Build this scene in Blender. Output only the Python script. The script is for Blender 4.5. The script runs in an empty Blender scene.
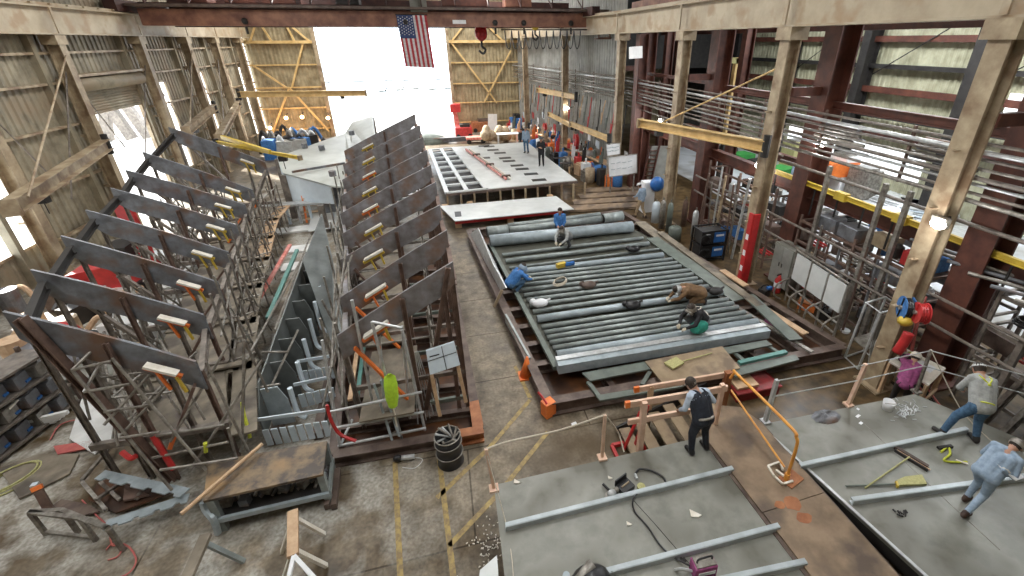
import bpy, bmesh, math, random
from mathutils import Vector, Matrix, noise
random.seed(7)
sc = bpy.context.scene
col = sc.collection
V = Vector
# ---------------------------------------------------------------- camera (solved from the hall's three vanishing points)
F, PPX, PPY, H = 450.754, 559.75, 258.90, 8.0
def _n(x, y):
    v = V((x-PPX, y-PPY, F)); return v.normalized()
RX, RY, RZ = _n(2500, 36), _n(430, 41), -_n(562, 1190)
CAM = V((0, 0, H))
def ray(u, v):
    c = V((u-PPX, v-PPY, F)); return V((RX.dot(c), RY.dot(c), RZ.dot(c)))
def at(u, v, z=0.0):
    r = ray(u, v); return CAM + r*((z-H)/r.z)
def atY(u, v, Y):
    r = ray(u, v); return CAM + r*(Y/r.y)
def atX(u, v, X):
    r = ray(u, v); return CAM + r*(X/r.x)
cd = bpy.data.cameras.new('camera'); cam = bpy.data.objects.new('camera', cd); col.objects.link(cam)
cd.sensor_width = 36; cd.lens = F/1024*36; cd.shift_x = (512-PPX)/1024; cd.shift_y = (PPY-288)/1024
cd.clip_start = .1; cd.clip_end = 600
cam.matrix_world = Matrix(((RX.x, -RX.y, -RX.z, 0), (RY.x, -RY.y, -RY.z, 0), (RZ.x, -RZ.y, -RZ.z, H), (0, 0, 0, 1)))
sc.camera = cam
# ---------------------------------------------------------------- world, sun, added fill lights, exposure
w = bpy.data.worlds.new('world'); sc.world = w; w.use_nodes = True
bg = w.node_tree.nodes['Background']; bg.inputs[0].default_value = (.86, .93, 1, 1); bg.inputs[1].default_value = 4.6
sd = bpy.data.lights.new('sun', 'SUN'); sd.energy = 15; sd.angle = .02; sd.color = (1, .96, .88)
so = bpy.data.objects.new('sun', sd); col.objects.link(so)
so.rotation_euler = V((.62, -.62, -.62)).to_track_quat('-Z', 'Y').to_euler()
def area(name, loc, sx, sy, e, c=(1, .97, .92), d=(0, 0, -1)):
    l = bpy.data.lights.new(name, 'AREA'); l.shape = 'RECTANGLE'; l.size = sx; l.size_y = sy; l.energy = e; l.color = c
    o = bpy.data.objects.new(name, l); col.objects.link(o); o.location = loc
    o.rotation_euler = V(d).to_track_quat('-Z', 'Y').to_euler(); return o
for yy, e in ((3.5, 420), (12, 440), (21, 520), (32, 800), (41, 800)):
    area('skylight_lamp', (-8.5, yy, 12.4), 2.2, 5, e); area('skylight_lamp', (3.5, yy, 12.4), 2.2, 5, e)  # unseen area lights added under the roof to brighten the hall
for yy, e in ((8, 1300), (16, 1500), (24, 900)):
    area('bay_fill_light', (18.5, yy, 11.6), 3, 4, e, (.93, .97, 1))  # unseen area lights added to brighten the second bay
sc.view_settings.view_transform = 'Standard'; sc.view_settings.look = 'None'
sc.view_settings.gamma = 1; sc.view_settings.use_curve_mapping = False
sc.view_settings.exposure = 0.12
# ---------------------------------------------------------------- materials
def mat(name, c1, c2=None, scale=3., rough=.6, metal=0., bump=0., detail=6., lo=.35, hi=.65, c3=None, s3=.6, rv=0.):
    m = bpy.data.materials.new(name); m.use_nodes = True; nt = m.node_tree; N = nt.nodes; L = nt.links
    b = N['Principled BSDF']; b.inputs['Roughness'].default_value = rough; b.inputs['Metallic'].default_value = metal
    if c2 is None: c2 = tuple(x*.72 for x in c1)
    tc = N.new('ShaderNodeTexCoord'); no = N.new('ShaderNodeTexNoise'); no.inputs['Scale'].default_value = scale
    no.inputs['Detail'].default_value = detail; no.inputs['Roughness'].default_value = .62
    L.new(tc.outputs['Object'], no.inputs['Vector'])
    r = N.new('ShaderNodeValToRGB'); r.color_ramp.elements[0].position = lo; r.color_ramp.elements[1].position = hi
    r.color_ramp.elements[0].color = (*c2, 1); r.color_ramp.elements[1].color = (*c1, 1)
    L.new(no.outputs['Fac'], r.inputs['Fac']); out = r.outputs['Color']
    if c3:
        n3 = N.new('ShaderNodeTexNoise'); n3.inputs['Scale'].default_value = s3; n3.inputs['Detail'].default_value = 8
        L.new(tc.outputs['Object'], n3.inputs['Vector'])
        r3 = N.new('ShaderNodeValToRGB'); r3.color_ramp.elements[0].position = .5; r3.color_ramp.elements[1].position = .64
        L.new(n3.outputs['Fac'], r3.inputs['Fac'])
        mx = N.new('ShaderNodeMix'); mx.data_type = 'RGBA'; L.new(r3.outputs['Color'], mx.inputs['Factor'])
        L.new(out, mx.inputs[6]); mx.inputs[7].default_value = (*c3, 1); out = mx.outputs[2]
    L.new(out, b.inputs['Base Color'])
    if rv:
        mr = N.new('ShaderNodeMapRange'); mr.inputs['To Min'].default_value = max(.05, rough-rv); mr.inputs['To Max'].default_value = min(1, rough+rv)
        L.new(no.outputs['Fac'], mr.inputs['Value']); L.new(mr.outputs[0], b.inputs['Roughness'])
    if bump:
        bp = N.new('ShaderNodeBump'); bp.inputs['Strength'].default_value = bump; bp.inputs['Distance'].default_value = .02
        L.new(no.outputs['Fac'], bp.inputs['Height']); L.new(bp.outputs[0], b.inputs['Normal'])
    return m
def emit(name, c, s):
    m = bpy.data.materials.new(name); m.use_nodes = True; b = m.node_tree.nodes['Principled BSDF']
    b.inputs['Emission Color'].default_value = (*c, 1); b.inputs['Emission Strength'].default_value = s; b.inputs['Base Color'].default_value = (*c, 1); return m
K = {}
K['siding'] = mat('siding', (.36, .32, .23), (.17, .145, .10), 1.2, .55, .0, c3=(.26, .2, .13))
K['siding_far'] = mat('siding_far', (.40, .335, .21), (.22, .175, .10), 1.5, .5, .0)
K['siding_grey'] = mat('siding_grey', (.36, .36, .33), (.22, .22, .20), 1.2, .5, .0)
K['siding_pale'] = mat('siding_pale', (.46, .45, .32), (.27, .26, .17), 1.2, .5)
K['cream'] = mat('cream', (.44, .355, .235), (.25, .185, .115), 2.2, .5, c3=(.20, .13, .075), s3=1.6)
K['rail'] = mat('rail', (.50, .43, .31), (.36, .29, .2), 1.0, .5, c3=(.36, .26, .16), s3=1.4)
K['redbrown'] = mat('redbrown', (.13, .045, .028), (.06, .02, .014), 2., .55)
K['crane'] = mat('crane', (.30, .14, .085), (.13, .05, .035), 1.5, .5)
K['crane_dark'] = mat('crane_dark', (.07, .025, .018), (.025, .01, .008), 2.5, .6)
K['dark'] = mat('dark', (.03, .027, .024), (.012, .01, .01), 3., .6)
K['steel'] = mat('steel', (.22, .235, .26), (.11, .11, .115), 3., .45, .2, c3=(.17, .10, .065), s3=1.2)
K['steel_rust'] = mat('steel_rust', (.27, .265, .28), (.15, .135, .13), 3., .5, .1, c3=(.22, .115, .06), s3=1.1)
K['post_rust'] = mat('post_rust', (.21, .135, .105), (.11, .07, .055), 5., .55, .2)
K['post_grey'] = mat('post_grey', (.27, .235, .20), (.13, .11, .095), 5., .5, .3)
K['galv'] = mat('galv', (.36, .34, .30), (.16, .14, .12), 7., .42, .45)
K['galv_light'] = mat('galv_light', (.62, .64, .64), (.42, .43, .43), 6., .35, .4)
K['pipe'] = mat('pipe', (.33, .37, .36), (.22, .245, .24), 4., .4, .2)
K['pipe_blue'] = mat('pipe_blue', (.40, .46, .49), (.28, .33, .355), 4., .38, .15)
K['deck_grey'] = mat('deck_grey', (.27, .27, .235), (.17, .17, .145), 2.2, .46, .05, c3=(.12, .115, .09), s3=1.1, rv=.14, detail=10.)
K['deck_white'] = mat('deck_white', (.68, .70, .69), (.55, .57, .56), 1.3, .4, .05)
K['hull'] = mat('hull', (.58, .60, .56), (.44, .46, .42), .9, .45)
K['flange'] = mat('flange', (.48, .53, .55), (.34, .38, .40), 3., .42, .05)
K['frame_rust'] = mat('frame_rust', (.17, .125, .10), (.075, .05, .042), 3., .55, .1)
K['frame_orange'] = mat('frame_orange', (.42, .17, .07), (.26, .09, .035), 4., .55)
K['rust_floor'] = mat('rust_floor', (.085, .035, .016), (.025, .012, .007), 1.3, .5, c3=(.12, .045, .012), s3=1.2)
K['green_steel'] = mat('green_steel', (.155, .18, .155), (.09, .105, .09), 2., .5)
K['teal'] = mat('teal', (.10, .26, .23), (.07, .17, .15), 3., .5)
K['ply'] = mat('ply', (.36, .27, .17), (.23, .165, .10), 1.4, .65, c3=(.17, .12, .08), s3=1.6)
K['ply_dirty'] = mat('ply_dirty', (.27, .23, .175), (.15, .125, .09), 2., .7, c3=(.09, .075, .06), s3=1.3)
K['walk_ply'] = mat('walk_ply', (.30, .215, .14), (.16, .11, .07), 1.8, .6, c3=(.11, .08, .06), s3=1.3)
K['wood'] = mat('wood', (.60, .42, .26), (.44, .28, .16), 5., .6)
K['wood_pink'] = mat('wood_pink', (.78, .56, .43), (.62, .40, .28), 4., .6)
K['wood_white'] = mat('wood_white', (.80, .76, .68), (.65, .6, .5), 5., .6)
K['orange'] = mat('orange', (.85, .22, .04), (.68, .15, .03), 5., .5)
K['orange_rail'] = mat('orange_rail', (.80, .38, .06), (.62, .25, .05), 5., .4)
K['yellow'] = mat('yellow', (.66, .48, .06), (.48, .33, .04), 4., .5)
K['yellow_paint'] = mat('yellow_paint', (.40, .29, .10), (.23, .165, .08), 7., .6, lo=.4, hi=.6)
K['yellow_tan'] = mat('yellow_tan', (.72, .52, .24), (.52, .34, .13), 2., .45)
K['red'] = mat('red', (.55, .03, .03), (.36, .02, .02), 3., .4)
K['red_white'] = mat('red_white', (.75, .35, .30), (.55, .12, .1), 6., .4)
K['white'] = mat('white', (.80, .81, .82), (.68, .69, .70), 3., .45)
K['blue_white'] = mat('blue_white', (.62, .70, .76), (.52, .60, .66), 2., .35)
K['black'] = mat('black', (.018, .018, .02), (.008, .008, .009), 5., .4)
K['rubber'] = mat('rubber', (.03, .03, .032), (.015, .015, .015), 5., .5)
K['blue'] = mat('blue', (.03, .17, .50), (.02, .10, .33), 4., .4)
K['denim'] = mat('denim', (.07, .15, .25), (.035, .08, .15), 14., .8)
K['denim_light'] = mat('denim_light', (.32, .41, .52), (.22, .30, .40), 14., .8)
K['navy'] = mat('navy', (.022, .028, .042), (.012, .015, .024), 12., .8)
K['shirt_blue'] = mat('shirt_blue', (.50, .58, .68), (.38, .45, .55), 12., .8)
K['shirt_grey'] = mat('shirt_grey', (.40, .41, .40), (.28, .29, .28), 12., .85)
K['cloth_blue'] = mat('cloth_blue', (.06, .20, .48), (.03, .12, .33), 12., .8)
K['cloth_pink'] = mat('cloth_pink', (.38, .09, .24), (.22, .05, .14), 12., .8)
K['cloth_red'] = mat('cloth_red', (.52, .03, .05), (.35, .02, .03), 12., .8)
K['cloth_brown'] = mat('cloth_brown', (.20, .115, .05), (.11, .06, .03), 12., .8)
K['cloth_tan'] = mat('cloth_tan', (.48, .36, .23), (.36, .26, .16), 12., .8)
K['cloth_black'] = mat('cloth_black', (.02, .02, .024), (.01, .01, .012), 12., .8)
K['cloth_teal'] = mat('cloth_teal', (.03, .32, .24), (.02, .2, .15), 12., .8)
K['hi_vis'] = mat('hi_vis', (.55, .85, .05), (.42, .68, .04), 12., .7)
K['harness'] = mat('harness', (.62, .66, .06), (.45, .48, .04), 12., .7)
K['skin'] = mat('skin', (.52, .29, .20), (.42, .22, .15), 8., .55)
K['hair'] = mat('hair', (.045, .03, .022), (.02, .014, .01), 20., .7)
K['boot'] = mat('boot', (.07, .035, .022), (.03, .018, .014), 12., .6)
K['glove'] = mat('glove', (.55, .5, .4), (.4, .35, .25), 12., .8)
K['glove_yellow'] = mat('glove_yellow', (.62, .55, .12), (.45, .4, .1), 12., .8)
K['straw'] = mat('straw', (.50, .48, .22), (.33, .31, .13), 30., .8)
K['green'] = mat('green', (.05, .32, .07), (.03, .2, .04), 4., .5)
K['tan_pile'] = mat('tan_pile', (.50, .40, .28), (.3, .22, .14), 6., .9, bump=.5)
K['glass'] = mat('glass', (.75, .8, .82), (.7, .75, .78), 2., .1)
K['pavement'] = mat('pavement', (.62, .62, .60), (.5, .5, .48), .3, .8)
K['bay_floor'] = mat('bay_floor', (.55, .57, .59), (.40, .41, .42), .5, .4, c3=(.26, .24, .2), s3=.35)
K['lamp'] = emit('lamp', (1, .97, .9), 25)
K['lamp_warm'] = emit('lamp_warm', (1, .6, .3), 12)
K['flag_red'] = mat('flag_red', (.50, .05, .06), (.40, .04, .05), 10., .8)
K['flag_white'] = mat('flag_white', (.72, .70, .70), (.62, .6, .6), 10., .8)
K['flag_blue'] = mat('flag_blue', (.05, .08, .2), (.035, .055, .15), 10., .8)
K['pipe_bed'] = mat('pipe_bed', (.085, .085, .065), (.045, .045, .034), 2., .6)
K['plate_dark'] = mat('plate_dark', (.17, .185, .18), (.10, .11, .105), 2., .45, .15)
K['red_dark'] = mat('red_dark', (.28, .02, .02), (.14, .012, .012), 4., .5)
K['table_rust'] = mat('table_rust', (.22, .155, .09), (.075, .06, .05), 2.6, .5, .15, lo=.42, hi=.58, c3=(.30, .19, .09), s3=1.5)
K['tarp'] = mat('tarp', (.75, .75, .73), (.6, .6, .58), 2., .6, bump=.4)
K['coil_red'] = mat('coil_red', (.6, .05, .05), (.4, .03, .03), 5., .4)
K['hose_pink'] = mat('hose_pink', (.55, .16, .13), (.45, .1, .1), 5., .5)
K['rope'] = mat('rope', (.62, .56, .46), (.5, .44, .35), 20., .8)

def floor_mat():
    m = bpy.data.materials.new('concrete'); m.use_nodes = True; nt = m.node_tree; N = nt.nodes; L = nt.links; b = N['Principled BSDF']
    tc = N.new('ShaderNodeTexCoord')
    def nz(s, d=8, dist=0.):
        n = N.new('ShaderNodeTexNoise'); n.inputs['Scale'].default_value = s; n.inputs['Detail'].default_value = d; n.inputs['Distortion'].default_value = dist
        L.new(tc.outputs['Object'], n.inputs['Vector']); return n
    def ramp(src, a, ca, z, cz):
        r = N.new('ShaderNodeValToRGB'); r.color_ramp.elements[0].position = a; r.color_ramp.elements[1].position = z
        r.color_ramp.elements[0].color = (*ca, 1); r.color_ramp.elements[1].color = (*cz, 1); L.new(src, r.inputs['Fac']); return r.outputs['Color']
    def mix(f, a, c, mode='MIX'):
        x = N.new('ShaderNodeMix'); x.data_type = 'RGBA'; x.blend_type = mode
        if isinstance(f, float): x.inputs['Factor'].default_value = f
        else: L.new(f, x.inputs['Factor'])
        L.new(a, x.inputs[6]); L.new(c, x.inputs[7]) if not isinstance(c, tuple) else setattr(x.inputs[7], 'default_value', (*c, 1)); return x.outputs[2]
    n1 = nz(.45, 10, .6); base = ramp(n1.outputs['Fac'], .34, (.14, .112, .078), .62, (.31, .265, .20))
    n2 = nz(3.2, 10); fine = ramp(n2.outputs['Fac'], .3, (.5, .48, .46), .7, (1.2, 1.18, 1.15))
    c = mix(1.0, base, fine, 'MULTIPLY'); n9 = nz(16, 6); c = mix(1.0, c, ramp(n9.outputs['Fac'], .3, (.72, .71, .7), .7, (1.18, 1.17, 1.16)), 'MULTIPLY')
    # worn pale slabs along the aisle, daylight painted in at the far end, oil brown towards the right-hand work area
    sp = N.new('ShaderNodeSeparateXYZ'); L.new(tc.outputs['Object'], sp.inputs[0])
    br = N.new('ShaderNodeTexBrick'); br.inputs['Scale'].default_value = 1.; br.inputs['Brick Width'].default_value = 5.6; br.inputs['Row Height'].default_value = 2.1
    br.inputs['Mortar Size'].default_value = .018; br.inputs['Color1'].default_value = (1, 1, 1, 1); br.inputs['Color2'].default_value = (.93, .93, .93, 1); br.inputs['Mortar'].default_value = (.35, .32, .28, 1)
    L.new(tc.outputs['Object'], br.inputs['Vector']); c = mix(1.0, c, br.outputs['Color'], 'MULTIPLY')
    n3 = nz(.22, 4); st = ramp(n3.outputs['Fac'], .52, (0, 0, 0), .66, (1, 1, 1)); c = mix(st, c, (.075, .048, .02))
    mr = N.new('ShaderNodeMapRange'); mr.inputs['From Min'].default_value = 1.6; mr.inputs['From Max'].default_value = 3.2; L.new(sp.outputs['X'], mr.inputs['Value'])
    my = N.new('ShaderNodeMapRange'); my.inputs['From Min'].default_value = 24; my.inputs['From Max'].default_value = 19; L.new(sp.outputs['Y'], my.inputs['Value'])
    mu = N.new('ShaderNodeMath'); mu.operation = 'MULTIPLY'; L.new(mr.outputs[0], mu.inputs[0]); L.new(my.outputs[0], mu.inputs[1])
    m2 = N.new('ShaderNodeMath'); m2.operation = 'MULTIPLY'; m2.inputs[1].default_value = .92; L.new(mu.outputs[0], m2.inputs[0])
    b.inputs['Specular IOR Level'].default_value = .3; oil = ramp(n2.outputs['Fac'], .34, (.035, .021, .008), .66, (.125, .076, .03)); 
    x = N.new('ShaderNodeMix'); x.data_type = 'RGBA'; L.new(m2.outputs[0], x.inputs['Factor']); L.new(c, x.inputs[6]); L.new(oil, x.inputs[7]); c = x.outputs[2]
    wa = N.new('ShaderNodeMapRange'); wa.inputs['From Min'].default_value = -2.5; wa.inputs['From Max'].default_value = -5.5; L.new(sp.outputs['X'], wa.inputs['Value'])
    wb = N.new('ShaderNodeMapRange'); wb.inputs['From Min'].default_value = 10; wb.inputs['From Max'].default_value = 7; L.new(sp.outputs['Y'], wb.inputs['Value'])
    wc = N.new('ShaderNodeMath'); wc.operation = 'MULTIPLY'; L.new(wa.outputs[0], wc.inputs[0]); L.new(wb.outputs[0], wc.inputs[1])
    nw = nz(1.5, 12, .1); wm = ramp(nw.outputs['Fac'], .42, (0, 0, 0), .6, (1, 1, 1)); wd = N.new('ShaderNodeMath'); wd.operation = 'MULTIPLY'; L.new(wc.outputs[0], wd.inputs[0]); L.new(wm, wd.inputs[1])
    worn = ramp(n9.outputs['Fac'], .3, (.25, .23, .19), .7, (.50, .48, .43)); x = N.new('ShaderNodeMix'); x.data_type = 'RGBA'; L.new(wd.outputs[0], x.inputs['Factor']); L.new(c, x.inputs[6]); L.new(worn, x.inputs[7]); c = x.outputs[2]
    mp = N.new('ShaderNodeMapRange'); mp.inputs['From Min'].default_value = 17; mp.inputs['From Max'].default_value = 30; mp.inputs['To Max'].default_value = .75; L.new(sp.outputs['Y'], mp.inputs['Value'])  # paler far concrete, with daylight from the far door painted into it
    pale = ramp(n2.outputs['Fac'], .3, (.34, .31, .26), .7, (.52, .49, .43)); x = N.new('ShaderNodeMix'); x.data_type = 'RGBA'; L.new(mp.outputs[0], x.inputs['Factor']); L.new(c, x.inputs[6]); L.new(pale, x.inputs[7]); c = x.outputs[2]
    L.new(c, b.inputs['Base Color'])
    rr = N.new('ShaderNodeMapRange'); rr.inputs['From Min'].default_value = .35; rr.inputs['From Max'].default_value = .65; rr.inputs['To Min'].default_value = .28; rr.inputs['To Max'].default_value = .62
    L.new(n1.outputs['Fac'], rr.inputs['Value']); L.new(rr.outputs[0], b.inputs['Roughness'])
    return m
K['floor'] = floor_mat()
# ---------------------------------------------------------------- mesh builder
class MB:
    def __init__(s): s.v = []; s.f = []; s.mi = []; s.m = 0
    def add(s, vs, fs):
        o = len(s.v); s.v += [V(p) for p in vs]; s.f += [tuple(i+o for i in f) for f in fs]; s.mi += [s.m]*len(fs); return s
    def bar(s, p, q, w, h, up=(0, 0, 1)):
        p, q = V(p), V(q); d = (q-p).normalized(); up = V(up)
        if abs(d.dot(up)) > .98: up = V((0, 1, 0)) if abs(d.y) < .9 else V((1, 0, 0))
        a = d.cross(up).normalized()*w/2; b = a.cross(d).normalized()*h/2
        vs = [e+i*a+j*b for e in (p, q) for i, j in ((-1, -1), (1, -1), (1, 1), (-1, 1))]
        return s.add(vs, [(3, 2, 1, 0), (4, 5, 6, 7), (0, 1, 5, 4), (1, 2, 6, 5), (2, 3, 7, 6), (3, 0, 4, 7)])
    def box(s, c, sz, rz=0):
        c = V(c); d = V((math.cos(rz), math.sin(rz), 0))*sz[0]/2; return s.bar(c-d, c+d, sz[1], sz[2])
    def tube(s, p, q, r, n=8, r2=None, cap=True):
        p, q = V(p), V(q); r2 = r if r2 is None else r2; d = (q-p).normalized()
        a = d.orthogonal().normalized(); b = d.cross(a); vs = []
        for e, rr in ((p, r), (q, r2)):
            vs += [e+(a*math.cos(t)+b*math.sin(t))*rr for t in [2*math.pi*k/n for k in range(n)]]
        fs = [(k, (k+1) % n, n+(k+1) % n, n+k) for k in range(n)]
        if cap: fs += [tuple(range(n-1, -1, -1)), tuple(range(n, 2*n))]
        return s.add(vs, fs)
    def path(s, pts, r, n=6, sub=5, closed=False):
        pts = [V(p) for p in pts]; P = []
        if len(pts) > 2 and sub > 1:
            m = len(pts)
            for i in range(m if closed else m-1):
                g = (lambda k: pts[k % m]) if closed else (lambda k: pts[min(max(k, 0), m-1)])
                a, b, c, d = g(i-1), g(i), g(i+1), g(i+2)
                for k in range(sub):
                    t = k/sub; P.append(.5*((2*b)+(c-a)*t+(2*a-5*b+4*c-d)*t*t+(3*b-a-3*c+d)*t**3))
            if not closed: P.append(pts[-1])
        else: P = pts
        vs = []; N = len(P); a = None
        for i, p in enumerate(P):
            d = ((P[(i+1) % N] if closed else P[min(i+1, N-1)])-(P[i-1] if closed or i else P[0])).normalized()
            if a is None: a = d.orthogonal().normalized()
            else:
                a = a-d*a.dot(d); a = a.normalized() if a.length > 1e-6 else d.orthogonal().normalized()
            b = d.cross(a); vs += [p+(a*math.cos(2*math.pi*k/n)+b*math.sin(2*math.pi*k/n))*r for k in range(n)]
        fs = []
        for i in range(N if closed else N-1):
            j = (i+1) % N
            fs += [(i*n+k, i*n+(k+1) % n, j*n+(k+1) % n, j*n+k) for k in range(n)]
        if not closed: fs += [tuple(range(n-1, -1, -1)), tuple(range((N-1)*n, N*n))]
        return s.add(vs, fs)
    def poly(s, pts, ex):
        pts = [V(p) for p in pts]; ex = V(ex) if not isinstance(ex, (int, float)) else V((0, 0, ex)); n = len(pts)
        nn = V((0, 0, 0))
        for i in range(n): nn += pts[i].cross(pts[(i+1) % n])
        if nn.dot(ex) < 0: pts.reverse()
        return s.add(pts+[p+ex for p in pts], [tuple(range(n-1, -1, -1)), tuple(range(n, 2*n))]+[(i, (i+1) % n, n+(i+1) % n, n+i) for i in range(n)])
    def sph(s, c, r, seg=12, ring=8, lo=-90, hi=90, rot=None):
        c = V(c); r = V(r) if not isinstance(r, (int, float)) else V((r, r, r)); vs = []; fs = []
        for i in range(ring+1):
            t = math.radians(lo+(hi-lo)*i/ring)
            for k in range(seg):
                p = 2*math.pi*k/seg; q = V((r.x*math.cos(t)*math.cos(p), r.y*math.cos(t)*math.sin(p), r.z*math.sin(t)))
                if rot is not None: q = rot @ q
                vs.append(c+q)
        for i in range(ring): fs += [(i*seg+k, i*seg+(k+1) % seg, (i+1)*seg+(k+1) % seg, (i+1)*seg+k) for k in range(seg)]
        return s.add(vs, fs)
    def ring(s, c, R, r, ax=(0, 0, 1), n=20, m=6, sq=1.):
        c = V(c); ax = V(ax).normalized(); a = ax.orthogonal().normalized(); b = ax.cross(a)
        return s.path([c+(a*math.cos(t)+b*math.sin(t)*sq)*R for t in [2*math.pi*k/n for k in range(n)]], r, m, 1, True)
    def lathe(s, c, prof, n=20):
        c = V(c); vs = []; fs = []
        for r, z in prof: vs += [c+V((r*math.cos(2*math.pi*k/n), r*math.sin(2*math.pi*k/n), z)) for k in range(n)]
        for i in range(len(prof)-1): fs += [(i*n+k, i*n+(k+1) % n, (i+1)*n+(k+1) % n, (i+1)*n+k) for k in range(n)]
        return s.add(vs, fs)
    def ibeam(s, p, q, w, h, t=.02, up=(0, 0, 1)):
        p, q = V(p), V(q); d = (q-p).normalized(); u = V(up); u = (u-d*u.dot(d)).normalized()
        s.bar(p, q, t, h-2*t, u); o = u*(h/2-t/2); s.bar(p+o, q+o, w, t, u); s.bar(p-o, q-o, w, t, u); return s
def rootloc(o):
    l = V((0, 0, 0))
    while o: l += o.location; o = o.parent
    return l
def obj(name, m, k, parent=None, smooth=False, label=None, cat=None, group=None, kind=None, bevel=0):
    me = bpy.data.meshes.new(name)
    if parent: off = rootloc(parent)
    else:
        xs = [p.x for p in m.v]; ys = [p.y for p in m.v]; zs = [p.z for p in m.v]
        off = V(((min(xs)+max(xs))/2, (min(ys)+max(ys))/2, min(zs)))
    me.from_pydata([p-off for p in m.v], [], m.f)
    ks = k if isinstance(k, (list, tuple)) else [k]
    for q in ks: me.materials.append(K[q])
    if len(ks) > 1: me.polygons.foreach_set('material_index', m.mi)
    if smooth: me.polygons.foreach_set('use_smooth', [len(p.vertices) < 5 for p in me.polygons])
    me.update()
    o = bpy.data.objects.new(name, me); col.objects.link(o)
    if parent: o.parent = parent
    else: o.location = off
    if bevel:
        b = o.modifiers.new('bevel', 'BEVEL'); b.width = bevel; b.segments = 2; b.limit_method = 'ANGLE'
    return tag(o, label, cat, group, kind)
def tag(o, label=None, cat=None, group=None, kind=None):
    if label: o['label'] = label
    if cat: o['category'] = cat
    if group: o['group'] = group
    if kind: o['kind'] = kind
    return o
def thing(name, label, cat, loc=(0, 0, 0), group=None, rz=0):
    o = bpy.data.objects.new(name, None); col.objects.link(o); o.location = loc; o.rotation_euler.z = rz; o.empty_display_size = .1
    return tag(o, label, cat, group)
def copy_tree(o, parent=None):
    c = o.copy(); col.objects.link(c); c.parent = parent
    for ch in list(o.children): copy_tree(ch, c)
    return c
def dup(o, loc, rz=0, label=None, s=None):
    c = copy_tree(o); c.location = loc; c.rotation_euler.z = rz
    if label: c['label'] = label
    if s: c.scale = (s, s, s)
    return c
import re
def struct(name, m, k, **kw):
    if not re.match(r'(wall|window|door|trim|floor|ceiling|ground)', name): name = re.sub(r'_(left|right|far|bay|wall|roof)$', '', re.sub(r'_\d+$', '', name))
    return obj(name, m, k, kind='structure', **kw)
def lerp(a, b, t): return V(a)*(1-t)+V(b)*t
# ================================================================ SETTING
XL = -14.9
def wx(Y): return 10.9 if Y < 25.6 else 10.9-(Y-25.6)*.165     # the right-hand wall line pulls in towards the far door
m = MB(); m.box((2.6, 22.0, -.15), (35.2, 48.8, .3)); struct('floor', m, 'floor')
m = MB(); m.box((20.5, 66, -.32), (260, 220, .3)); m.box((-75, 20, -.30), (120, 90, .3)); struct('ground_outside', m, 'pavement')
m = MB()
for a, b in ((-15.3, -10.6), (-6.4, 1.4), (5.6, 24.4)): m.box(((a+b)/2, 22, 12.9), (b-a, 50, .3))
for Y0, Y1 in ((-3, .8), (6.2, 9.3), (14.7, 18.3), (23.7, 29.2), (34.8, 38.2), (43.8, 47)):
    for a, b in ((-10.6, -6.4), (1.4, 5.6)): m.box(((a+b)/2, (Y0+Y1)/2, 12.9), (b-a, Y1-Y0, .3))  # gaps added in the unseen roof to let sky light in
struct('ceiling', m, 'dark')
fm = mat('frosted', (.8, .82, .85), (.72, .74, .78), 2., .5); K['frosted'] = fm
tn = fm.node_tree.nodes.new('ShaderNodeBsdfTranslucent'); tn.inputs[0].default_value = (.75, .78, .82, 1); mxs = fm.node_tree.nodes.new('ShaderNodeMixShader'); mxs.inputs[0].default_value = .6
fm.node_tree.links.new(fm.node_tree.nodes['Principled BSDF'].outputs[0], mxs.inputs[1]); fm.node_tree.links.new(tn.outputs[0], mxs.inputs[2]); fm.node_tree.links.new(mxs.outputs[0], fm.node_tree.nodes['Material Output'].inputs[0])
for Y0, Y1 in ((.8, 6.2), (9.3, 14.7), (18.3, 23.7), (29.2, 34.8), (38.2, 43.8)):
    for a, b in ((-10.6, -6.4), (1.4, 5.6)): struct('window_%d' % (20+int(Y0)+(1 if a > 0 else 0)), MB().box(((a+b)/2, (Y0+Y1)/2, 13.0), (b-a+.3, Y1-Y0+.3, .04)), 'frosted')  # unseen roof panels added to let in sky light and stop direct sun
def corr(o, d, L, z0, z1, holes=(), pitch=.32, depth=.045, nrm=None):
    o, d = V(o), V(d).normalized(); nn = V(nrm); m = MB(); n = int(L/pitch)
    for i in range(n):
        s0 = i*pitch; sm = s0+pitch/2; segs = [(z0, z1)]
        for a, b, c, e in holes:
            if a <= sm <= b:
                ns = []
                for p, q in segs:
                    if c > p: ns.append((p, min(q, c)))
                    if e < q: ns.append((max(p, e), q))
                segs = [x for x in ns if x[1]-x[0] > .01]
        prof = [(0, 0), (.35, 0), (.5, 1), (.85, 1), (1, 0)]
        for p, q in segs:
            vs = []
            for t, k in prof:
                for zz in (p, q): vs.append(o+d*(s0+t*pitch)+nn*(k*depth)+V((0, 0, zz)))
            for t, k in prof:
                for zz in (p, q): vs.append(o+d*(s0+t*pitch)+nn*(k*depth-.03)+V((0, 0, zz)))
            fs = []
            for j in range(4): fs += [(2*j, 2*j+2, 2*j+3, 2*j+1), (10+2*j, 10+2*j+1, 10+2*j+3, 10+2*j+2), (2*j+1, 2*j+3, 13+2*j, 11+2*j), (2*j, 10+2*j, 12+2*j, 2*j+2)]
            fs += [(0, 1, 11, 10), (8, 18, 19, 9)]
            m.add(vs, fs)
    return m
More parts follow.
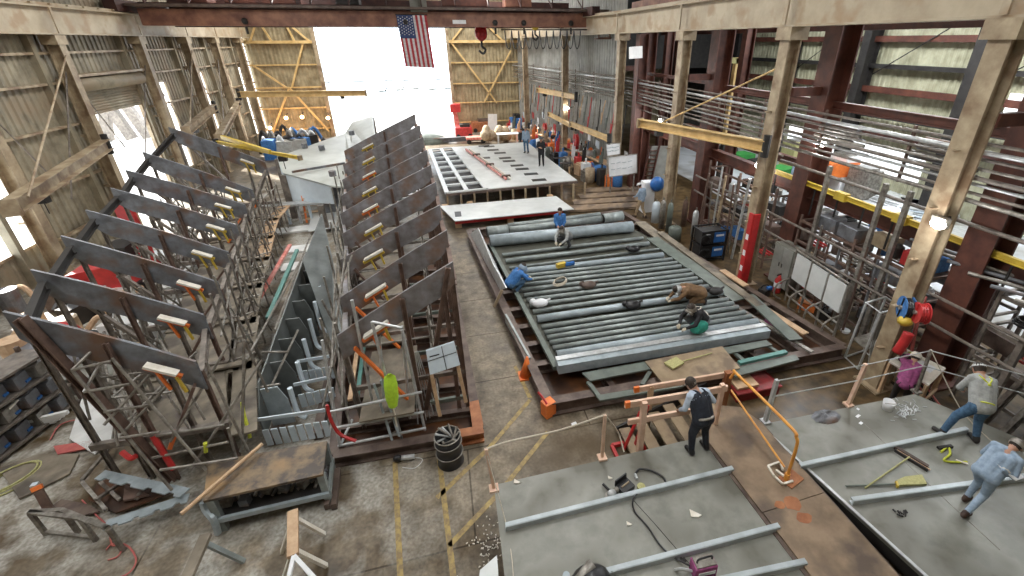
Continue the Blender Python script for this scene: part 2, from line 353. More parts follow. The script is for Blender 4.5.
# left wall (s runs along +Y from Y=-2)
LH = [(19.0, 22.4, 1.3, 4.7), (26.6, 31.0, -.1, 6.0), (33.2, 34.2, 1.2, 6.0), (38.2, 39.2, 1.2, 6.2), (42.6, 43.4, 1.0, 6.2), (45.4, 46.2, 1., 6.2), (12, 15, 1.3, 4.7)]
struct('wall_left', corr((XL, -2, 0), (0, 1, 0), 48.3, 0, 12.8, LH, nrm=(1, 0, 0)), 'siding')
WH = [(XL+.1-XL+5.2, 16.4, -.1, 10.5)]
struct('wall_far', corr((XL, 46.3, 0), (1, 0, 0), 40, 0, 12.8, [(5.45, 16.35, -.1, 10.2)], nrm=(0, -1, 0)), 'siding_far')
struct('wall_back', corr((XL, -2.2, 0), (1, 0, 0), 40, 0, 12.8, [], nrm=(0, 1, 0)), 'siding')
struct('wall_right', corr((24.3, -2, 0), (0, 1, 0), 37, 0, 12.8, [(6.0, 13.4, .9, 2.9), (14.8, 17.2, 4.2, 5.9), (20, 30, 1.0, 2.5), (6, 12, 4.4, 6.2)], nrm=(-1, 0, 0)), 'siding_pale')
m = MB(); m.box((24.4, 41, 6.4), (.2, 12, 12.8)); m.box((17.6, 35.4, 9.4), (13.4, .2, 6.8)); struct('wall_bay', m, 'dark')  # dark colour stands for the unlit void at the back of the bay
# inner partition of pale grey siding beyond the third bay on the right
s0 = V((wx(27.2)+.35, 27.2, 0)); s1 = V((wx(46.2)+.35, 46.2, 0)); dd = (s1-s0)
struct('wall_partition', corr(s0, dd, dd.length, 0, 12.8, [], nrm=(-1, 0, 0)), 'siding_grey')
# windows with panes on the left
for i, (a, b, c, e) in enumerate(LH):
    if i == 1: continue
    Y0, Y1 = a-2, b-2
    m = MB()
    for p, q in (((Y0, c), (Y1, c)), ((Y0, e), (Y1, e)), ((Y0, c), (Y0, e)), ((Y1, c), (Y1, e))):
        m.bar((XL+.03, p[0], p[1]), (XL+.03, q[0], q[1]), .1, .1)
    if Y1-Y0 > 2: m.bar((XL+.03, (Y0+Y1)/2, c), (XL+.03, (Y0+Y1)/2, e), .06, .06)
    struct('window_%d' % (i+1), m, 'cream')
# girts and bay columns on the left wall
for z in (1.1, 2.9, 4.9, 6.5, 7.6):
    m = MB()
    for Y0, Y1 in ((-2, 24.4), (29.4, 46)):
        if z < 4.8:
            segs = [(Y0, 17), (20.4, 24.4)] if Y0 < 0 else [(29.4, 31), (32.4, 36), (37.4, 40.4), (41.6, 43.2), (44.4, 46)]
        else: segs = [(Y0, Y1)] if z < 6.1 else [(-2, 46)] if Y0 < 0 else []
        for p, q in segs: m.bar((XL+.16, p, z), (XL+.16, q, z), .16, .09)
    struct('trim_%d' % (int(z*10)), m, 'cream')
# roller door on the left
m = MB()
for k in range(9): m.tube((XL+.12, 24.5, 5.15+.12*k), (XL+.12, 29.1, 5.15+.12*k), .07, 8)
d1 = struct('door_1', m, 'siding')
m = MB(); m.tube((XL+.4, 24.4, 6.35), (XL+.4, 29.2, 6.35), .28, 14); obj('shutter_roll', m, 'siding', d1, True)
m = MB(); m.bar((XL+.35, 24.2, 6.72), (XL+.35, 29.6, 6.72), .5, .1); obj('shutter_hood', m, 'cream', d1)
m = MB()
for y in (24.55, 29.05): m.bar((XL+.1, y, 0), (XL+.1, y, 6.2), .14, .2)
obj('door_jamb', m, 'cream', d1)
LCY = [3.6, 9.4, 14.6, 19.3, 24.1, 29.9, 34.9, 39.1, 43.6]
for i, y in enumerate(LCY):
    m = MB(); m.ibeam((-14.35, y, 0), (-14.35, y, 8.25), .34, .44, .035, (1, 0, 0)); m.bar((-14.35, y, 7.9), (-14.35, y, 8.24), .55, .6)
    m.bar((-14.35, y, 0), (-14.35, y, .04), .6, .6)
    for z in (2.2, 4.4, 6.6): m.bar((-14.6, y, z), (-14.85, y, z), .1, .1)
    struct('column_left_%d' % (i+1), m, 'cream')
    m = MB(); m.bar((-14.75, y-.75, 0), (-14.75, y-.75, 12.5), .26, .2); struct('column_wall_%d' % (i+1), m, 'siding')
for i, (a, b) in enumerate(((3, 4), (4, 5), (5, 6), (6, 7))):
    m = MB(); y0, y1 = LCY[a]-.3, LCY[b]; 
    m.tube((-14.4, y1, 6.9), (-14.4, y1-.5*(y1-y0)-.2, 2.4), .03); m.tube((-14.4, y0+.3, 6.9), (-14.2, y0+1.6, 3.6), .025)
    struct('brace_left_%d' % (i+1), m, 'post_grey')
# crane runway girders
def runway(name, pts, k):
    m = MB()
    for p, q in zip(pts, pts[1:]):
        m.ibeam(p, q, .5, 1.0, .05)
        m.bar(V(p)+V((0, 0, .56)), V(q)+V((0, 0, .56)), .12, .12)
        L = (V(q)-V(p)).length; n = int(L/1.5)
    return m
m = runway('a', [(-14.3, -2, 8.76), (-14.3, 45.6, 8.76)], 'rail')
for k in range(9): m.bar((-14.04, LCY[k], 8.3), (-14.04, LCY[k], 9.2), .05, .12)
for k in range(46): m.box((-14.3, -1.5+k, 9.34), (.3, .12, .05))
struct('crane_runway_left', m, 'rail')
RCY = [.4, 6.75, 12.4, 18.6, 25.6, 33, 41]
rx = lambda Y: wx(Y)-.8
P = [(rx(-2), -2, 8.84), (rx(25.6), 25.6, 8.84), (rx(45.6), 45.6, 8.7)]
m = runway('b', P, 'rail')
for y in RCY: m.bar((rx(y)-.3, y, 8.4), (rx(y)-.3, y, 9.28), .05, .14)
struct('crane_runway_right', m, 'rail')
m = MB(); m.bar((10.9, -2, 9.75), (10.9, 25, 9.75), 1.0, .08); m.bar((10.4, -2, 9.6), (10.4, 25, 9.6), .1, .35)
for k in range(13): m.bar((11.3, -1+2*k, 9.8), (11.3, -1+2*k, 10.8), .05, .05)
m.tube((11.3, -2, 10.8), (11.3, 25, 10.8), .03); struct('runway_catwalk', m, 'crane')
for i, y in enumerate(RCY):
    if y < 1: continue
    m = MB(); X = rx(y)+.05; m.ibeam((X, y, 0), (X, y, 8.36), .40, .42, .05, (1, 0, 0)); m.bar((X, y, 8.0), (X, y, 8.35), .6, .62)
    m.bar((X, y, 0), (X, y, .05), .7, .7)
    for z in (1.2, 2.4, 3.6, 4.8, 6.): m.bar((X-.2, y, z), (X-.2, y, z+.03), .38, .1)
    struct('column_right_%d' % i, m, 'cream')
for i, y in enumerate((6.1, 11.7, 17.9, 25.1)):
    m = MB(); X = 11.75; m.ibeam((X, y+.5, 0), (X, y+.5, 12.6), .62, .74, .05, (1, 0, 0)); m.bar((X, y+.5, 0), (X, y+.5, .06), 1, 1)
    m.bar((X-.4, y+.5, 6.6), (X-1.4, y+.5, 6.6), .2, .25)
    struct('column_roof_%d' % (i+1), m, 'redbrown')
# bay wall framing: dark columns and girts against pale siding
for i, y in enumerate((10.5, 16.5, 22.5, 28.5, 34.5)):
    m = MB(); m.ibeam((23.7, y, 0), (23.7, y, 12.6), .5, .8, .06, (1, 0, 0)); struct('column_bay_%d' % (i+1), m, 'dark')
for i, (z, h, k) in enumerate(((3.2, .25, 'crane_dark'), (4.1, .14, 'dark'), (5.5, .32, 'redbrown'), (6.7, .22, 'dark'), (8.05, .30, 'redbrown'), (9.6, .3, 'dark'))):
    m = MB(); m.bar((23.95, -2, z), (23.95, 35, z), .22, h); struct('girt_%d' % (i+1), m, k)
m = MB()
for y in (13.5, 19.5, 25.5): m.tube((23.8, y-2.6, 9.5), (23.8, y+2.6, 6.2), .03)
struct('brace_bay', m, 'dark')
for i, (X, z, y0, y1, w_, h_) in enumerate(((12.0, 6.17, 3, 18, .2, .24), (11.5, 6.35, 18.4, 27, .14, .16), (12.0, 3.35, -1, 25.6, .3, .42), (17, 8.6, -1, 35, .3, .5))):
    m = MB(); m.ibeam((X, y0, z), (X, y1, z), w_, h_, .03); struct('beam_%d' % (i+1), m, 'redbrown')
# far wall: girts, braces, door frame
m = MB()
for z in (.9, 2.7, 4.4, 6.2, 7.9):
    m.bar((XL, 46.1, z), (-9.5, 46.1, z), .14, .1); m.bar((1.55, 46.1, z), (8, 46.1, z), .14, .1)
struct('trim_1', m, 'yellow_tan')
m = MB()
for x in (-9.45, 1.5): m.ibeam((x, 46.0, 0), (x, 46.0, 10.4), .25, .4, .03, (0, 1, 0))
m.bar((-9.6, 46, 10.3), (1.7, 46, 10.3), .3, .4); struct('door_2', m, 'cream')
for i, (a, b) in enumerate((((-14.6, .4), (-12.2, 4.4)), ((-12.2, 4.4), (-9.8, .6)), ((-14.5, 6.2), (-12.4, 4.4)), ((-12, 4.4), (-10.3, 7.9)), ((-14.3, 7.9), (-13.3, 9.6)), ((-13.3, 9.6), (-12.6, 7.9)), ((-11.4, 9.6), (-10.9, 7.9)), ((-11.4, 9.6), (-9.7, 7.9)), ((1.8, 7.9), (5.6, 2.6)), ((4.4, 2.7), (7.2, 7.2)), ((1.8, 7.9), (3.4, 9.6)), ((5., 9.4), (6.6, 7.9)))):
    m = MB(); m.bar((a[0], 45.95, a[1]), (b[0], 45.95, b[1]), .14, .14); struct('brace_far_%d' % (i+1), m, 'yellow_tan')
m = MB(); m.bar((XL, 45.9, 7.95), (-9.6, 45.9, 7.95), .25, .22); m.bar((1.6, 45.9, 7.95), (8, 45.9, 7.95), .25, .22); struct('beam_far', m, 'yellow_tan')
# outside beyond the doors: low pale buildings, parked cars, stacks
for i, (x, y, sx, sy, sz) in enumerate(((-8, 120, 20, 8, 3.2), (13, 125, 14, 8, 3.5), (-28, 118, 12, 8, 4))):
    b = thing('warehouse', ('long low pale warehouse straight beyond the far door', 'pale warehouse at the right beyond the far door', 'pale warehouse at the left beyond the far door')[i], 'building', (x, y, 0))
    m = MB(); m.box((x, y, sz/2), (sx, sy, sz)); obj('wall', m, 'white', b)
    m = MB(); m.poly([(x-sx/2-.4, y-sy/2-.4, sz), (x-sx/2-.4, y+sy/2+.4, sz), (x-sx/2-.4, y, sz+1.1)], (sx+.8, 0, 0)); obj('roof', m, 'blue_white', b)
    for k in range(int(sx/2.4)): obj('window', MB().box((x-sx/2+1.4+2.4*k, y-sy/2-.03, sz*.55), (1.2, .06, 1.2)), 'blue_white', b)
for i in range(7):
    x = -9.5+2.9*i; y = 92+(i*37 % 5)
    t = thing('car', 'parked car seen small through the far door', 'car', (x, y, 0), 'cars parked beyond the far door')
    m = MB(); m.box((x, y, .55), (1.8, 4.2, .6)); m.poly([(x-.8, y-1.3, .85), (x-.8, y+1.6, .85), (x-.8, y+1.1, 1.45), (x-.8, y-.8, 1.45)], (1.6, 0, 0)); obj('body', m, ('blue_white', 'galv_light', 'white', 'deck_white')[i % 4], t)
    for a in (-.85, .85):
        for b in (-1.3, 1.3): mm = MB().tube((x+a-.1, y+b, .33), (x+a+.1, y+b, .33), .33, 12); obj('wheel', mm, 'black', t)
# gantry outside the left door, standing on the yard
t = thing('yard_crane', 'pair of grey dockside cranes far outside the left roller door', 'crane', (0, 0, 0))
for k, (uu, vv) in enumerate(((112, 140), (129, 139))):
    c = at(uu, vv, 0); x, y = c.x, c.y; m = MB(); m.bar((x-1.6, y, 0), (x, y, 6), .7, .7); m.bar((x+1.6, y, 0), (x, y, 6), .7, .7); m.bar((x-.9, y, 3), (x+.9, y, 3), .5, .5); obj('tower', m, 'post_grey', t)
    m = MB(); m.bar((x-1.5, y, 4.6), (x+3.5, y+1, 8.2), .6, .6); obj('boom', m, 'post_grey', t)
t.location = (0, 0, 0)
# painted floor lines
def stripe(pts, w_=.12):
    m = MB()
    for i_, (p, q) in enumerate(zip(pts, pts[1:])):
        p, q = V((p[0], p[1], .003+.001*i_)), V((q[0], q[1], .003+.001*i_)); m.bar(p, q, w_, .006)
    return m
FL = [[(395, 462), (401, 590)], [(437, 440), (455, 590)], [(437, 498), (490, 447), (530, 400)], [(449, 546), (500, 492), (548, 432)], [(515, 366), (530, 398)], [(436, 548), (451, 548)]]
for i, l in enumerate(FL[:5]): struct('trim_%d' % (i+101), stripe([at(*p) for p in l], .10), 'yellow_paint')
# ================================================================ OVERHEAD CRANE, FLAG, HOOKS
t = thing('bridge_crane', 'red-brown overhead bridge crane spanning the hall at the top of the view', 'crane', (-2, 31, 8.7))
m = MB(); m.bar((-13.8, 30, 9.1), (11.6, 30, 9.1), .5, .75); obj('front_girder', m, 'crane', t)
m = MB(); m.bar((-14, 29.6, 9.62), (11.8, 29.6, 9.62), .8, .12); obj('walkway_edge', m, 'frame_rust', t)
m = MB(); m.bar((-13.8, 33.4, 9.5), (9.2, 33.4, 9.5), .7, 1.5); obj('rear_girder', m, 'crane_dark', t)
m = MB(); m.bar((-13.8, 31.6, 9.75), (9.4, 31.6, 9.75), 3.2, .06); obj('deck', m, 'crane_dark', t)
m = MB(); m.bar((-14.3, 28.6, 9.55), (-14.3, 34.6, 9.55), .5, .5); obj('end_truck', m, 'crane_dark', t)
m = MB(); m.bar((rx(28.6), 28.6, 9.55), (rx(34.6), 34.6, 9.55), .5, .5); obj('end_truck', m, 'crane_dark', t)
for k in range(14):
    x = -13.2+1.85*k; m = MB(); m.bar((x, 29.3, 9.6), (x, 29.3, 10.8), .06, .06); m.bar((x, 29.3, 9.7), (x, 30.9, 10.5), .05, .05); obj('railing_post', m, 'crane_dark', t)
m = MB(); m.tube((-13.2, 29.3, 10.8), (11, 29.3, 10.8), .035); m.tube((-13.2, 29.3, 10.25), (11, 29.3, 10.25), .03); obj('railing', m, 'crane', t)
for x, wd, k in ((-8.5, 3.4, 'redbrown'), (-4.2, 1.2, 'dark'), (2.2, 2.6, 'redbrown'), (5.4, 1.6, 'crane'), (-11.6, 1.2, 'redbrown')):
    m = MB(); m.box((x, 31.3, 10.25), (wd, 1.2, .85)); m.box((x, 31.3, 10.75), (wd*.6, .8, .25)); obj('equipment_box', m, k, t, bevel=.03)
m = MB(); m.box((-.4, 30.1, 10.4), (.9, 1.2, 1.9)); obj('cab_panel', m, 'deck_grey', t)
for x in (-9.2, -1.2, 3.8, 5.5, 8.4):
    m = MB(); m.tube((x, 29.7, 8.7), (x, 29.7, 8.35), .06); m.sph((x, 29.7, 8.95), .16, 8, 6); obj('bracket', m, 'dark', t)
m = MB(); m.box((1.75, 29.72, 8.98), (.75, .03, .2)); obj('name_plate', m, 'white', t)
# ladder cage on the right end
m = MB()
for x in (9.9, 10.6, 11.3, 11.9):
    m.bar((x, 28.8, 8.1), (x, 28.8, 9.6), .07, .07)
for z in (8.15, 8.75, 9.2): m.bar((9.9, 28.8, z), (11.9, 28.8, z), .06, .06)
m.bar((9.8, 29.1, 8.1), (12, 29.1, 8.1), .5, .06); obj('service_cage', m, 'crane', t)
# festoon cable loops hanging along the runway on the right
t = thing('festoon_cable', 'black festoon cable hanging in loops below the crane rail', 'cable', (7.5, 31, 8.2))
m = MB()
for k in range(11):
    a = V((4.4+.42*k, 30.2-.05*k, 8.55)); m.path([a, a+V((.08, 0, -.75)), a+V((.21, 0, -1.0)), a+V((.34, 0, -.75)), a+V((.42, 0, 0))], .03, 5, 4)
obj('cable', m, 'black', t)
m = MB(); m.tube((4.2, 30.3, 8.6), (9.4, 29.6, 8.6), .035); obj('track', m, 'dark', t)
# hooks
def hook(u, v, Y, label, k, s=1.):
    c = atY(u, v, Y); t = thing('crane_hook', label, 'hook', (c.x, Y, c.z))
    m = MB(); m.sph(c, (.42*s, .3*s, .5*s), 12, 8); m.bar(c+V((-.35*s, 0, .2*s)), c+V((.35*s, 0, .2*s)), .3*s, .5*s); obj('hook_block', m, k, t)
    m = MB(); m.path([c+V((0, 0, -.45*s)), c+V((0, 0, -.8*s)), c+V((.22*s, 0, -1.0*s)), c+V((.05*s, 0, -1.25*s)), c+V((-.22*s, 0, -1.05*s))], .075*s, 8); obj('hook', m, 'black', t)
    for dx in (-.12, .12): obj('wire_rope', MB().tube(c+V((dx*s, 0, .4*s)), V((c.x+dx*s, Y, 9.75 if Y > 31 else 8.75)), .025), 'dark', t)
hook(481, 33, 32.0, 'red crane hook block hanging right of the far door', 'red', .95)
hook(535, 24, 30.0, 'yellow crane hook block with black hook beside the festoon cable', 'yellow', .7)
# flag, hung vertically from the girder
c = atY(396, 15, 29.66); fw, fh = 1.62, 2.62
t = thing('flag', 'american flag hanging vertically from the crane above the far door', 'flag', (c.x+fw/2, 29.4, c.z-fh))
m = MB(); nx, nz = 26, 16
def fp(i, j):
    x = i/nx; z = j/nz; return V((c.x+x*fw+.12*z, 29.66+.07*math.sin(x*14+z*2)*(.3+z), c.z-fh*z*(1+.04*x)))
for i in range(nx):
    st = i//2
    for j in range(nz):
        canton = x0 = (i < 14 and j < 6.4)
        m.m = 2 if canton else (0 if st % 2 == 0 else 1)
        m.add([fp(i, j), fp(i+1, j), fp(i+1, j+1), fp(i, j+1)], [(0, 3, 2, 1)])
o = obj('cloth', m, ['flag_red', 'flag_white', 'flag_blue'], t, True)
so_ = o.modifiers.new('thick', 'SOLIDIFY'); so_.thickness = .01
m = MB()
for a in range(7):
    for b in range(7 if a % 2 == 0 else 6):
        p = fp(1.1+1.9*a, 0); q = V((p.x+.02, p.y-.03, c.z-.1-.145*b-(.07 if a % 2 else 0))); m.box(q, (.05, .01, .05))
obj('star', m, 'flag_white', t)['kind'] = 'stuff'
obj('hanging_rod', MB().tube((c.x-.05, 29.7, c.z+.02), (c.x+fw+.05, 29.7, c.z+.02), .03), 'dark', t)
# ================================================================ JIB BOOMS
def jib(name, label, a, b, wd, h, k, mast=None, brace=None, trolley=True):
    a, b = V(a), V(b); t = thing(name, label, 'jib crane', tuple(a))
    m = MB(); m.ibeam(a, b, wd, h, .03); obj('boom', m, k, t)
    if brace: obj('tie_rod', MB().tube(brace[0], brace[1], .03), k, t)
    obj('hinge', MB().tube(a+V((0, 0, -h)), a+V((0, 0, h)), .12, 10), 'dark', t)
    if trolley:
        c = lerp(a, b, .8); m = MB(); m.box(c+V((0, 0, -h/2-.1)), (.3, .22, .2)); m.tube(c+V((0, 0, -h/2-.2)), c+V((0, 0, -h/2-.55)), .015); obj('trolley', m, 'dark', t)
    obj('end_stop', MB().box(b, (.1, wd+.06, h+.06), math.atan2((b-a).y, (b-a).x)), 'cream', t)
    return t
jib('jib_crane', 'long yellow-tan jib boom reaching left from the second cream column', (9.85, 12.2, 5.0), tuple(at(640, 123, 4.8)), .26, .34, 'yellow_tan', brace=((10, 12.4, 7.3), (9.0, 17.5, 5.0)))
jib('jib_crane', 'tan jib boom folded along the grey partition, highest of the far right booms', atX(576, 97, 9.1), atX(538, 90, 8.0), .3, .32, 'yellow_tan')
jib('jib_crane', 'tan jib boom low along the grey partition, farther of two in line', atX(572, 126, 9.0), atX(549, 114, 8.3), .22, .26, 'yellow_tan', trolley=False)
jib('jib_crane', 'tan jib boom low along the grey partition ending at the third column', atX(609, 139, 9.3), atX(571, 124, 8.8), .24, .3, 'yellow_tan', trolley=False)
jib('jib_crane', 'tan jib boom reaching right in front of the far door', (-13.8, 39.2, 4.55), tuple(atY(366, 93, 39.2)), .3, .4, 'yellow_tan')
jib('jib_crane', 'cream jib boom with diagonal stay, nearest on the left wall', (-13.9, 23.8, 4.05), tuple(at(10, 208, 3.9)), .36, .42, 'cream', brace=((-14.1, 24, 7.5), tuple(at(28, 197, 4.2))))
jib('jib_crane', 'cream jib boom angled down past the farthest grey web frame', (-13.9, 35, 4.2), tuple(at(186, 131, 4.0)), .32, .38, 'cream', brace=((-14.1, 34.9, 7.5), tuple(at(190, 127, 4.2))))
jib('jib_crane', 'cream jib boom on the left wall right above the yellow boom', (-13.9, 39.0, 4.0), tuple(at(219, 138, 3.8)), .3, .34, 'cream')
jib('jib_crane', 'twin yellow jib boom reaching over the pale hull section', tuple(at(216, 142, 3.9)), tuple(at(300, 158, 3.7)), .10, .14, 'yellow')
a = at(222, 137, 4.0); b = at(270, 152, 3.9)
obj('lifting_beam', MB().bar(a, b, .12, .16), 'yellow', label='short yellow beam lying alongside the twin yellow jib boom', cat='beam')
# ================================================================ WEB FRAMES
LP = [((2, 312), (195, 362)), ((30, 270), (203, 315)), ((60, 236), (217, 282)), ((85, 210), (228, 252)), ((110, 188), (239, 226)), ((125, 170), (245, 205)), ((142, 152), (253, 190)), ((168, 127), (265, 162))]
RP = [((337, 336), (453, 262)), ((340, 298), (447, 230)), ((340, 260), (440, 205)), ((342, 234), (436, 182)), ((340, 214), (431, 165)), ((341, 196), (427, 150)), ((342, 180), (423, 137)), ((343, 165), (420, 125)), ((344, 151), (415, 114))]
LY = [8.1+2.15*i for i in range(8)]; RYY = [8.25+1.95*i for i in range(9)]
def web(m, A, B, h, t, bow, n=10):
    top = [lerp(A, B, k/n)+V((0, 0, bow*4*(k/n)*(1-k/n))) for k in range(n+1)]
    m.poly([p for p in top]+[p+V((0, 0, -h*(.78 if k in (0,) else 1))) for k, p in reversed(list(enumerate(top)))], (0, t, 0)); return top
def bracket(c, ax, label, group, k='orange', wide=.62):
    # timber block on a clamped orange knee bracket with two pale legs
    t = thing('staging_bracket', label, 'bracket', tuple(c), group)
    ax = V(ax).normalized()
    obj('timber_pad', MB().bar(c-ax*wide/2+V((0, -.1, .06)), c+ax*wide/2+V((0, -.1, .06)), .15, .05), 'wood_white', t)
    obj('bracket_arm', MB().bar(c-ax*wide*.6+V((0, -.06, -.03)), c+ax*wide*.55+V((0, -.06, -.03)), .07, .07), k, t)
    obj('clamp_leg', MB().bar(c+ax*.2+V((0, -.1, -.04)), c+ax*.26+V((0, -.1, -.36)), .045, .04), 'yellow', t)
    obj('clamp_leg', MB().bar(c-ax*.1+V((0, -.1, -.04)), c+ax*.0+V((0, -.1, -.4)), .045, .04), 'orange' if k == 'orange' else 'yellow', t)
LF = []
ordl = ['nearest', 'second', 'third', 'fourth', 'fifth', 'sixth', 'seventh', 'eighth', 'ninth and farthest']
for i, (a, b) in enumerate(LP):
    A, B = atY(*a, LY[i]), atY(*b, LY[i]); LF.append((A, B)); Y = LY[i]
    t = thing('web_frame', 'grey steel web beam on tall posts in the left row, %s from the camera' % (ordl[i] if i < 7 else 'farthest'), 'steel frame', (B.x, Y, 0), 'left row of steel web frames')
    m = MB(); web(m, A, B, .66, .05, .05); obj('web_plate', m, 'steel', t)
    for f, k in ((0.04, 'post_grey'), (.50, 'post_rust'), (.27, 'post_grey'), (.76, 'post_grey'), (.985, 'post_rust')):
        p = lerp(A, B, f); m = MB(); top = p.z-(.42 if f < .9 and f > .1 else .3); off = .1
        if f == .5: top = p.z-.06
        m.ibeam((p.x, Y+(off if f != .5 else -.06), 0), (p.x, Y+(off if f != .5 else -.06), top), .075, .08, .012, (1, 0, 0)); obj('post', m, k, t)
    if i == 0:
        q = atY(70, 371, Y-.1); a0 = A+V((.25, -.1, -.1)); d = (q-a0); obj('raking_brace', MB().ibeam(a0, a0+d*(a0.z-.05)/(-d.z), .16, .12, .02), 'post_rust', t)
    else:
        p = lerp(A, B, .3); obj('raking_brace', MB().bar((A.x+.2, Y+.1, A.z-.4), (lerp(A, B, .8).x, Y+.1, .5), .07, .07), 'post_grey', t)
    p = lerp(A, B, .97); obj('raking_leg', MB().bar((p.x-.05, Y-.08, p.z-.5), (p.x-.75, Y-.25, 1.05), .14, .05), 'post_rust', t)
    q = V((p.x-.75, Y-.25, 1.05)); r_ = V((p.x-.05, Y-.08, p.z-.5)); obj('painted_shoe', MB().bar(lerp(q, r_, .0)+V((0, -.01, 0)), lerp(q, r_, .24)+V((0, -.01, 0)), .16, .07), 'orange', t)
    obj('tie_beam', MB().bar((A.x, Y+.05, 1.1), (B.x+.1, Y+.05, 1.1), .1, .14), 'post_grey', t)
    c = lerp(A, B, .80); bracket(V((c.x, Y-.06, c.z-.30)), B-A, 'timber pad on bracket at the %s grey web beam of the left row' % (ordl[i] if i < 7 else 'farthest'), 'staging brackets on the left row', 'orange' if i < 3 else 'yellow', .5)
for i in range(-1, 7):
    if i >= 0: (A, B), (A2, B2) = LF[i], LF[i+1]
    else: continue
    m = MB(); m.ibeam(A+V((.12, .12, -.35)), A2+V((.12, -.05, -.35)), .12, .2, .02)
    obj('longitudinal_beam', m, 'dark', label='dark longitudinal beam joining the high ends of left frames %s and %s' % (ordl[i], ordl[i+1] if i < 6 else 'farthest'), cat='beam')
    m = MB(); m.ibeam(B+V((-.05, .12, -.42)), B2+V((-.05, -.05, -.42)), .1, .18, .02)
    obj('longitudinal_beam', m, 'post_grey', label='grey longitudinal beam joining the low ends of left frames %s and %s' % (ordl[i], ordl[i+1] if i < 6 else 'farthest'), cat='beam')
RF = []
for i, (a, b) in enumerate(RP):
    Y = RYY[i]; A, B = atY(*a, Y), atY(*b, Y); RF.append((A, B))
    nm = ordl[i] if i else 'nearest'
    t = thing('web_frame', 'rust-streaked steel web beam on posts in the right row, %s from the camera' % nm, 'steel frame', (A.x, Y, 0), 'right row of steel web frames')
    m = MB(); web(m, B, A, .60, .05, .03); obj('web_plate', m, 'steel_rust', t)
    for f, k in ((.02, 'post_grey'), (.98, 'post_rust'), (.9, 'post_rust'), (.56, 'post_rust')):
        p = lerp(A, B, f); dy = .08 if f != .56 else -.06; m = MB(); m.ibeam((p.x, Y+dy, .2), (p.x, Y+dy, p.z-(.06 if f in (.56, .98) else .4)), .085, .09, .012, (1, 0, 0)); obj('post', m, k, t)
    if i == 0: obj('raking_brace', MB().ibeam(atY(448, 268, Y-.1), atY(430, 350, Y-.1)-V((0.28, 0, 1.6)), .1, .1, .015), 'post_rust', t)
    obj('tie_beam', MB().bar((A.x, Y+.1, 1.3), (B.x, Y+.1, 1.3), .07, .1), 'post_grey', t)
    obj('tie_beam', MB().bar((A.x, Y+.1, .55), (B.x, Y+.1, .55), .07, .1), 'green_steel', t)
    p = lerp(A, B, .1); obj('raking_leg', MB().bar((p.x+.05, Y-.1, p.z-.4), (p.x+.85, Y-.1, .95), .09, .05), 'orange' if i < 2 else 'post_rust', t)
    c = lerp(A, B, .32); bracket(V((c.x, Y-.06, c.z-.36)), B-A, 'timber pad on bracket at the %s web beam of the right row' % nm, 'staging brackets on the right row', 'orange' if i in (0, 1, 4, 6) else 'yellow', .55)
for i in range(8):
    (A, B), (A2, B2) = RF[i], RF[i+1]
    obj('longitudinal_beam', MB().ibeam(B+V((-.02, .1, -.5)), B2+V((-.02, -.05, -.5)), .1, .14, .02), 'post_rust', label='rusty beam joining the high ends of right frames %s and %s' % (ordl[i], ordl[i+1]), cat='beam')
    obj('longitudinal_beam', MB().ibeam(A+V((.05, .1, -.45)), A2+V((.05, -.05, -.45)), .1, .14, .02), 'steel_rust', label='rusty beam joining the low ends of right frames %s and %s' % (ordl[i], ordl[i+1]), cat='beam')
# staging decks inside the left row
for i in range(7):
    (A, B), (A2, B2) = LF[i], LF[i+1]; y0, y1 = LY[i]+.1, LY[i+1]-.15
    m = MB(); x0, x1 = B.x-1.5, B.x+.05; u0, u1 = B2.x-1.5, B2.x+.05
    m.poly([(x0, y0, .98), (x1, y0, .98), (u1, y1, .98), (u0, y1, .98)], .04)
    obj('plywood_deck', m, 'ply_dirty', label='dirty plywood staging deck in the left row between frames %s and %s' % (ordl[i], ordl[i+1] if i < 6 else 'farthest'), cat='staging deck')
    m = MB()
    for dx in (0, .27): m.bar((x1+.2+dx, y0-.3, 1.0), (u1+.2+dx, y1+.3, 1.0), .22, .045)
    obj('scaffold_plank', m, 'wood' if i > 3 else 'ply_dirty', label='pair of long planks beside the left deck between frames %s and %s' % (ordl[i], ordl[i+1] if i < 6 else 'farthest'), cat='plank')
    if i: obj('scaffold_plank', MB().bar((B.x-1.5, LY[i]-.12, 1.05), (B.x+.5, LY[i]-.05, 1.12), .18, .04), 'ply_dirty', label='cross plank at the front edge of the left deck under frame %s' % ordl[i], cat='plank')
obj('plywood_deck', MB().poly([at(150, 432, .95), at(224, 420, .95), at(232, 340, .95), at(188, 345, .95)], .04), 'ply_dirty', label='dirty plywood deck under the nearest left frame', cat='staging deck')
# ================================================================ MIDDLE: comb-edged module, scaffold tubes, hull section
def scaf_frame(label, p0, p1, z0, z1, rungs, group=None, k='galv', diag=True, r=.028, name='scaffold_frame'):
    p0, p1 = V((p0[0], p0[1], 0)), V((p1[0], p1[1], 0)); t = thing(name, label, 'scaffold', (p0.x, p0.y, 0), group)
    for p in (p0, p1): obj('standard', MB().tube(p+V((0, 0, z0)), p+V((0, 0, z1)), r), k, t)
    for q in range(rungs):
        z = z0+.25+(z1-z0-.35)*q/max(1, rungs-1); obj('ledger', MB().tube(p0+V((0, 0, z)), p1+V((0, 0, z)), r*.9), k, t)
    if diag: obj('diagonal_brace', MB().tube(p0+V((0, .06, z0+.2)), p1+V((0, .06, z1-.2)), r*.8), k, t)
    return t
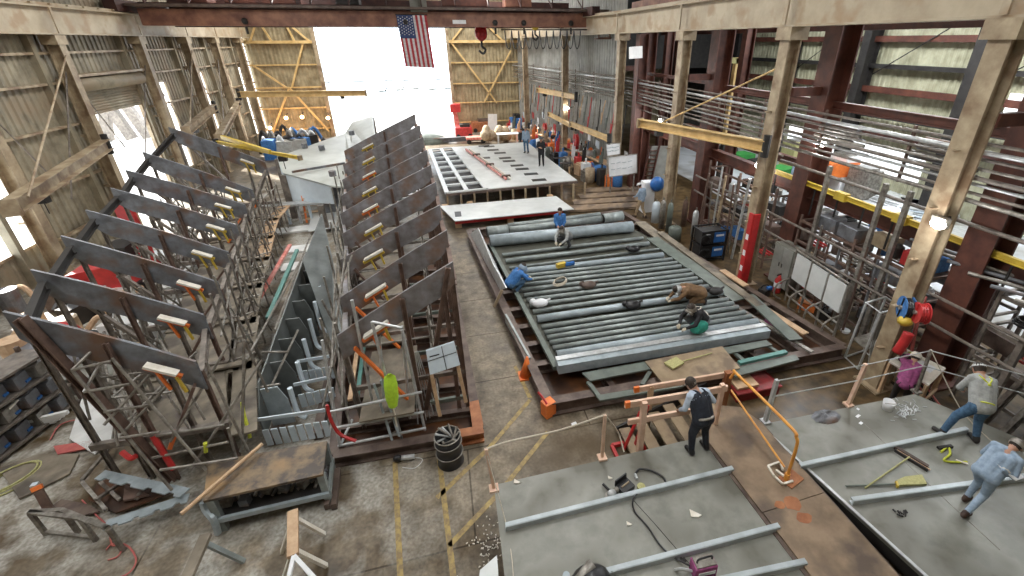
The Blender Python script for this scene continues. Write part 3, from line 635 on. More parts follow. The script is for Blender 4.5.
# left row scaffolding: crossed tubes between the web frames on both flanks and along the inside
for i in range(7):
    (A, B), (A2, B2) = LF[i], LF[i+1]; y0, y1 = LY[i], LY[i+1]
    nm = ordl[i]
    t = thing('scaffold_bay', 'galvanized scaffold tubes under the left row behind frame %s' % nm, 'scaffold', (B.x, y0, 0), 'scaffold bays under the left row')
    xa, xb = B.x-1.75, B2.x-1.75; xc, xd = A.x+.5, A2.x+.5
    for (p, q) in (((xa, y0+.3, .1), (xb, y1-.2, 2.5)), ((xa, y1-.2, .1), (xa, y0+.3, 2.4)), ((xc, y0+.3, .2), (xd, y1-.2, 2.6)), ((xc, y1-.2, .2), (xc, y0+.3, 2.6)), ((xa, y0+.4, 2.0), (xb, y1, 2.0)), ((xa, y0+.4, 1.0), (xb, y1, 1.0)), ((xc, y0+.4, 2.2), (xd, y1, 2.2)), ((xa, y0+.9, .6), (xc, y0+.9, 2.9)), ((xa, y0+1.0, 2.2), (xc, y0+1.0, .5)), ((xa, y0+.8, .5), (xc, y0+.8, .5)), ((xa, y0+.8, 1.5), (xc, y0+.8, 1.5))):
        obj('tube', MB().tube(p, q, .026), 'galv', t)
    for x, y in ((xa, y0+.35), (xa, y0+1.3), (xc, y0+.35), (xc, y0+1.3)): obj('standard', MB().tube((x, y, 0), (x, y, 2.75), .028), 'galv', t)
    if i == 0: continue
    # inner flank towards the aisle of the comb module
    t = thing('scaffold_bay', 'tall thin scaffold tubes on the inner flank of the left row beside frame %s' % nm, 'scaffold', (B.x+.7, y0, 0), 'scaffold along the inner flank of the left row')
    xe, xf = B.x+.18, B2.x+.18
    for y, x in ((y0+.1, xe), ((y0+y1)/2, (xe+xf)/2)):
        obj('standard', MB().tube((x, y, 0), (x+.05, y, 2.6+.35*((i*3) % 2)), .028), 'galv', t); obj('standard', MB().tube((x+.3, y+.2, 0), (x+.3, y+.2, 2.2), .026), 'post_grey', t)
        obj('ledger', MB().tube((x-.1, y, 1.1), (x+.4, y+.25, 1.1), .025), 'galv', t)
    for (p, q) in (((xe, y0, .1), (xf, y1, 2.1)), ((xe, y0, 1.1), (xf, y1, 1.1)), ((xe, y0, 1.9), (xf, y1, 1.9)), ((xe+.3, y0, 1.7), (xf+.3, y1, .2)), ((xe+.1, y0+.6, 2.3), (xe+.35, y0+.8, .1))):
        obj('tube', MB().tube(p, q, .024), 'galv', t)
# front gable of the left scaffold: ladder-like frames
def px_tubes(name, label, cat, segs, k='galv', r=.026, group=None):
    a0 = atY(*segs[0][0], segs[0][2]); t = thing(name, label, cat, (a0.x, a0.y, 0), group)
    for s_ in segs: obj('tube', MB().tube(atY(*s_[0], s_[2]), atY(*s_[1], s_[3] if len(s_) > 3 else s_[2]), r), k, t)
    return t
px_tubes('scaffold_ladder', 'leaning galvanized ladder frame at the front of the left row', 'scaffold', [((72, 370), (172, 490), 7.9, 7.3), ((112, 358), (206, 470), 7.9, 7.3), ((72, 370), (112, 361), 7.9), ((84, 392), (130, 384), 7.8), ((104, 412), (150, 405), 7.7), ((120, 438), (160, 432), 7.55), ((72, 370), (98, 345), 7.9, 8.2), ((84, 392), (108, 350), 7.8, 8.4), ((104, 425), (152, 372), 7.6, 8.2), ((120, 436), (176, 376), 7.6, 8.3)], 'galv')
px_tubes('scaffold_ladder', 'galvanized guard frame across the nearest end of the left decks', 'scaffold', [((150, 437), (224, 425), 7.6), ((152, 458), (228, 442), 7.5), ((160, 470), (238, 458), 7.3), ((206, 362), (250, 455), 8.1, 7.7), ((228, 428), (236, 458), 7.6), ((244, 340), (242, 450), 8.4, 7.8), ((190, 470), (262, 360), 7.5, 8.6), ((170, 442), (228, 345), 7.6, 8.6)], 'galv')
px_tubes('scaffold_ladder', 'crowd of slanted galvanized tubes inside the nearest left bay', 'scaffold', [((100, 352), (160, 372), 8.6), ((108, 400), (170, 352), 8.2, 9.4), ((128, 420), (196, 352), 8.0, 9.6), ((140, 350), (190, 430), 8.8, 8.0), ((160, 340), (205, 420), 9.0, 8.1), ((90, 420), (70, 340), 8.2, 8.8), ((118, 446), (100, 352), 7.8, 8.8), ((172, 402), (150, 350), 8.2, 9.2), ((96, 378), (150, 372), 8.4), ((112, 398), (172, 392), 8.2)], 'galv', .022)
px_tubes('scaffold_ladder', 'zigzag braced tubes between left decks and comb-edged module', 'scaffold', [((244, 340), (268, 392), 8.8), ((246, 360), (300, 262), 9, 13), ((275, 330), (310, 236), 10, 15), ((240, 452), (298, 330), 8, 10.5), ((262, 352), (288, 352), 9.6), ((256, 388), (280, 384), 9)], 'galv')
px_tubes('scaffold_ladder', 'row of slender uprights beside the tall grey side plate', 'scaffold', [((322, 300), (348, 350), 10), ((346, 250), (330, 372), 11.5, 9.5), ((348, 262), (352, 352), 11, 9.7), ((352, 255), (336, 300), 12, 11), ((336, 348), (322, 410), 9.6, 8.7)], 'galv')
for (u, v_, Y, l) in ((326, 118+60, 24, 0), (352, 205, 20, 1)): pass
# comb-edged module
t = thing('comb_edged_module', 'pale grey steel module with slotted comb plates between the two scaffold rows', 'steel module', (-3.8, 8.6, 0))
c0, c1 = at(264, 440, .3), at(331, 430, .3)
def comb(p, q, z0, z1, n, par, k='blue_white'):
    p, q = V(p), V(q); m = MB(); d = q-p
    m.bar(p+V((0, 0, z1-.04)), q+V((0, 0, z1-.04)), .03, .08)
    for i in range(n):
        a = p+d*(i/n+.018); b = p+d*((i+1)/n-.018); c_ = (a+b)/2; m.poly([V((a.x, a.y, z0)), V((b.x, b.y, z0)), V((b.x, b.y, z1-.06)), V((a.x, a.y, z1-.06))], (0, .03, 0))
    return obj('comb_plate', m, k, par)
comb(c0, c1, .12, .62, 8, t)
c2, c3 = at(300, 404, .3), at(336, 396, .3); comb(c2, c3, .18, .62, 5, t)
c4, c5 = at(303, 380, .3), at(337, 374, .3); comb(c4, c5, .18, .62, 5, t)
sA, sB = at(265, 436, .3), at(316, 290, .3)
m = MB(); m.poly([sA, V((sA.x, sA.y, .75)), V((sA.x-.02, sA.y+.5, 1.35)), V((sB.x, sB.y, 1.75)), sB], (.03, 0, 0)); obj('side_plate', m, 'plate_dark', t)
obj('tall_side_plate', MB().poly([at(303, 262, 1.9), at(321, 214, 2.4), at(332, 262, 1.7), at(347, 342, .6), at(334, 350, .5), at(322, 318, .7)], (.03, .02, 0)), 'plate_dark', t)
sC, sD = c1, at(345, 300, .3)
for i in range(7):
    f = .04+.13*i; a = lerp(sA, sB, f); b = lerp(sC, sD, f); z = 1.25+.05*i
    m = MB(); m.poly([V((a.x+.05, a.y+.12, .2)), V((a.x+.5, a.y+.12, .2)), V((a.x+.5, a.y+.12, z*.7)), V((a.x+.38, a.y+.12, z)), V((a.x+.05, a.y+.12, z))], (0, .03, 0)); obj('divider_plate', m, 'pipe_blue' if i == 0 else 'plate_dark', t)
    m = MB(); m.path([V((a.x+.62, a.y+.10, z*.95)), V((a.x+.62, a.y+.08, .75)), V((a.x+.66, a.y+.03, .5)), V((a.x+.8, a.y-.02, .40))], .055, 6, 5); obj('flange_strip', m, 'blue_white', t)
m = MB(); m.bar(at(272, 442, .1), at(325, 300, .1), .2, .2); m.bar(at(318, 436, .1), at(346, 300, .1), .2, .2); obj('base_rail', m, 'frame_rust', t)
# base skid under everything in the middle
t = thing('base_frame', 'low rust-brown beam frame under the right row, orange at its front corner', 'steel frame', (.1, 7.6, 0))
g = lambda u, v_, z=.15: at(u, v_, z)
q0, q1, q2, q3 = g(335, 459), g(479, 434), g(449, 262), g(352, 262)
obj('front_beam', MB().ibeam(q0, q1, .22, .28, .03), 'frame_rust', t); obj('side_beam', MB().ibeam(q1, q2, .22, .28, .03), 'frame_rust', t)
obj('side_beam', MB().ibeam(q0, q3, .2, .26, .03), 'frame_rust', t)
obj('painted_corner', MB().ibeam(q1+V((.0, .1, .005)), lerp(q1, q2, .1)+V((0, 0, .005)), .235, .285, .04), 'frame_orange', t)
obj('painted_corner', MB().ibeam(lerp(q1, q0, .22)+V((0, -.02, .005)), q1+V((.1, -.02, .005)), .235, .285, .04), 'frame_orange', t)
for f in (.08, .18, .3, .42, .54, .66, .78, .9): obj('cross_beam', MB().ibeam(lerp(q0, q3, f), lerp(q1, q2, f), .14, .2, .02), 'frame_rust', t)
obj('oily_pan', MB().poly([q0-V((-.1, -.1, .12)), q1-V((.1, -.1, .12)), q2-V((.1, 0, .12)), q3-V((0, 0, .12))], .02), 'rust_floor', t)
# interior decks of right row
for i in range(8):
    (A, B) = RF[i]; y0, y1 = RYY[i]+.15, RYY[i+1]-.1
    x0, x1 = A.x+.15, lerp(A, B, .52).x
    obj('plywood_deck', MB().poly([(x0, y0-(.7 if i == 0 else 0), .92), (x1, y0-(.7 if i == 0 else 0), .92), (x1, y1, .92), (x0, y1, .92)], .035), 'ply_dirty', label='plywood staging deck in the right row behind frame %s' % ordl[i], cat='staging deck')
obj('timber', MB().bar(at(350, 400, 1.0), at(358, 345, 1.0), .09, .06), 'wood', label='orange-tan timber lying on the nearest right plywood deck', cat='timber')
obj('timber', MB().bar(at(357, 399, 1.0), at(364, 345, 1.0), .08, .06), 'teal', label='green painted timber lying on the nearest right plywood deck', cat='timber')
for i in range(8):
    (A, B), (A2, B2) = RF[i], RF[i+1]; y0, y1 = RYY[i], RYY[i+1]; nm = ordl[i]
    t = thing('scaffold_bay', 'galvanized scaffold tubes under the right row behind frame %s' % nm, 'scaffold', (A.x, y0, 0), 'scaffold bays under the right row')
    xa = A.x-.25; xb = B.x-.7
    for p, q in (((xa, y0, 1.0), (A2.x-.25, y1, 1.0)), ((xa, y0, 2.0), (A2.x-.25, y1, 2.0)), ((xa, y0+.1, .2), (A2.x-.25, y1, 2.3)), ((xb, y0+.2, .4), (B2.x-.7, y1, .4)), ((xb, y0+.2, 1.6), (B2.x-.7, y1, 1.6)), ((xb, y0+.2, 1.6), (B2.x-.7, y1, .4)), ((xa, y0+.9, 1.8), (xb, y0+.9, 1.8))):
        obj('tube', MB().tube(p, q, .025), 'galv', t)
    for x in (xa, xb): obj('standard', MB().tube((x, y0+.9, .2), (x, y0+.9, 2.5), .028), 'galv', t)
    obj('standard', MB().tube((xa-.12, y0+.5, .2), (xa-.12, y0+.5, 2.9), .026), 'galv', t)
t = px_tubes('scaffold_tower', 'pale tube scaffold tower at the near end of the right row with a vest', 'scaffold', [((372, 322), (402, 440), 7.9, 7.9), ((402, 330), (425, 430), 7.9), ((372, 322), (402, 328), 7.9), ((330, 392), (340, 446), 7.9), ((330, 412), (422, 392), 7.8), ((335, 428), (424, 412), 7.8), ((338, 446), (426, 428), 7.8), ((322, 340), (340, 446), 8.1, 7.8), ((352, 300), (372, 400), 8.2), ((378, 318), (384, 400), 8.3), ((402, 326), (410, 418), 8.3), ((340, 446), (352, 420), 7.8, 8.6)], 'galv_light', .03)
# long rods leaning on the tower
t = thing('steel_rod', 'bundle of thin pale rods leaning beside the scaffold tower', 'rod bundle', tuple(at(432, 424, 0)))
for k in range(6): obj('rod', MB().tube(at(418+4*k, 424-2*k, .2), atY(412+1.2*k, 352, 8.5), .014, 6), 'galv_light', t)
t = thing('extension_ladder', 'blue-grey ladder lying upright against the front scaffold tubes', 'ladder', tuple(at(385, 440, .3)))
a, b, c_, d_ = atY(374, 384, 8.0), atY(392, 440, 7.7), atY(381, 380, 8.0), atY(399, 436, 7.7)
obj('rail', MB().bar(a, b, .04, .06), 'pipe_blue', t); obj('rail', MB().bar(c_, d_, .04, .06), 'pipe_blue', t)
for k in range(5): obj('rung', MB().tube(lerp(a, b, .1+.2*k), lerp(c_, d_, .1+.2*k), .014, 6), 'galv', t)
# whiteboard on timber legs
t = thing('layout_board', 'pale blue board with drawn lines leaning on timber legs in the right row', 'board', tuple(at(445, 410, 0)))
p = [atY(426, 351, 8.0), atY(454, 342, 8.0), atY(460, 365, 7.8), atY(430, 375, 7.8)]
obj('panel', MB().poly(p, (0, .03, .01)), 'blue_white', t)
nn = V((0, -.012, 0))
m = MB(); m.bar(lerp(p[0], p[1], .55)+nn, lerp(p[3], p[2], .55)+nn, .012, .008); m.bar(lerp(p[0], p[3], .42)+nn, lerp(p[1], p[2], .42)+nn, .012, .008); m.bar(lerp(p[0], p[3], .25)+nn+V((.05, 0, 0)), lerp(p[0], p[3], .25)+nn+V((.25, 0, .03)), .012, .02)
obj('drawn_line', m, 'black', t)
obj('leg', MB().bar(atY(431, 372, 7.85), atY(440, 416, 7.75), .07, .05), 'wood', t); obj('leg', MB().bar(atY(457, 362, 7.9), atY(466, 402, 7.75), .07, .05), 'wood', t)
# hull section, grey-white folded plates
t = thing('hull_section', 'large pale grey hull section lying on supports behind the scaffold rows', 'hull section', (-7, 26, 0))
h = lambda u, v_, z: at(u, v_, z)
a, b, c_, d_, e_, f_ = h(277, 157, 2.6), h(345, 133, 2.6), h(349, 150, 2.6), h(347, 187, 2.2), h(283, 173, 2.3), h(320, 203, 1.4)
b2, c2_, pk = h(372, 116, 3.4), h(376, 150, 2.6), h(352, 122, 3.0)
obj('top_plate', MB().poly([a, b, c_, h(347, 165, 2.5), e_], (0, 0, -.08)), 'hull', t)
obj('lower_plate', MB().poly([e_, h(347, 165, 2.5), d_, f_+V((.5, .3, .7))], (0, 0, -.08)), 'hull', t)
obj('fin_plate', MB().poly([b, pk, b2, c2_, c_], (.05, .12, -.1)), 'hull', t)
obj('side_plate', MB().poly([a+V((0, 0, -.1)), e_, f_+V((.5, .3, .7)), f_+V((.5, .3, -.2)), V((e_.x, e_.y, .9)), V((a.x, a.y, 1.2))], (.05, .05, 0)), 'blue_white', t)
obj('end_box', MB().poly([h(319, 187, 1.9), h(342, 184, 1.9), h(342, 184, 1.9)-V((0, 0, 1.3)), h(319, 187, 1.9)-V((0, 0, 1.3))], (0, .6, 0)), 'steel', t)
obj('manhole', MB().tube(h(330, 190, 1.5)-V((0, .3, 0)), h(330, 190, 1.5), .3, 14), 'black', t)
for (u, v_, z) in ((305, 148, 2.6), (322, 150, 2.6), (333, 176, 2.4), (352, 135, 2.9)): obj('lifting_lug', MB().tube(h(u, v_, z), h(u, v_, z)+V((0, 0, .25)), .16, 8), 'steel', t)
obj('seam_bar', MB().bar(h(292, 172, 2.45), h(345, 163, 2.6), .1, .1), 'steel', t)
for p in (a, b, e_, d_, f_, b2, c2_): obj('support_post', MB().bar((p.x, p.y, 0), (p.x, p.y, p.z-.1), .25, .25), 'post_grey', t)
# low frames with legs in front of the hull section
t = thing('work_trestle', 'long pale trestle frame with legs in front of the hull section', 'trestle', tuple(at(310, 222, 0)))
a, b = at(262, 206, 1.0), at(352, 200, 1.0)
obj('top_rail', MB().bar(a, b, .5, .1), 'galv_light', t)
for k in range(9): p = lerp(a, b, k/8); obj('leg', MB().bar((p.x, p.y, 0), (p.x, p.y, .95), .1, .1), 'galv_light' if k % 2 else 'blue_white', t)
t = thing('step_stand', 'small orange step stand before the pale trestle', 'step stand', tuple(at(315, 222, 0)))
p = at(316, 222, 0)
for dx in (-.4, .4): obj('side_rail', MB().bar(p+V((dx, 0, 0)), p+V((dx, .3, 1.3)), .08, .06), 'orange', t)
for k in range(4): obj('step', MB().bar(p+V((-.4, .05+.07*k, .2+.32*k)), p+V((.4, .05+.07*k, .2+.32*k)), .2, .05), 'wood', t)
obj('cover_sheet', MB().poly([at(312, 214, .2), at(345, 210, .2), at(348, 226, .2), at(308, 232, .2)], .03), 'deck_white', label='pale sheet lying on the floor at the foot of the trestle', cat='sheet')
for i, (u, v_, w_) in enumerate(((275, 232, 6), (290, 250, 5), (282, 268, 4))):  # pale sheets stand in for brightly lit bare floor
    obj('pallet_board', MB().bar(at(u, v_, .06), at(u+34, v_-4, .06), .7, .08), 'tarp', label=('pale sheet painted as lit floor left of the comb module, farthest of three', 'pale sheet painted as lit floor left of the comb module, middle of three', 'pale sheet painted as lit floor left of the comb module, nearest of three')[i], cat='sheet')
obj('green_bar', MB().bar(at(268, 318, .9), at(297, 250, .9), .12, .08), 'teal', label='pale green bar lying slanted beside the left row decks', cat='steel bar')
obj('red_bar', MB().bar(at(258, 300, .6), at(290, 245, .6), .12, .08), 'red_white', label='faded red bar lying beside the pale green one', cat='steel bar')
# ================================================================ REAR PLATFORM AND SLAB
z = .95
t = thing('plate_platform', 'large white plate platform with rows of cut slots below the far door', 'platform', tuple(at(510, 170, 0)))
Pp = lambda u, v_: at(u, v_, z)
m = MB(); m.poly([Pp(453, 147), Pp(527, 142), Pp(577, 180), Pp(486, 189)], -.05); obj('plate', m, 'deck_white', t)
gl = [Pp(430, 150), Pp(441, 149), Pp(453, 148)]; gn = [Pp(447, 193), Pp(467, 191), Pp(486, 189)]
for i in range(3): obj('grid_rail', MB().bar(gl[i], gn[i], .22, .1), 'deck_white', t)
for k in range(9):
    f = k/8; obj('grid_bar', MB().bar(lerp(gl[0], gn[0], f), lerp(gl[2], gn[2], f), .14, .1), 'deck_white', t)
obj('grid_floor', MB().poly([p-V((0, 0, .12)) for p in (gl[0], gl[2], gn[2], gn[0])], -.03), 'dark', t)  # dark sheet stands for the shade inside the grid openings
fr = [(447, 193.5), (486, 189.5), (577, 180.5)]
obj('edge_beam', MB().bar(Pp(446, 193.5)-V((0, 0, .08)), Pp(578, 180.5)-V((0, 0, .08)), .12, .12), 'frame_rust', t)
for k in range(12):
    p = lerp(Pp(447, 194), Pp(585, 181), k/11); obj('leg', MB().bar((p.x, p.y, 0), (p.x, p.y, z-.1), .1, .1), 'cream', t)
for k in range(12):
    p = lerp(Pp(440, 168), Pp(582, 165), k/11)
    if k < 11: obj('leg', MB().bar((p.x, p.y, 0), (p.x, p.y, z-.1), .1, .1), 'wood', t)
for (u, v_) in ((489, 146.5), (493, 150), (500, 153), (505, 158), (509, 161), (517, 165.5), (522, 169), (531, 174), (539, 180), (484, 158), (560, 158), (566, 163), (484, 146)):
    obj('slot', MB().box(Pp(u, v_)+V((0, 0, .006)), (.8, .45, .012)), 'black', t)
t = thing('strongback', 'long red and white clamping bar lying on the white plate platform', 'clamp bar', tuple(Pp(490, 170)))
a, b = Pp(466, 151)+V((0, 0, .12)), Pp(506, 181)+V((0, 0, .12))
obj('bar', MB().bar(a, b, .1, .12), 'red_white', t); obj('bar', MB().bar(a+V((.25, 0, 0)), b+V((.25, 0, 0)), .08, .1), 'wood_white', t)
for f in (.25, .6, .95): p = lerp(a, b, f); obj('clamp', MB().box(p+V((.15, 0, .05)), (.5, .2, .12)), 'frame_rust', t); 
t = thing('steel_slab', 'low white plate on red edge beams in front of the slotted platform', 'platform', tuple(at(510, 205, 0)))
obj('plate', MB().poly([at(440, 206, .5), at(455, 221, .5), at(574, 209, .5), at(556, 196, .5)], -.04), 'deck_white', t)
obj('edge_beam', MB().bar(at(455, 222, .38), at(563, 211, .38), .1, .2), 'red', t); obj('edge_beam', MB().bar(at(440, 206, .38), at(456, 221.5, .38), .1, .2), 'frame_rust', t)
obj('slot', MB().box(at(458, 214, .505), (.3, .7, .012)), 'black', t)
for (u, v_) in ((445, 208), (458, 221), (510, 216), (555, 210), (550, 198), (470, 205)): p = at(u, v_, .3); obj('block', MB().bar((p.x, p.y, 0), (p.x, p.y, .46), .3, .3), 'wood', t)
for k in range(4):
    obj('timber_mat', MB().bar(at(585-6*k, 191+6*k, .1), at(650-2*k, 187+6*k, .1), .75, .12), 'walk_ply', label='%s long timber mat on the floor right of the white slab' % ('farthest', 'second farthest', 'second nearest', 'nearest')[k], cat='timber mat')
obj('beam_row', MB().ibeam(at(425, 141, .3), at(500, 137, .3), .3, .4, .04), 'steel', label='long dark beam on the floor behind the slotted platform', cat='beam')
# ================================================================ MAIN FRAME WITH PIPES
t = thing('assembly_frame', 'large low brown beam frame under the rows of grey pipes', 'steel frame', (5.5, 13, 0))
zf = .22
A0, A1, A2, A3 = at(469, 234, zf), at(549, 407, zf), at(842, 351, zf), at(620, 214, zf)
for p, q in ((A0, A1), (A1, A2), (A2, A3), (A3, A0)): obj('rim_beam', MB().ibeam(p, q, .24, .38, .03), 'frame_rust', t)
I0, I1 = at(487, 240, zf), at(566, 372, zf)
R0, R1 = at(652, 243, zf), at(800, 352, zf)
for f in (.15, .3, .42, .52, .62, .71, .79, .87): obj('cross_beam', MB().ibeam(lerp(A0, A1, f), lerp(A3, A2, f), .2, .28, .02), 'frame_rust', t)
for f in (.2, .45, .7, .86): obj('stringer', MB().ibeam(lerp(A1, A2, f), lerp(A0, A3, f), .16, .24, .02), 'frame_rust', t)
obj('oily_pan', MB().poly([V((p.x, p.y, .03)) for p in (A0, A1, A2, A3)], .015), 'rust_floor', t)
obj('painted_corner', MB().box(A1+V((-.02, -.02, .0)), (.27, .24, .40), .4), 'orange', t)
zd = .46
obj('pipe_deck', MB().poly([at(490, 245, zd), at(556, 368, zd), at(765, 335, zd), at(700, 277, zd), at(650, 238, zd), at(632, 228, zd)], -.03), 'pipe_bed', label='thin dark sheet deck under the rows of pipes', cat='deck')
obj('edge_channel', MB().bar(at(490, 244, .5), at(556, 368, .5), .14, .1), 'green_steel', label='long grey-green edge channel along the left pipe ends', cat='steel bar')
# pipes
left = lambda y: 492+.54*(y-243)
rows = [(255, 238, .07), (261, 243.5, .09), (268, 249, .05), (272.5, 255, .11), (277, 259, .07), (281, 262.5, .07), (285.5, 266, .07), (290, 270, .07), (295, 274, .07), (300, 278, .07), (305.5, 281.5, .07), (311.5, 286, .07), (319, 292, .115), (327, 299, .07), (332.5, 303, .07), (337.5, 307, .07), (342.5, 312, .07), (348, 316, .07), (355, 322, .12)]
rx_ = [643, 649, 659, 663, 672, 677, 681, 690, 693, 697, 702, 708, 722, 728, 733, 738, 745, 751, 757]
nth = ['farthest', 'second', 'third', 'fourth', 'fifth', 'sixth', 'seventh', 'eighth', 'ninth', 'tenth', 'eleventh', 'twelfth', 'thirteenth', 'fourteenth', 'fifteenth', 'sixteenth', 'seventeenth', 'eighteenth', 'nearest']
for i, ((ya, yb, r), xr) in enumerate(zip(rows, rx_)):
    a, b = at(left(ya)+4, ya, zd+r+.02), at(xr, yb, zd+r+.02)
    t = thing('steel_pipe', '%sgrey steel pipe laid across the brown frame, %s counting from the far side' % ('thicker ' if r > .1 else '', nth[i]), 'pipe', tuple(lerp(a, b, .5)), 'grey pipes laid across the brown frame')
    obj('tube', MB().tube(a, b, r, 12), 'pipe_blue' if r > .1 else 'pipe', t, True)
    d = (b-a).normalized()
    for e, s_ in ((a, -1), (b, 1)): obj('pipe_mouth', MB().tube(e, e+d*s_*.004, r*.78, 12), 'black', t)
def bigpipe(label, a, b, r, k='pipe'):
    t = thing('steel_pipe', label, 'pipe', tuple(lerp(a, b, .5))); obj('tube', MB().tube(a, b, r, 18), k, t, True)
    d = (b-a).normalized()
    for e, s_ in ((a, -1), (b, 1)): obj('pipe_mouth', MB().tube(e, e+d*s_*.004, r*.82, 16), 'black', t)
bigpipe('very large pale blue-grey pipe across the far end of the frame', at(490, 241, .72), at(632, 226.5, .72), .24, 'pipe_blue')
bigpipe('thick grey pipe behind the very large one, left piece with a wide end', at(487, 232.5, .7), at(508, 230, .7), .24)
bigpipe('long grey pipe behind the very large one', at(509, 230.5, .68), at(602, 219, .68), .16)
bigpipe('short thick grey pipe at the far right corner of the frame', at(603, 219, .7), at(622, 216, .7), .23)
bigpipe('thin grey pipe farthest back at the far end of the frame', at(508, 226, .5), at(600, 214.5, .5), .12)
t = thing('box_beam', 'pale blue-grey long beam at the near side of the pipe rows', 'beam', tuple(at(660, 352, .5)))
a, b = at(557, 366, .60), at(766, 331, .60)
obj('channel', MB().bar(a, b, .34, .26), 'pipe_blue', t); obj('top_flange', MB().bar(a+V((0, .1, .15)), b+V((0, .1, .15)), .16, .03), 'galv_light', t)
obj('flat_bar', MB().poly([at(582, 374, .5), at(766, 341, .5), at(772, 346, .5), at(590, 382, .5)], .04), 'green_steel', label='long green-grey flat bar in front of the pale box beam', cat='steel bar')
obj('flat_bar', MB().poly([at(596, 397, .5), at(678, 383, .5), at(683, 388, .5), at(600, 402, .5)], .05), 'green_steel', label='green-grey flat bar left of the plywood sheet at the frame front', cat='steel bar')
obj('flat_bar', MB().poly([at(728, 371, .5), at(795, 356, .5), at(799, 361, .5), at(735, 378, .5)], .05), 'green_steel', label='green-grey flat bar right of the plywood sheet at the frame front', cat='steel bar')
obj('flat_bar', MB().bar(at(739, 363, .6), at(786, 352, .6), .12, .08), 'teal', label='short teal bar across the front right of the frame', cat='steel bar')
for i, (p, q) in enumerate((((588, 382), (600, 398)), ((650, 372), (642, 385)), ((733, 352), (745, 362)), ((766, 345), (782, 355)))):
    obj('short_bar', MB().bar(at(*p, .46), at(*q, .46), .1, .06), 'green_steel', label='short cross bar at the frame front, %s from the left' % ('first', 'second', 'third', 'fourth')[i], cat='steel bar')
obj('plywood_sheet', MB().poly([at(645, 362, .56), at(722, 347, .56), at(740, 369, .56), at(664, 386, .56)], .03), 'ply', label='brown plywood sheet lying on the front of the frame with a broom head on it', cat='plywood')
# right-hand plank walk and left upright plates
for i, (p, q, k, w_) in enumerate((((640, 222), (700, 268), 'ply_dirty', .5), ((652, 238), (740, 300), 'green_steel', .55), ((660, 232), (760, 306), 'ply_dirty', .3), ((704, 270), (806, 334), 'wood', .22), ((722, 270), (746, 286), 'wood', .25), ((748, 295), (796, 340), 'green_steel', .4), ((700, 285), (812, 352), 'galv', .12))):
    obj('plank', MB().bar(at(*p, .5+.045*(i % 3)), at(*q, .5+.045*(i % 3)), w_, .04), k, label=('grey-brown plank at the far right corner of the frame', 'wide green-grey plate along the right of the pipe ends', 'long dirty plank right of the wide green-grey plate', 'pale long timber right of the pipe ends', 'short pale timber beside the blue welding machines', 'green-grey plate at the near right of the frame', 'thin grey bar along the near right stringer')[i], cat='plank')
obj('upright_plate', MB().poly([at(470, 234, .4), at(478, 228, 1.0), at(492, 262, 1.0), at(506, 288, .9), at(500, 290, .4)], (.03, 0, 0)), 'galv_light', label='pale plate standing on edge along the far left of the frame', cat='steel plate')
obj('upright_plate', MB().bar(at(506, 318, .3), at(530, 362, .3), .06, .3), 'pipe', label='low grey edge plate on the left rim beside the traffic cone', cat='steel plate')
obj('prop', MB().bar(at(494, 307, .2), at(502, 290, .8), .08, .08), 'cream', label='pale prop leaning at the left rim of the frame', cat='prop')
# small brackets on pipes, tools
for i, (u, v_, k, l) in enumerate(((540, 303, 'white', 'pale cloth pad on the pipes at the left'), (589, 285, 'frame_rust', 'brown round pad lying on the middle pipes'), (561, 265, 'yellow', 'yellow and blue grinder on the far pipes'), (633, 305, 'black', 'black grinder on the pipes left of the brown-jacketed worker'), (560, 280, 'rope', 'coil of pale rope on the left pipes'), (634, 249, 'black', 'dark tool cluster on the far right pipes'), (716, 291, 'dark', 'dark hose bundle at the right pipe ends'))):
    c = at(u, v_, .72); m = MB()
    if k == 'rope':
        for q in range(3): m.ring(c+V((0, 0, .03*q-.08)), .32-.02*q, .02, n=16, m=5, sq=.6)
    elif i == 2: m.box(c, (.35, .16, .16), .3); m.m = 1; m.tube(c+V((.15, 0, 0)), c+V((.5, .05, 0)), .08)
    else:
        m.sph(c, (.26, .18, .13), 10, 6); m.tube(c, c+V((.35, .12, .03)), .035); m.sph(c+V((-.2, .1, .02)), (.12, .1, .1), 8, 5)
    obj(('pad', 'pad', 'angle_grinder', 'angle_grinder', 'rope_coil', 'tool_cluster', 'hose_bundle')[i], m, [k, 'blue'] if i == 2 else k, smooth=i != 2, label=l, cat=('pad', 'pad', 'grinder', 'grinder', 'rope', 'tools', 'hose')[i])
t = thing('traffic_cone', 'orange cone leaning on the left rim of the brown frame', 'cone', tuple(at(526, 376, 0)))
c = at(526, 376, 0); obj('cone', MB().tube(c+V((0, 0, .03)), c+V((.05, 0, .62)), .17, 14, .03), 'orange', t, True); obj('base', MB().box(c+V((0, 0, .02)), (.38, .38, .04)), 'orange', t)
obj('plastic_jug', MB().sph(at(771, 323, .35), (.2, .2, .25), 10, 7), 'cloth_pink', smooth=True, label='dark magenta container inside the frame at the near right', cat='container')
t = thing('straw_broom', 'straw broom head lying on the plywood sheet with green handle', 'broom', tuple(at(690, 366, .6)))
obj('bristles', MB().poly([at(664, 364, .62), at(676, 358, .62), at(684, 364, .62), at(673, 370, .62)], .05), 'straw', t); obj('handle', MB().tube(at(680, 362, .64), at(712, 353, .64), .015), 'straw', t)
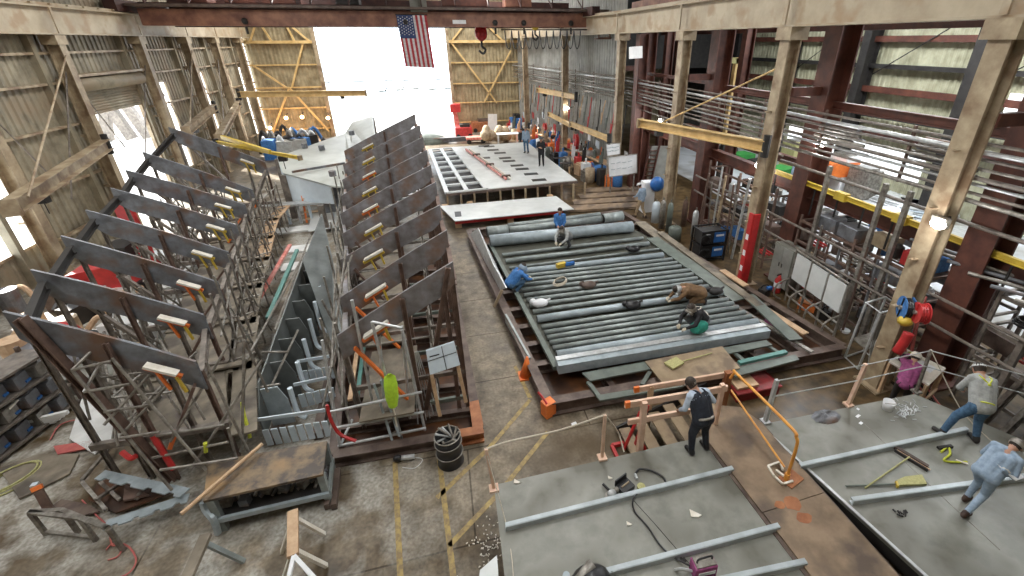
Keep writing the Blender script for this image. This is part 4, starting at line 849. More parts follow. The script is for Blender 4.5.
# ================================================================ FOREGROUND PLATFORMS AND WALKWAY
zp = 1.0
G = lambda u, v_, z=zp: at(u, v_, z)
def ext(p, q, Y): return lerp(p, q, (Y-p.y)/(q.y-p.y))
def legs(t, pts, z, k='frame_rust'):
    for p in pts: obj('leg', MB().bar((p[0], p[1], 0), (p[0], p[1], z), .14, .14), k, t)
l0, l1, l2, l3 = G(494, 485), G(705, 436), G(813, 580), G(498, 556)
t = thing('steel_platform', 'grey steel plate platform left of the wooden walkway with channel bars on it', 'platform', (2.3, 4, 0))
m = MB(); L2 = ext(l1, l2, 1.6); L3 = V((l3.x, 1.6, zp)); m.poly([l0, l1, L2, L3], -.06); obj('deck_plate', m, 'deck_grey', t)
obj('skirt_beam', MB().bar(l0+V((.05, -.06, -.16)), l1+V((-.05, -.06, -.16)), .1, .2), 'frame_rust', t); obj('skirt_beam', MB().bar(l0+V((.06, -.1, -.16)), L3+V((.06, 0, -.16)), .1, .2), 'frame_rust', t)
obj('corner_plate', MB().poly([G(497, 555), G(480, 570), G(476, 600), G(500, 600)], -.03), 'deck_white', t)
legs(t, [(.5, 5.2), (2.3, 5.1), (4, 5.), (.5, 3.2), (2.3, 3.2), (4.1, 3.2)], zp-.08)
def chan(p, q, h=.10, d=.07, k='pipe_blue'):
    m = MB(); p, q = V(p), V(q); m.bar(p+V((0, 0, h/2)), q+V((0, 0, h/2)), .02, h); m.bar(p+V((0, d/2, h)), q+V((0, d/2, h)), d, .018); m.bar(p+V((0, d/2, .01)), q+V((0, d/2, .01)), d, .018); return m
obj('stiffener', chan(G(506, 531), G(733, 473)), 'flange', t)
obj('stiffener', chan(G(596, 580), G(779, 531)), 'flange', t)
obj('stiffener', chan(G(700, 590), G(806, 567)), 'flange', t)
obj('plate_seam', MB().path([G(624, 490, 1.003), G(655, 524, 1.003), G(700, 576, 1.003)], .005, 5, 1), 'dark', t)
# walkway
t = thing('plywood_walkway', 'brown plywood walkway between the two grey steel platforms with orange paint marks', 'walkway', (5.2, 4, 0))
w0, w1, w2, w3 = G(705, 437, 1.06), G(717, 405, 1.06), G(740, 407, 1.06), G(760, 421, 1.06); w4 = G(899, 576, 1.06); W4 = ext(w3, w4, 1.6); W0 = ext(w0, G(811, 576, 1.06), 1.6)
mid = .42
a, b = lerp(w0, W0, mid), lerp(w3, W4, mid)
obj('plywood_panel', MB().poly([w0, w1, w2, w3, b, a], -.03), 'walk_ply', t)
obj('plywood_panel', MB().poly([a+V((.01, -.012, 0)), b+V((0, -.012, 0)), W4, W0], -.03), 'walk_ply', t)
for p, q in ((w0, W0), (w3, W4)): obj('bearer', MB().bar(p+V((0, 0, -.12)), q+V((0, 0, -.12)), .1, .16), 'frame_rust', t)
for q in (.1, .4, .7): legs(t, [tuple(lerp(w0, W0, q))[:2], tuple(lerp(w3, W4, q))[:2]], .95)
for (u, v_, r) in ((792, 503, .13), (804, 518, .10), (780, 505, .07)):
    m = MB(); c = G(u, v_, 1.062); m.poly([c+V((r*(1+.5*random.random())*math.cos(k*.6), .8*r*(1+.5*random.random())*math.sin(k*.6), 0)) for k in range(10)], .002); obj('paint_mark', m, 'frame_orange', t)
# right platform
r0, r1, r2 = G(758, 425), G(915, 394), G(1030, 443); r3 = G(925, 577)
t = thing('steel_platform', 'wide grey steel plate platform at the lower right with two long channel bars', 'platform', (8, 3.5, 0))
R3 = ext(r0, r3, 1.5); R2 = V((11.1, 3.7, zp)); 
obj('deck_plate', MB().poly([r0, r1, r2, R2, V((11.3, 1.5, zp)), R3], -.06), 'deck_grey', t)
obj('edge_strip', MB().bar(r0+V((.02, 0, .012)), R3+V((.02, 0, .012)), .05, .02), 'galv_light', t)
obj('skirt_beam', MB().bar(r0+V((.05, -.05, -.16)), r1+V((-.05, -.05, -.16)), .1, .2), 'frame_rust', t); obj('skirt_beam', MB().bar(r0+V((.06, 0, -.18)), R3+V((.06, 0, -.18)), .1, .22), 'dark', t); obj('skirt_beam', MB().bar(r1+V((-.05, -.05, -.16)), r2+V((-.05, 0, -.16)), .1, .2), 'frame_rust', t)
legs(t, [(6, 5.3), (8, 5.2), (9.3, 5.1), (6.4, 2.6), (8.6, 2.6), (10.5, 3.4)], zp-.08)
obj('stiffener', chan(G(800, 470), G(967, 433)), 'flange', t)
obj('stiffener', chan(G(852, 505), G(1060, 476)), 'flange', t)
obj('plate_seam', MB().path([G(858, 418, 1.003), G(935, 490, 1.003), G(1000, 550, 1.003)], .005, 5, 1), 'galv', t)
# orange goose-neck rail on its base
t = thing('gooseneck_handrail', 'orange bent-tube handrail standing on the plywood walkway', 'handrail', tuple(G(786, 480, 1.06)))
b0 = G(786, 480, 1.06); zt = atY(799, 436, b0.y).z; tp = at(735, 372, zt)
obj('tube', MB().path([b0, V((b0.x, b0.y, zt-.25)), V((b0.x-.01, b0.y+.05, zt-.08)), V((b0.x-.02, b0.y+.22, zt)), lerp(V((b0.x-.02, b0.y+.2, zt)), tp, .95), tp+V((0, 0, -.02)), tp+V((-.03, .06, -.2))], .028, 10, 8), 'orange_rail', t, True)
obj('lower_rail', MB().tube(at(731, 390, zt-.35), b0+V((0.02, .12, .18)), .02), 'orange_rail', t)
obj('base_plate', MB().box(b0+V((.1, .0, .01)), (.36, .26, .02), .3), 'frame_orange', t); obj('socket', MB().tube(b0, b0+V((0, 0, .16)), .045), 'orange_rail', t)
t = thing('toggle_clamp', 'pair of pale steel clamps piled at the foot of the orange handrail', 'clamp', tuple(G(776, 474, 1.06)))
for (p, q) in (((768, 466), (780, 462)), ((768, 466), (774, 476)), ((780, 462), (783, 470)), ((774, 476), (783, 484)), ((776, 470), (784, 476)), ((783, 484), (793, 481))):
    obj('bar', MB().bar(G(*p, 1.09), G(*q, 1.12), .035, .03), 'wood_white', t)
# timber stair and its rails
ys0, ys1 = 5.75, 6.85
t = thing('timber_stair', 'short timber stair with plank treads descending left beside the walkway', 'stairs', (4.2, 6.2, 0))
for k in range(6):
    x = 5.0-.34*k; z = .92-.15*k; obj('tread', MB().bar((x-.05, ys0+.05, z), (x-.05, ys1, z), .26, .04), 'ply', t)
for y in (ys0, ys1+.05): obj('stringer', MB().bar((5.25, y, .9), (3.1, y, 0.06), .05, .26), 'dark' if y > 6 else 'frame_rust', t)
t = thing('timber_railing', 'pinkish timber railing with orange post standing around the stair', 'railing', (4.4, 6, 0))
Yf, Yb = 5.72, 6.95
obj('front_rail', MB().bar(atY(625, 405, Yf), atY(727, 388, Yf), .05, .13), 'wood_pink', t); obj('front_rail', MB().bar(atY(628, 422, Yf), atY(690, 411, Yf), .05, .12), 'wood_pink', t)
obj('back_rail', MB().bar(atY(634, 390, Yb), atY(729, 374, Yb), .05, .14), 'wood_pink', t)
obj('back_rail', MB().bar(atY(640, 405, Yb), atY(729, 389, Yb), .05, .12), 'wood', t)
p = atY(643, 404, Yf); obj('post', MB().bar((p.x, Yf-.05, .0), (p.x, Yf-.05, p.z+.1), .1, .1), 'wood_pink', t)
p = atY(651, 388, Yb); obj('post', MB().bar((p.x, Yb, 0), (p.x, Yb, p.z+.05), .1, .1), 'wood', t)
p = atY(728, 372, Yb); obj('post', MB().bar((p.x-.02, Yb-.05, 0.0), (p.x-.02, Yb-.05, p.z+.05), .16, .12), 'frame_orange', t)
p = atY(723, 388, Yf); obj('post', MB().bar((p.x-.02, Yf, 1.07), (p.x-.02, Yf, p.z+.1), .08, .08), 'wood_pink', t)
for e, q in (((625, 405), (630, 404)), ): obj('painted_end', MB().bar(atY(*e, Yf-.002), atY(*q, Yf-.002), .056, .136), 'orange', t)
obj('painted_end', MB().bar(atY(634, 390, Yb-.002), atY(639, 389, Yb-.002), .056, .146), 'orange', t)
# red barrier stuff
t = thing('red_stand', 'red painted stand on the floor at the foot of the timber stair', 'stand', tuple(at(628, 450, 0)))
p = at(628, 452, 0); m = MB()
for a, b in (((-.3, -.2, .06), (.35, -.2, .06)), ((-.3, .2, .06), (.35, .2, .06)), ((-.3, -.2, .06), (-.3, .2, .06)), ((.35, -.2, .06), (.35, .2, .06))): m.bar(p+V(a), p+V(b), .07, .07)
obj('base', m, 'red', t)
obj('post', MB().bar(p+V((.15, 0, .1)), p+V((.35, 0, 1.25)), .06, .06), 'red', t); obj('post', MB().bar(p+V((-.1, 0, .1)), p+V((.25, .1, 1.0)), .05, .05), 'red', t)
t = thing('red_tub', 'low red tub on the floor behind the timber railing', 'tub', tuple(at(755, 388, 0)))
c = at(750, 390, 0); obj('body', MB().poly([c+V((-.6, -.3, 0)), c+V((.6, -.3, 0)), c+V((.55, .3, 0)), c+V((-.55, .3, 0))], .26), 'red_dark', t); obj('rim', MB().path([c+V((-.62, -.32, .26)), c+V((.62, -.32, .26)), c+V((.57, .32, .26)), c+V((-.57, .32, .26))], .03, 6, 1, True), 'red_dark', t); obj('timber_lid', MB().box(c+V((-.25, 0, .31)), (.6, .4, .06)), 'wood', t)
# rope posts
def post(label, u0, v0, u1, v1, z, k, w_=.05):
    b = at(u0, v0, z); tpp = atY(u1, v1, b.y); t = thing('guard_post', label, 'post', tuple(b)); obj('shaft', MB().bar(b, tpp, w_, w_), k, t); obj('foot', MB().box(b+V((0, 0, .02)), (.16, .16, .04)), k, t); return tpp
g1 = post('thin wooden rope post on the back edge of the left platform', 602, 458, 605, 415, zp, 'wood_pink')
g2 = post('copper-coloured wooden post at the left corner of the left platform', 494, 489, 486, 449, zp-.0, 'wood_pink')
g3 = post('grey angle-iron guard post between walkway and right platform', 765, 422, 777, 380, zp, 'galv_light', .07)
g4 = post('pinkish wooden guard post at the back of the right platform', 848, 405, 866, 364, zp, 'wood_pink', .07)
g5 = post('grey steel guard pole at the far corner of the right platform', 916, 392, 931, 350, zp, 'galv', .05)
obj('guard_rope', MB().path([g2, at(510, 441, 1.6), at(560, 430, 1.6), g1], .016, 6, 6), 'rope', label='pale rope sagging between the two wooden posts at the left platform', cat='rope')
obj('guard_rope', MB().path([g1, G(618, 432, 1.3), G(624, 452, 1.0)], .014, 6, 6), 'rope', label='loose rope end hanging down from the thin wooden rope post', cat='rope')
obj('guard_wire', MB().path([g2+V((0, 0, -.1)), G(505, 520, 1.02), G(512, 560, 1.02), G(514, 600, 1.02)], .008, 5, 5), 'rope', label='thin pale cord running down along the left edge of the left platform', cat='cord')
for dz, l in ((-.02, 'upper'), (-.42, 'lower')):
    obj('guard_wire', MB().tube(g3+V((0, 0, dz)), g4+V((0, 0, dz)), .012, 6), 'galv_light', label=l+' guard wire from the angle-iron post to the pinkish post', cat='wire')
    obj('guard_wire', MB().tube(g4+V((0, 0, dz)), g5+V((0, 0, dz)), .012, 6), 'galv_light', label=l+' guard wire from the pinkish post to the corner pole', cat='wire')
    obj('guard_wire', MB().tube(g5+V((0, 0, dz)), V((11.6, 3.2, g5.z+dz)), .012, 6), 'galv_light', label=l+' guard wire running right from the corner pole', cat='wire')
obj('guard_wire', MB().path([g5, G(960, 408, 1.2), G(990, 440, 1.0), G(1004, 452, 1.02)], .01, 5, 5), 'rope', label='slack cord from the corner pole to the platform deck', cat='cord')
# things on the left platform
def coil(name, label, cat, c, R, n, r, k, sq=1.):
    m = MB(); 
    for i in range(n): m.ring(V(c)+V((random.uniform(-.03, .03), random.uniform(-.03, .03), r+i*r*1.5)), R*(1-.07*i), r, n=20, m=5, sq=sq)
    return obj(name, m, k, smooth=True, label=label, cat=cat)
def grinder(label, c, rz, k1, k2, s=1.):
    t = thing('angle_grinder', label, 'power tool', tuple(c)); d = V((math.cos(rz), math.sin(rz), 0))*s
    obj('body', MB().tube(c+V((0, 0, .05)), c+d*.26+V((0, 0, .05)), .04*s, 10), k1, t, True); obj('head', MB().sph(c+V((0, 0, .06))-d*.05, (.07*s, .06*s, .06*s), 10, 6), k2, t, True)
    obj('disc', MB().tube(c-d*.06+V((0, 0, .012)), c-d*.06+V((0, 0, .02)), .09*s, 16), 'galv', t); obj('side_handle', MB().tube(c-d*.04+V((0, 0, .06)), c-d*.04+V((-d.y*.18, d.x*.18, .09)), .02*s), 'black', t)
grinder('grey power tool on the left platform beside the black case', G(614, 494), .5, 'galv', 'galv_light', 1.2)
t = thing('tool_case', 'small open black case on the left platform', 'case', tuple(G(625, 488))); c = G(625, 489)
obj('box', MB().box(c+V((0, 0, .05)), (.26, .2, .1), .4), 'black', t); obj('lid', MB().box(c+V((-.05, .1, .13)), (.26, .02, .14), .4), 'black', t); obj('tool', MB().tube(c+V((-.08, -.03, .11)), c+V((.08, .04, .11)), .015), 'cream', t)
obj('tape_roll', MB().tube(G(641, 488), G(641, 488)+V((0, 0, .05)), .07, 16), 'straw', label='pale yellow tape roll on the left platform', cat='tape')
obj('air_hose', MB().path([G(635, 474, 1.03), G(640, 469, 1.03), G(652, 471, 1.03), G(664, 478, 1.03), G(666, 487, 1.03)], .018, 7, 8), 'rubber', smooth=True, label='short curved black hose beyond the far channel bar', cat='hose')
obj('hose_fitting', MB().tube(G(635, 474, 1.03), G(637, 479, 1.03), .025, 8), 'galv_light', label='pale metal fitting at the end of the short black hose', cat='fitting')
obj('air_hose', MB().path([G(640, 491, 1.04), G(633, 500, 1.14), G(635, 512, 1.03), G(648, 527, 1.03), G(660, 545, 1.03), G(672, 556, 1.03), G(690, 566, 1.1)], .014, 7, 8), 'rubber', smooth=True, label='long black hose snaking over the left platform to the wire feeder', cat='hose')
for i, (u, v_, s_, l) in enumerate(((695, 514, .09, 'pale paper scrap on the left platform between the channel bars'), (629, 524, .045, 'tiny pale scrap on the left platform left of the hose'), (517, 482, .06, 'pale scrap at the far left corner of the left platform'), (683, 560, .05, 'dark lump beside the pink wire feeder'), (610, 478, .04, 'tiny white scrap beyond the grey power tool'))):
    c = G(u, v_, zp+.002); obj('paper_scrap' if i != 3 else 'metal_lump', MB().poly([c+V((-s_, -s_*.4, 0)), c+V((s_*.2, -s_*.8, 0)), c+V((s_, -s_*.6, 0)), c+V((s_*.1, s_*.3, 0)), c+V((-s_*.6, s_, 0))], .02), 'wood_white' if i != 3 else 'dark', label=l, cat='scrap')
t = thing('wire_feeder', 'dark pink portable wire feeder at the bottom edge of the left platform', 'welding feeder', tuple(G(702, 570)))
c = G(702, 572); obj('body', MB().box(c+V((0, 0, .13)), (.34, .2, .24), -.05), 'cloth_pink', t, bevel=.015); obj('top_panel', MB().box(c+V((0, 0, .26)), (.30, .16, .03), -.05), 'galv', t)
obj('handle', MB().path([c+V((-.12, 0, .27)), c+V((-.1, 0, .34)), c+V((.1, 0, .34)), c+V((.12, 0, .27))], .014, 6, 4), 'black', t); obj('label_strip', MB().box(c+V((0, -.103, .14)), (.26, .008, .07), -.05), 'white', t)
obj('gun_lead', MB().path([c+V((-.17, 0, .1)), c+V((-.3, .05, .12)), c+V((-.38, .12, .02))], .02, 6, 5), 'galv_light', t)
t = thing('tool_bag', 'black bag with a thick grey tube, cut off at the bottom edge of the view', 'bag', tuple(G(588, 580)))
c = G(588, 583); obj('body', MB().sph(c+V((.02, -.05, .12)), (.30, .22, .2), 14, 8), 'black', t, True); obj('grey_tube', MB().tube(c+V((-.28, -.12, .18)), c+V((.08, .08, .30)), .075, 14), 'galv', t, True); obj('blue_cap', MB().tube(c+V((-.32, .08, .0)), c+V((-.30, .08, .2)), .05, 10), 'pipe_blue', t)
# things on the right platform
t = thing('bucket', 'small white bucket on the right platform near the corner pole', 'bucket', tuple(G(887, 409)))
c = G(887, 409); obj('body', MB().lathe(c, [(0, 0), (.09, 0), (.12, .2), (.11, .2), (.085, .02), (0, .02)], 18), 'white', t, True); obj('handle', MB().path([c+V((-.12, 0, .19)), c+V((-.05, -.1, .24)), c+V((.06, -.1, .23)), c+V((.12, 0, .19))], .008, 5, 5), 'galv', t)
t = thing('dust_sheet', 'crumpled dark grey cloth on the right platform', 'cloth', tuple(G(826, 417)))
m = MB(); c = G(826, 417); n = 14
for i in range(n+1):
    for j in range(n+1):
        x, y = i/n-.5, j/n-.5; rr = math.hypot(x, y)*2; m.v.append(c+V((x*.62, y*.36, .01+max(0, .13*(1-rr**2))*(.5+.9*noise.noise(V((x*7, y*7, 1)))))))
for i in range(n):
    for j in range(n):
        if math.hypot((i+.5)/n-.5, (j+.5)/n-.5) < .5: m.f.append((i*(n+1)+j, (i+1)*(n+1)+j, (i+1)*(n+1)+j+1, i*(n+1)+j+1)); m.mi.append(0)
obj('cloth', m, 'steel', t, True)
m = MB()
for k in range(60):
    c = G(random.gauss(905, 8), random.gauss(413, 5)); a = random.random()*3; m.bar(c+V((0, 0, .01)), c+V((.09*math.cos(a), .09*math.sin(a), .02)), .012, .008)
obj('metal_scraps', m, 'galv_light', label='scatter of small pale metal scraps beside the white bucket', cat='scrap', kind='stuff')
for i, (u, v_) in enumerate(((858, 416), (861, 423), (858, 409))):
    obj('sticker', MB().box(G(u, v_, zp+.002), (.12-.03*i, .05, .004), .3), 'white', label='white square sticker on the right platform, %s of three' % ('middle', 'nearest', 'farthest')[i], cat='sticker')
t = thing('push_broom', 'wide push broom with dark head lying across the right platform', 'broom', tuple(G(910, 457)))
a, b = G(894, 449), G(927, 469); obj('head', MB().bar(a+V((0, 0, .05)), b+V((0, 0, .05)), .07, .06), 'boot', t); obj('bristles', MB().bar(a+V((-.03, -.04, .03)), b+V((-.03, -.04, .03)), .07, .06), 'dark', t); obj('wood_edge', MB().bar(a+V((-.02, -.06, .05)), b+V((-.02, -.06, .05)), .02, .025), 'wood', t)
obj('handle', MB().tube(lerp(a, b, .48)+V((0, 0, .06)), G(865, 488, 1.04), .014, 8), 'straw', t)
t = thing('straw_broom', 'straw broom with green handle lying on the right platform', 'broom', tuple(G(895, 484)))
m = MB(); p = [G(896, 482), G(904, 478.5), G(921, 476.5), G(926, 486), G(898, 487)]; m.poly([q+V((0, 0, .01)) for q in p], .045)
obj('bristles', m, 'straw', t); obj('handle', MB().tube(G(897, 484, 1.03), G(846, 486, 1.03), .015, 8), 'green_steel', t); obj('binding', MB().bar(G(896, 482, 1.04), G(898, 487, 1.04), .03, .06), 'yellow', t)
t = thing('lanyard', 'yellow webbing lanyard with dark clips on the right platform', 'lanyard', tuple(G(948, 455)))
obj('webbing', MB().path([G(941, 452, 1.02), G(948, 447, 1.03), G(950, 454, 1.02), G(944, 460, 1.02), G(952, 462, 1.02), G(967, 462, 1.02)], .02, 6, 6), 'harness', t, True)
obj('clip', MB().bar(G(938, 448, 1.03), G(952, 446, 1.03), .06, .04), 'dark', t); obj('clip', MB().bar(G(956, 460, 1.03), G(968, 464, 1.03), .03, .02), 'wood_white', t)
m = MB(); 
for k in range(8): c = G(random.gauss(903, 4), random.gauss(515, 2)); m.bar(c+V((0, 0, .02)), c+V((random.uniform(-.1, .1), .05, .03)), .02, .02)
obj('shackle', m, 'dark', label='small dark shackle pieces on the right platform at its near side', cat='shackle')
# drum, table, trestles, and steel pieces at the lower left
c = at(451, 461, 0); t = thing('oil_drum', 'black steel drum filled with offcuts by the orange frame corner', 'drum', tuple(c))
R_ = .26; H_ = .74
obj('shell', MB().lathe(c, [(0, .02), (R_, .02), (R_, 0), (R_+.012, .01), (R_, .03), (R_, .27), (R_+.018, .29), (R_, .31), (R_, .55), (R_+.018, .57), (R_, .59), (R_, H_), (R_-.015, H_), (R_-.015, H_-.22), (0, H_-.22)], 28), 'black', t, True)
obj('rim', MB().ring(c+V((0, 0, H_)), R_, .015, n=28), 'galv', t, True)
for z in (.29, .57): obj('hoop', MB().ring(c+V((0, 0, z)), R_+.012, .013, n=28), 'galv', t, True)
for k in range(9): a = k*2.4; obj('offcut', MB().tube(c+V((.18*math.cos(a), .18*math.sin(a), H_-.24)), c+V((.24*math.cos(a+2), .24*math.sin(a+2), H_+.04+.02*(k % 3))), .022, 7), 'galv' if k % 3 else 'galv_light', t)
zt_ = .86
t = thing('steel_work_table', 'heavy steel work table with rust-stained top at the lower left', 'table', tuple(at(270, 500, 0)))
T0, T1, T2, T3 = at(201, 478, zt_), at(208, 462, zt_), at(327, 441, zt_), at(323, 474, zt_)
T0 = at(203, 501, zt_); 
obj('table_top', MB().poly([T0, T1, T2, T3], -.05), 'table_rust', t)
dn = lambda p, z: V((p.x, p.y, z))
for p in (T0+V((.08, .05, 0)), T3+V((-.06, .05, 0)), T2+V((-.05, -.05, 0)), T1+V((.1, -.05, 0))): obj('leg', MB().bar(dn(p, 0), dn(p, zt_-.05), .12, .1), 'pipe', t)
obj('lower_shelf', MB().poly([dn(T0, .3), dn(T1, .3), dn(T2, .3), dn(T3, .3)], .03), 'dark', t)
obj('shelf_rail', MB().bar(dn(T0, .34)+V((0, -.02, 0)), dn(T3, .34)+V((0, -.02, 0)), .06, .1), 'pipe_blue', t); obj('shelf_rail', MB().bar(dn(T3, .34), dn(T2, .34), .06, .1), 'pipe', t)
for k in range(16):
    a = lerp(dn(T0, .36), dn(T3, .36), .08+.055*k)+V((0, .12+.25*random.random(), 0)); m = MB()
    if k % 3: m.tube(a, a+V((random.uniform(-.3, .3), .2, .04)), .03, 8)
    else: m.box(a+V((0, 0, .08)), (.16, .14, .15), k)
    obj('steel_offcut', m, 'steel' if k % 2 else 'galv', label='loose steel offcut on the lower shelf of the steel work table', cat='offcut', group='offcuts on the table shelf')
obj('timber_pole', MB().tube(at(181, 514, .98), at(262, 444, .98), .035, 8), 'wood', label='long thin timber pole leaning across the steel work table', cat='pole')
for i in range(2):
    obj('cable_tray', MB().bar(at(331+7*i, 470, .1), at(327+7*i, 507, .1), .1, .14), 'frame_rust', label='rusty bar on the floor right of the steel work table, %s' % ('inner one', 'outer one')[i], cat='steel bar')
def sawhorse(label, a, b, spread, k, kl, wd=.16):
    a, b = V(a), V(b); t = thing('sawhorse', label, 'sawhorse', (a.x, a.y, 0)); d = (b-a).normalized(); s_ = V((-d.y, d.x, 0)).normalized()
    obj('top_beam', MB().bar(a, b, wd, .07), k, t)
    for e, q in ((a, 1), (b, -1)):
        for sg in (-1, 1):
            p = e+d*.12*q; f = p+s_*sg*spread; f.z = 0; obj('leg', MB().bar(p, f, .08, .05), kl, t)
sawhorse('timber sawhorse with white near end below the steel table', at(293, 511, .72), at(293, 556, .72), .34, 'wood', 'wood_white')
t = thing('white_bracket', 'white painted angle bracket on the near end of the timber sawhorse', 'bracket', tuple(at(300, 575, .6)))
obj('side', MB().bar(at(289, 577, .74), at(294, 556, .76), .06, .05), 'white', t); obj('side', MB().bar(at(294, 556, .76), at(316, 580, .7), .06, .05), 'white', t)
sawhorse('weathered timber sawhorse with a grey steel leg, cut by the lower edge', at(206, 535, .7), at(184, 585, .7), .4, 'ply_dirty', 'pipe')
obj('fabricated_bracket', MB().path([at(203, 502, .7), at(206, 510, .55), at(214, 520, .4), at(218, 533, .05)], .06, 6, 5), 'pipe_blue', label='curved grey bracket standing at the left end of the steel table', cat='bracket')
t = thing('pipe_stand', 'low grey frame stand with open sides at the lower left', 'stand', tuple(at(50, 550, 0)))
p0, p1, p2, p3 = at(29, 512, .62), at(80, 518, .62), at(108, 528, .62), at(62, 510, .62)
for p, q in ((p0, p1), (p0, p3), (p3, p2), (p1, p2)): obj('top_rail', MB().bar(p, q, .07, .05), 'galv', t)
for p in (p0, p1, p2, p3): obj('leg', MB().bar(dn(p, 0), dn(p, .6), .06, .06), 'galv', t)
obj('lower_rail', MB().bar(dn(p0, .08), dn(p1, .08), .05, .05), 'galv', t)
t = thing('toothed_bracket', 'large grey V-shaped toothed steel plates lying in front of the left row', 'steel bracket', tuple(at(150, 500, 0)))
def toothed(a, b, wd, n=4):
    a, b = V(a), V(b); d = (b-a); s_ = V((-d.y, d.x, 0)).normalized(); pts = [a, b, b+s_*wd]
    for k in range(n): f = 1-(k+.5)/n; pts += [lerp(a, b, f+.2/n)+s_*wd, lerp(a, b, f+.12/n)+s_*wd*.72, lerp(a, b, f-.12/n)+s_*wd*.72, lerp(a, b, f-.2/n)+s_*wd]
    pts.append(a+s_*wd); return MB().poly(pts, .03)
obj('toothed_plate', toothed(at(190, 489, .42), at(106, 471, .5), .2), 'pipe_blue', t); obj('toothed_plate', toothed(at(108, 521, .3), at(190, 494, .35), -.2), 'pipe_blue', t)
obj('pan', MB().poly([at(88, 500, .12), at(104, 476, .12), at(176, 492, .12), at(116, 514, .12)], .03), 'rust_floor', t); obj('gusset', MB().poly([at(126, 486, .2), at(150, 496, .2), at(124, 502, .2)], .05), 'post_rust', t)
for p, q in (((82, 480), (112, 445)), ((82, 482), (106, 510)), ((100, 482), (120, 500)), ((96, 500), (128, 478)), ((150, 478), (136, 500))): obj('strut', MB().bar(at(*p, .35), at(*q, .2), .06, .05), 'galv' if p[0] < 90 else 'post_grey', t)
t = thing('pipe_bollard', 'leaning brown steel stub with orange painted tip on the floor', 'steel stub', tuple(at(48, 510, 0)))
obj('stub', MB().bar(at(50, 511, .1), at(38, 490, .55), .12, .1), 'post_rust', t); obj('painted_tip', MB().bar(at(38, 490, .55), at(36, 486, .62), .14, .12), 'orange', t); obj('blue_cap', MB().bar(at(35, 485, .63), at(34, 484, .66), .1, .08), 'blue_white', t)
obj('steel_plate', MB().poly([at(46, 512, .06), at(62, 500, .06), at(88, 505, .06), at(100, 512, .06), at(70, 520, .06)], .03), 'frame_rust', label='rusty plate scraps beside the leaning orange-tipped stub', cat='steel plate')
obj('air_hose', MB().path([at(82, 500, .04), at(96, 515, .04), at(108, 527, .04), at(112, 545, .04), at(120, 543, .04), at(130, 548, .04), at(136, 560, .04), at(130, 572, .04), at(118, 578, .04)], .014, 6, 7), 'hose_pink', smooth=True, label='pink air hose winding over the floor at the lower left', cat='hose')
obj('air_hose', MB().path([at(106, 550, .03), at(112, 544, .03), at(122, 546, .03), at(118, 556, .03), at(108, 560, .03)], .013, 6, 6), 'hose_pink', smooth=True, label='small loop of pink hose left of the winding pink hose', cat='hose')
obj('air_hose', MB().path([at(50, 440, .04), at(60, 425, .04), at(80, 420, .04), at(100, 428, .04), at(104, 440, .04)], .014, 6, 6), 'hose_pink', smooth=True, label='pink hose looped around the pale floor sheet at the left', cat='hose')
coil('hose_coil', 'yellowish hose coil lying on the floor below the blue parts shelf', 'hose', at(12, 480, .0), .5, 3, .02, 'straw', .7)
t = thing('hand_tool', 'pale battery tool with cord on the floor left of the black drum', 'power tool', tuple(at(408, 459, 0)))
c = at(408, 459, 0); obj('body', MB().tube(c+V((-.16, 0, .07)), c+V((.14, -.03, .07)), .055, 10), 'galv_light', t, True); obj('head', MB().sph(c+V((-.2, 0, .08)), (.1, .08, .08), 10, 6), 'black', t, True)
obj('cord', MB().path([c+V((.1, 0, .02)), c+V((.3, -.1, .01)), c+V((.15, -.28, .01)), c+V((-.1, -.2, .01))], .008, 5, 6), 'white', t)
m = MB()
for k in range(90):
    c = at(random.gauss(492, 12), random.gauss(545, 14), .0); c.z = .01; m.box(c, (.02+.02*random.random(), .015, .01), k)
obj('floor_debris', m, 'wood_white', label='scatter of pale chips on the floor left of the left platform', cat='debris', kind='stuff')
obj('offcut', MB().box(at(574, 424, .03), (.12, .07, .04), .2), 'white', label='small white block on the brown floor by the frame front', cat='block')
# hi-vis vest on the tower, straps
t = thing('safety_vest', 'lime hi-vis vest hanging on the pale scaffold tower', 'vest', tuple(atY(390, 404, 7.75)))
c = atY(390, 392, 7.72); m = MB(); top = atY(389, 374, 7.72); bot = atY(393, 407, 7.72)
prof = [(0, .03), (.10, .10), (.35, .125), (.75, .12), (1, .08)]; nn_ = 12; vs = []
for f, r in prof:
    for k in range(nn_): a = 2*math.pi*k/nn_; vs.append(lerp(top, bot, f)+V((r*math.cos(a)*(1+.25*math.sin(3*a)), r*.6*math.sin(a), 0)))
m.add(vs, [(i*nn_+k, i*nn_+(k+1) % nn_, (i+1)*nn_+(k+1) % nn_, (i+1)*nn_+k) for i in range(4) for k in range(nn_)]+[tuple(range(nn_))]); obj('fabric', m, 'hi_vis', t, True)
obj('strap', MB().path([bot, atY(395, 416, 7.72), atY(397, 428, 7.75)], .02, 6, 4), 'wood_white', t)
def strap(label, pts, k, r=.035): obj('ratchet_strap', MB().path([atY(u, v_, Y) for u, v_, Y in pts], r, 6, 5), k, label=label, cat='strap')
strap('red and white strap tied to the left corner of the pale scaffold tower', [(327, 405, 7.7), (331, 420, 7.65), (340, 434, 7.6), (356, 441, 7.5)], 'red')
strap('bright red strap hanging on the guard frame of the left row', [(153, 436, 7.6), (160, 447, 7.55), (168, 460, 7.5), (174, 469, 7.45)], 'red', .05)
strap('yellow strap hanging on a scaffold tube left of the comb-edged module', [(242, 402, 8.3), (244, 415, 8.2), (248, 428, 8.1), (250, 438, 8.0)], 'harness')
strap('small yellow strap at the far left corner of the steel table', [(205, 443, 7.5), (206, 452, 7.5)], 'harness')
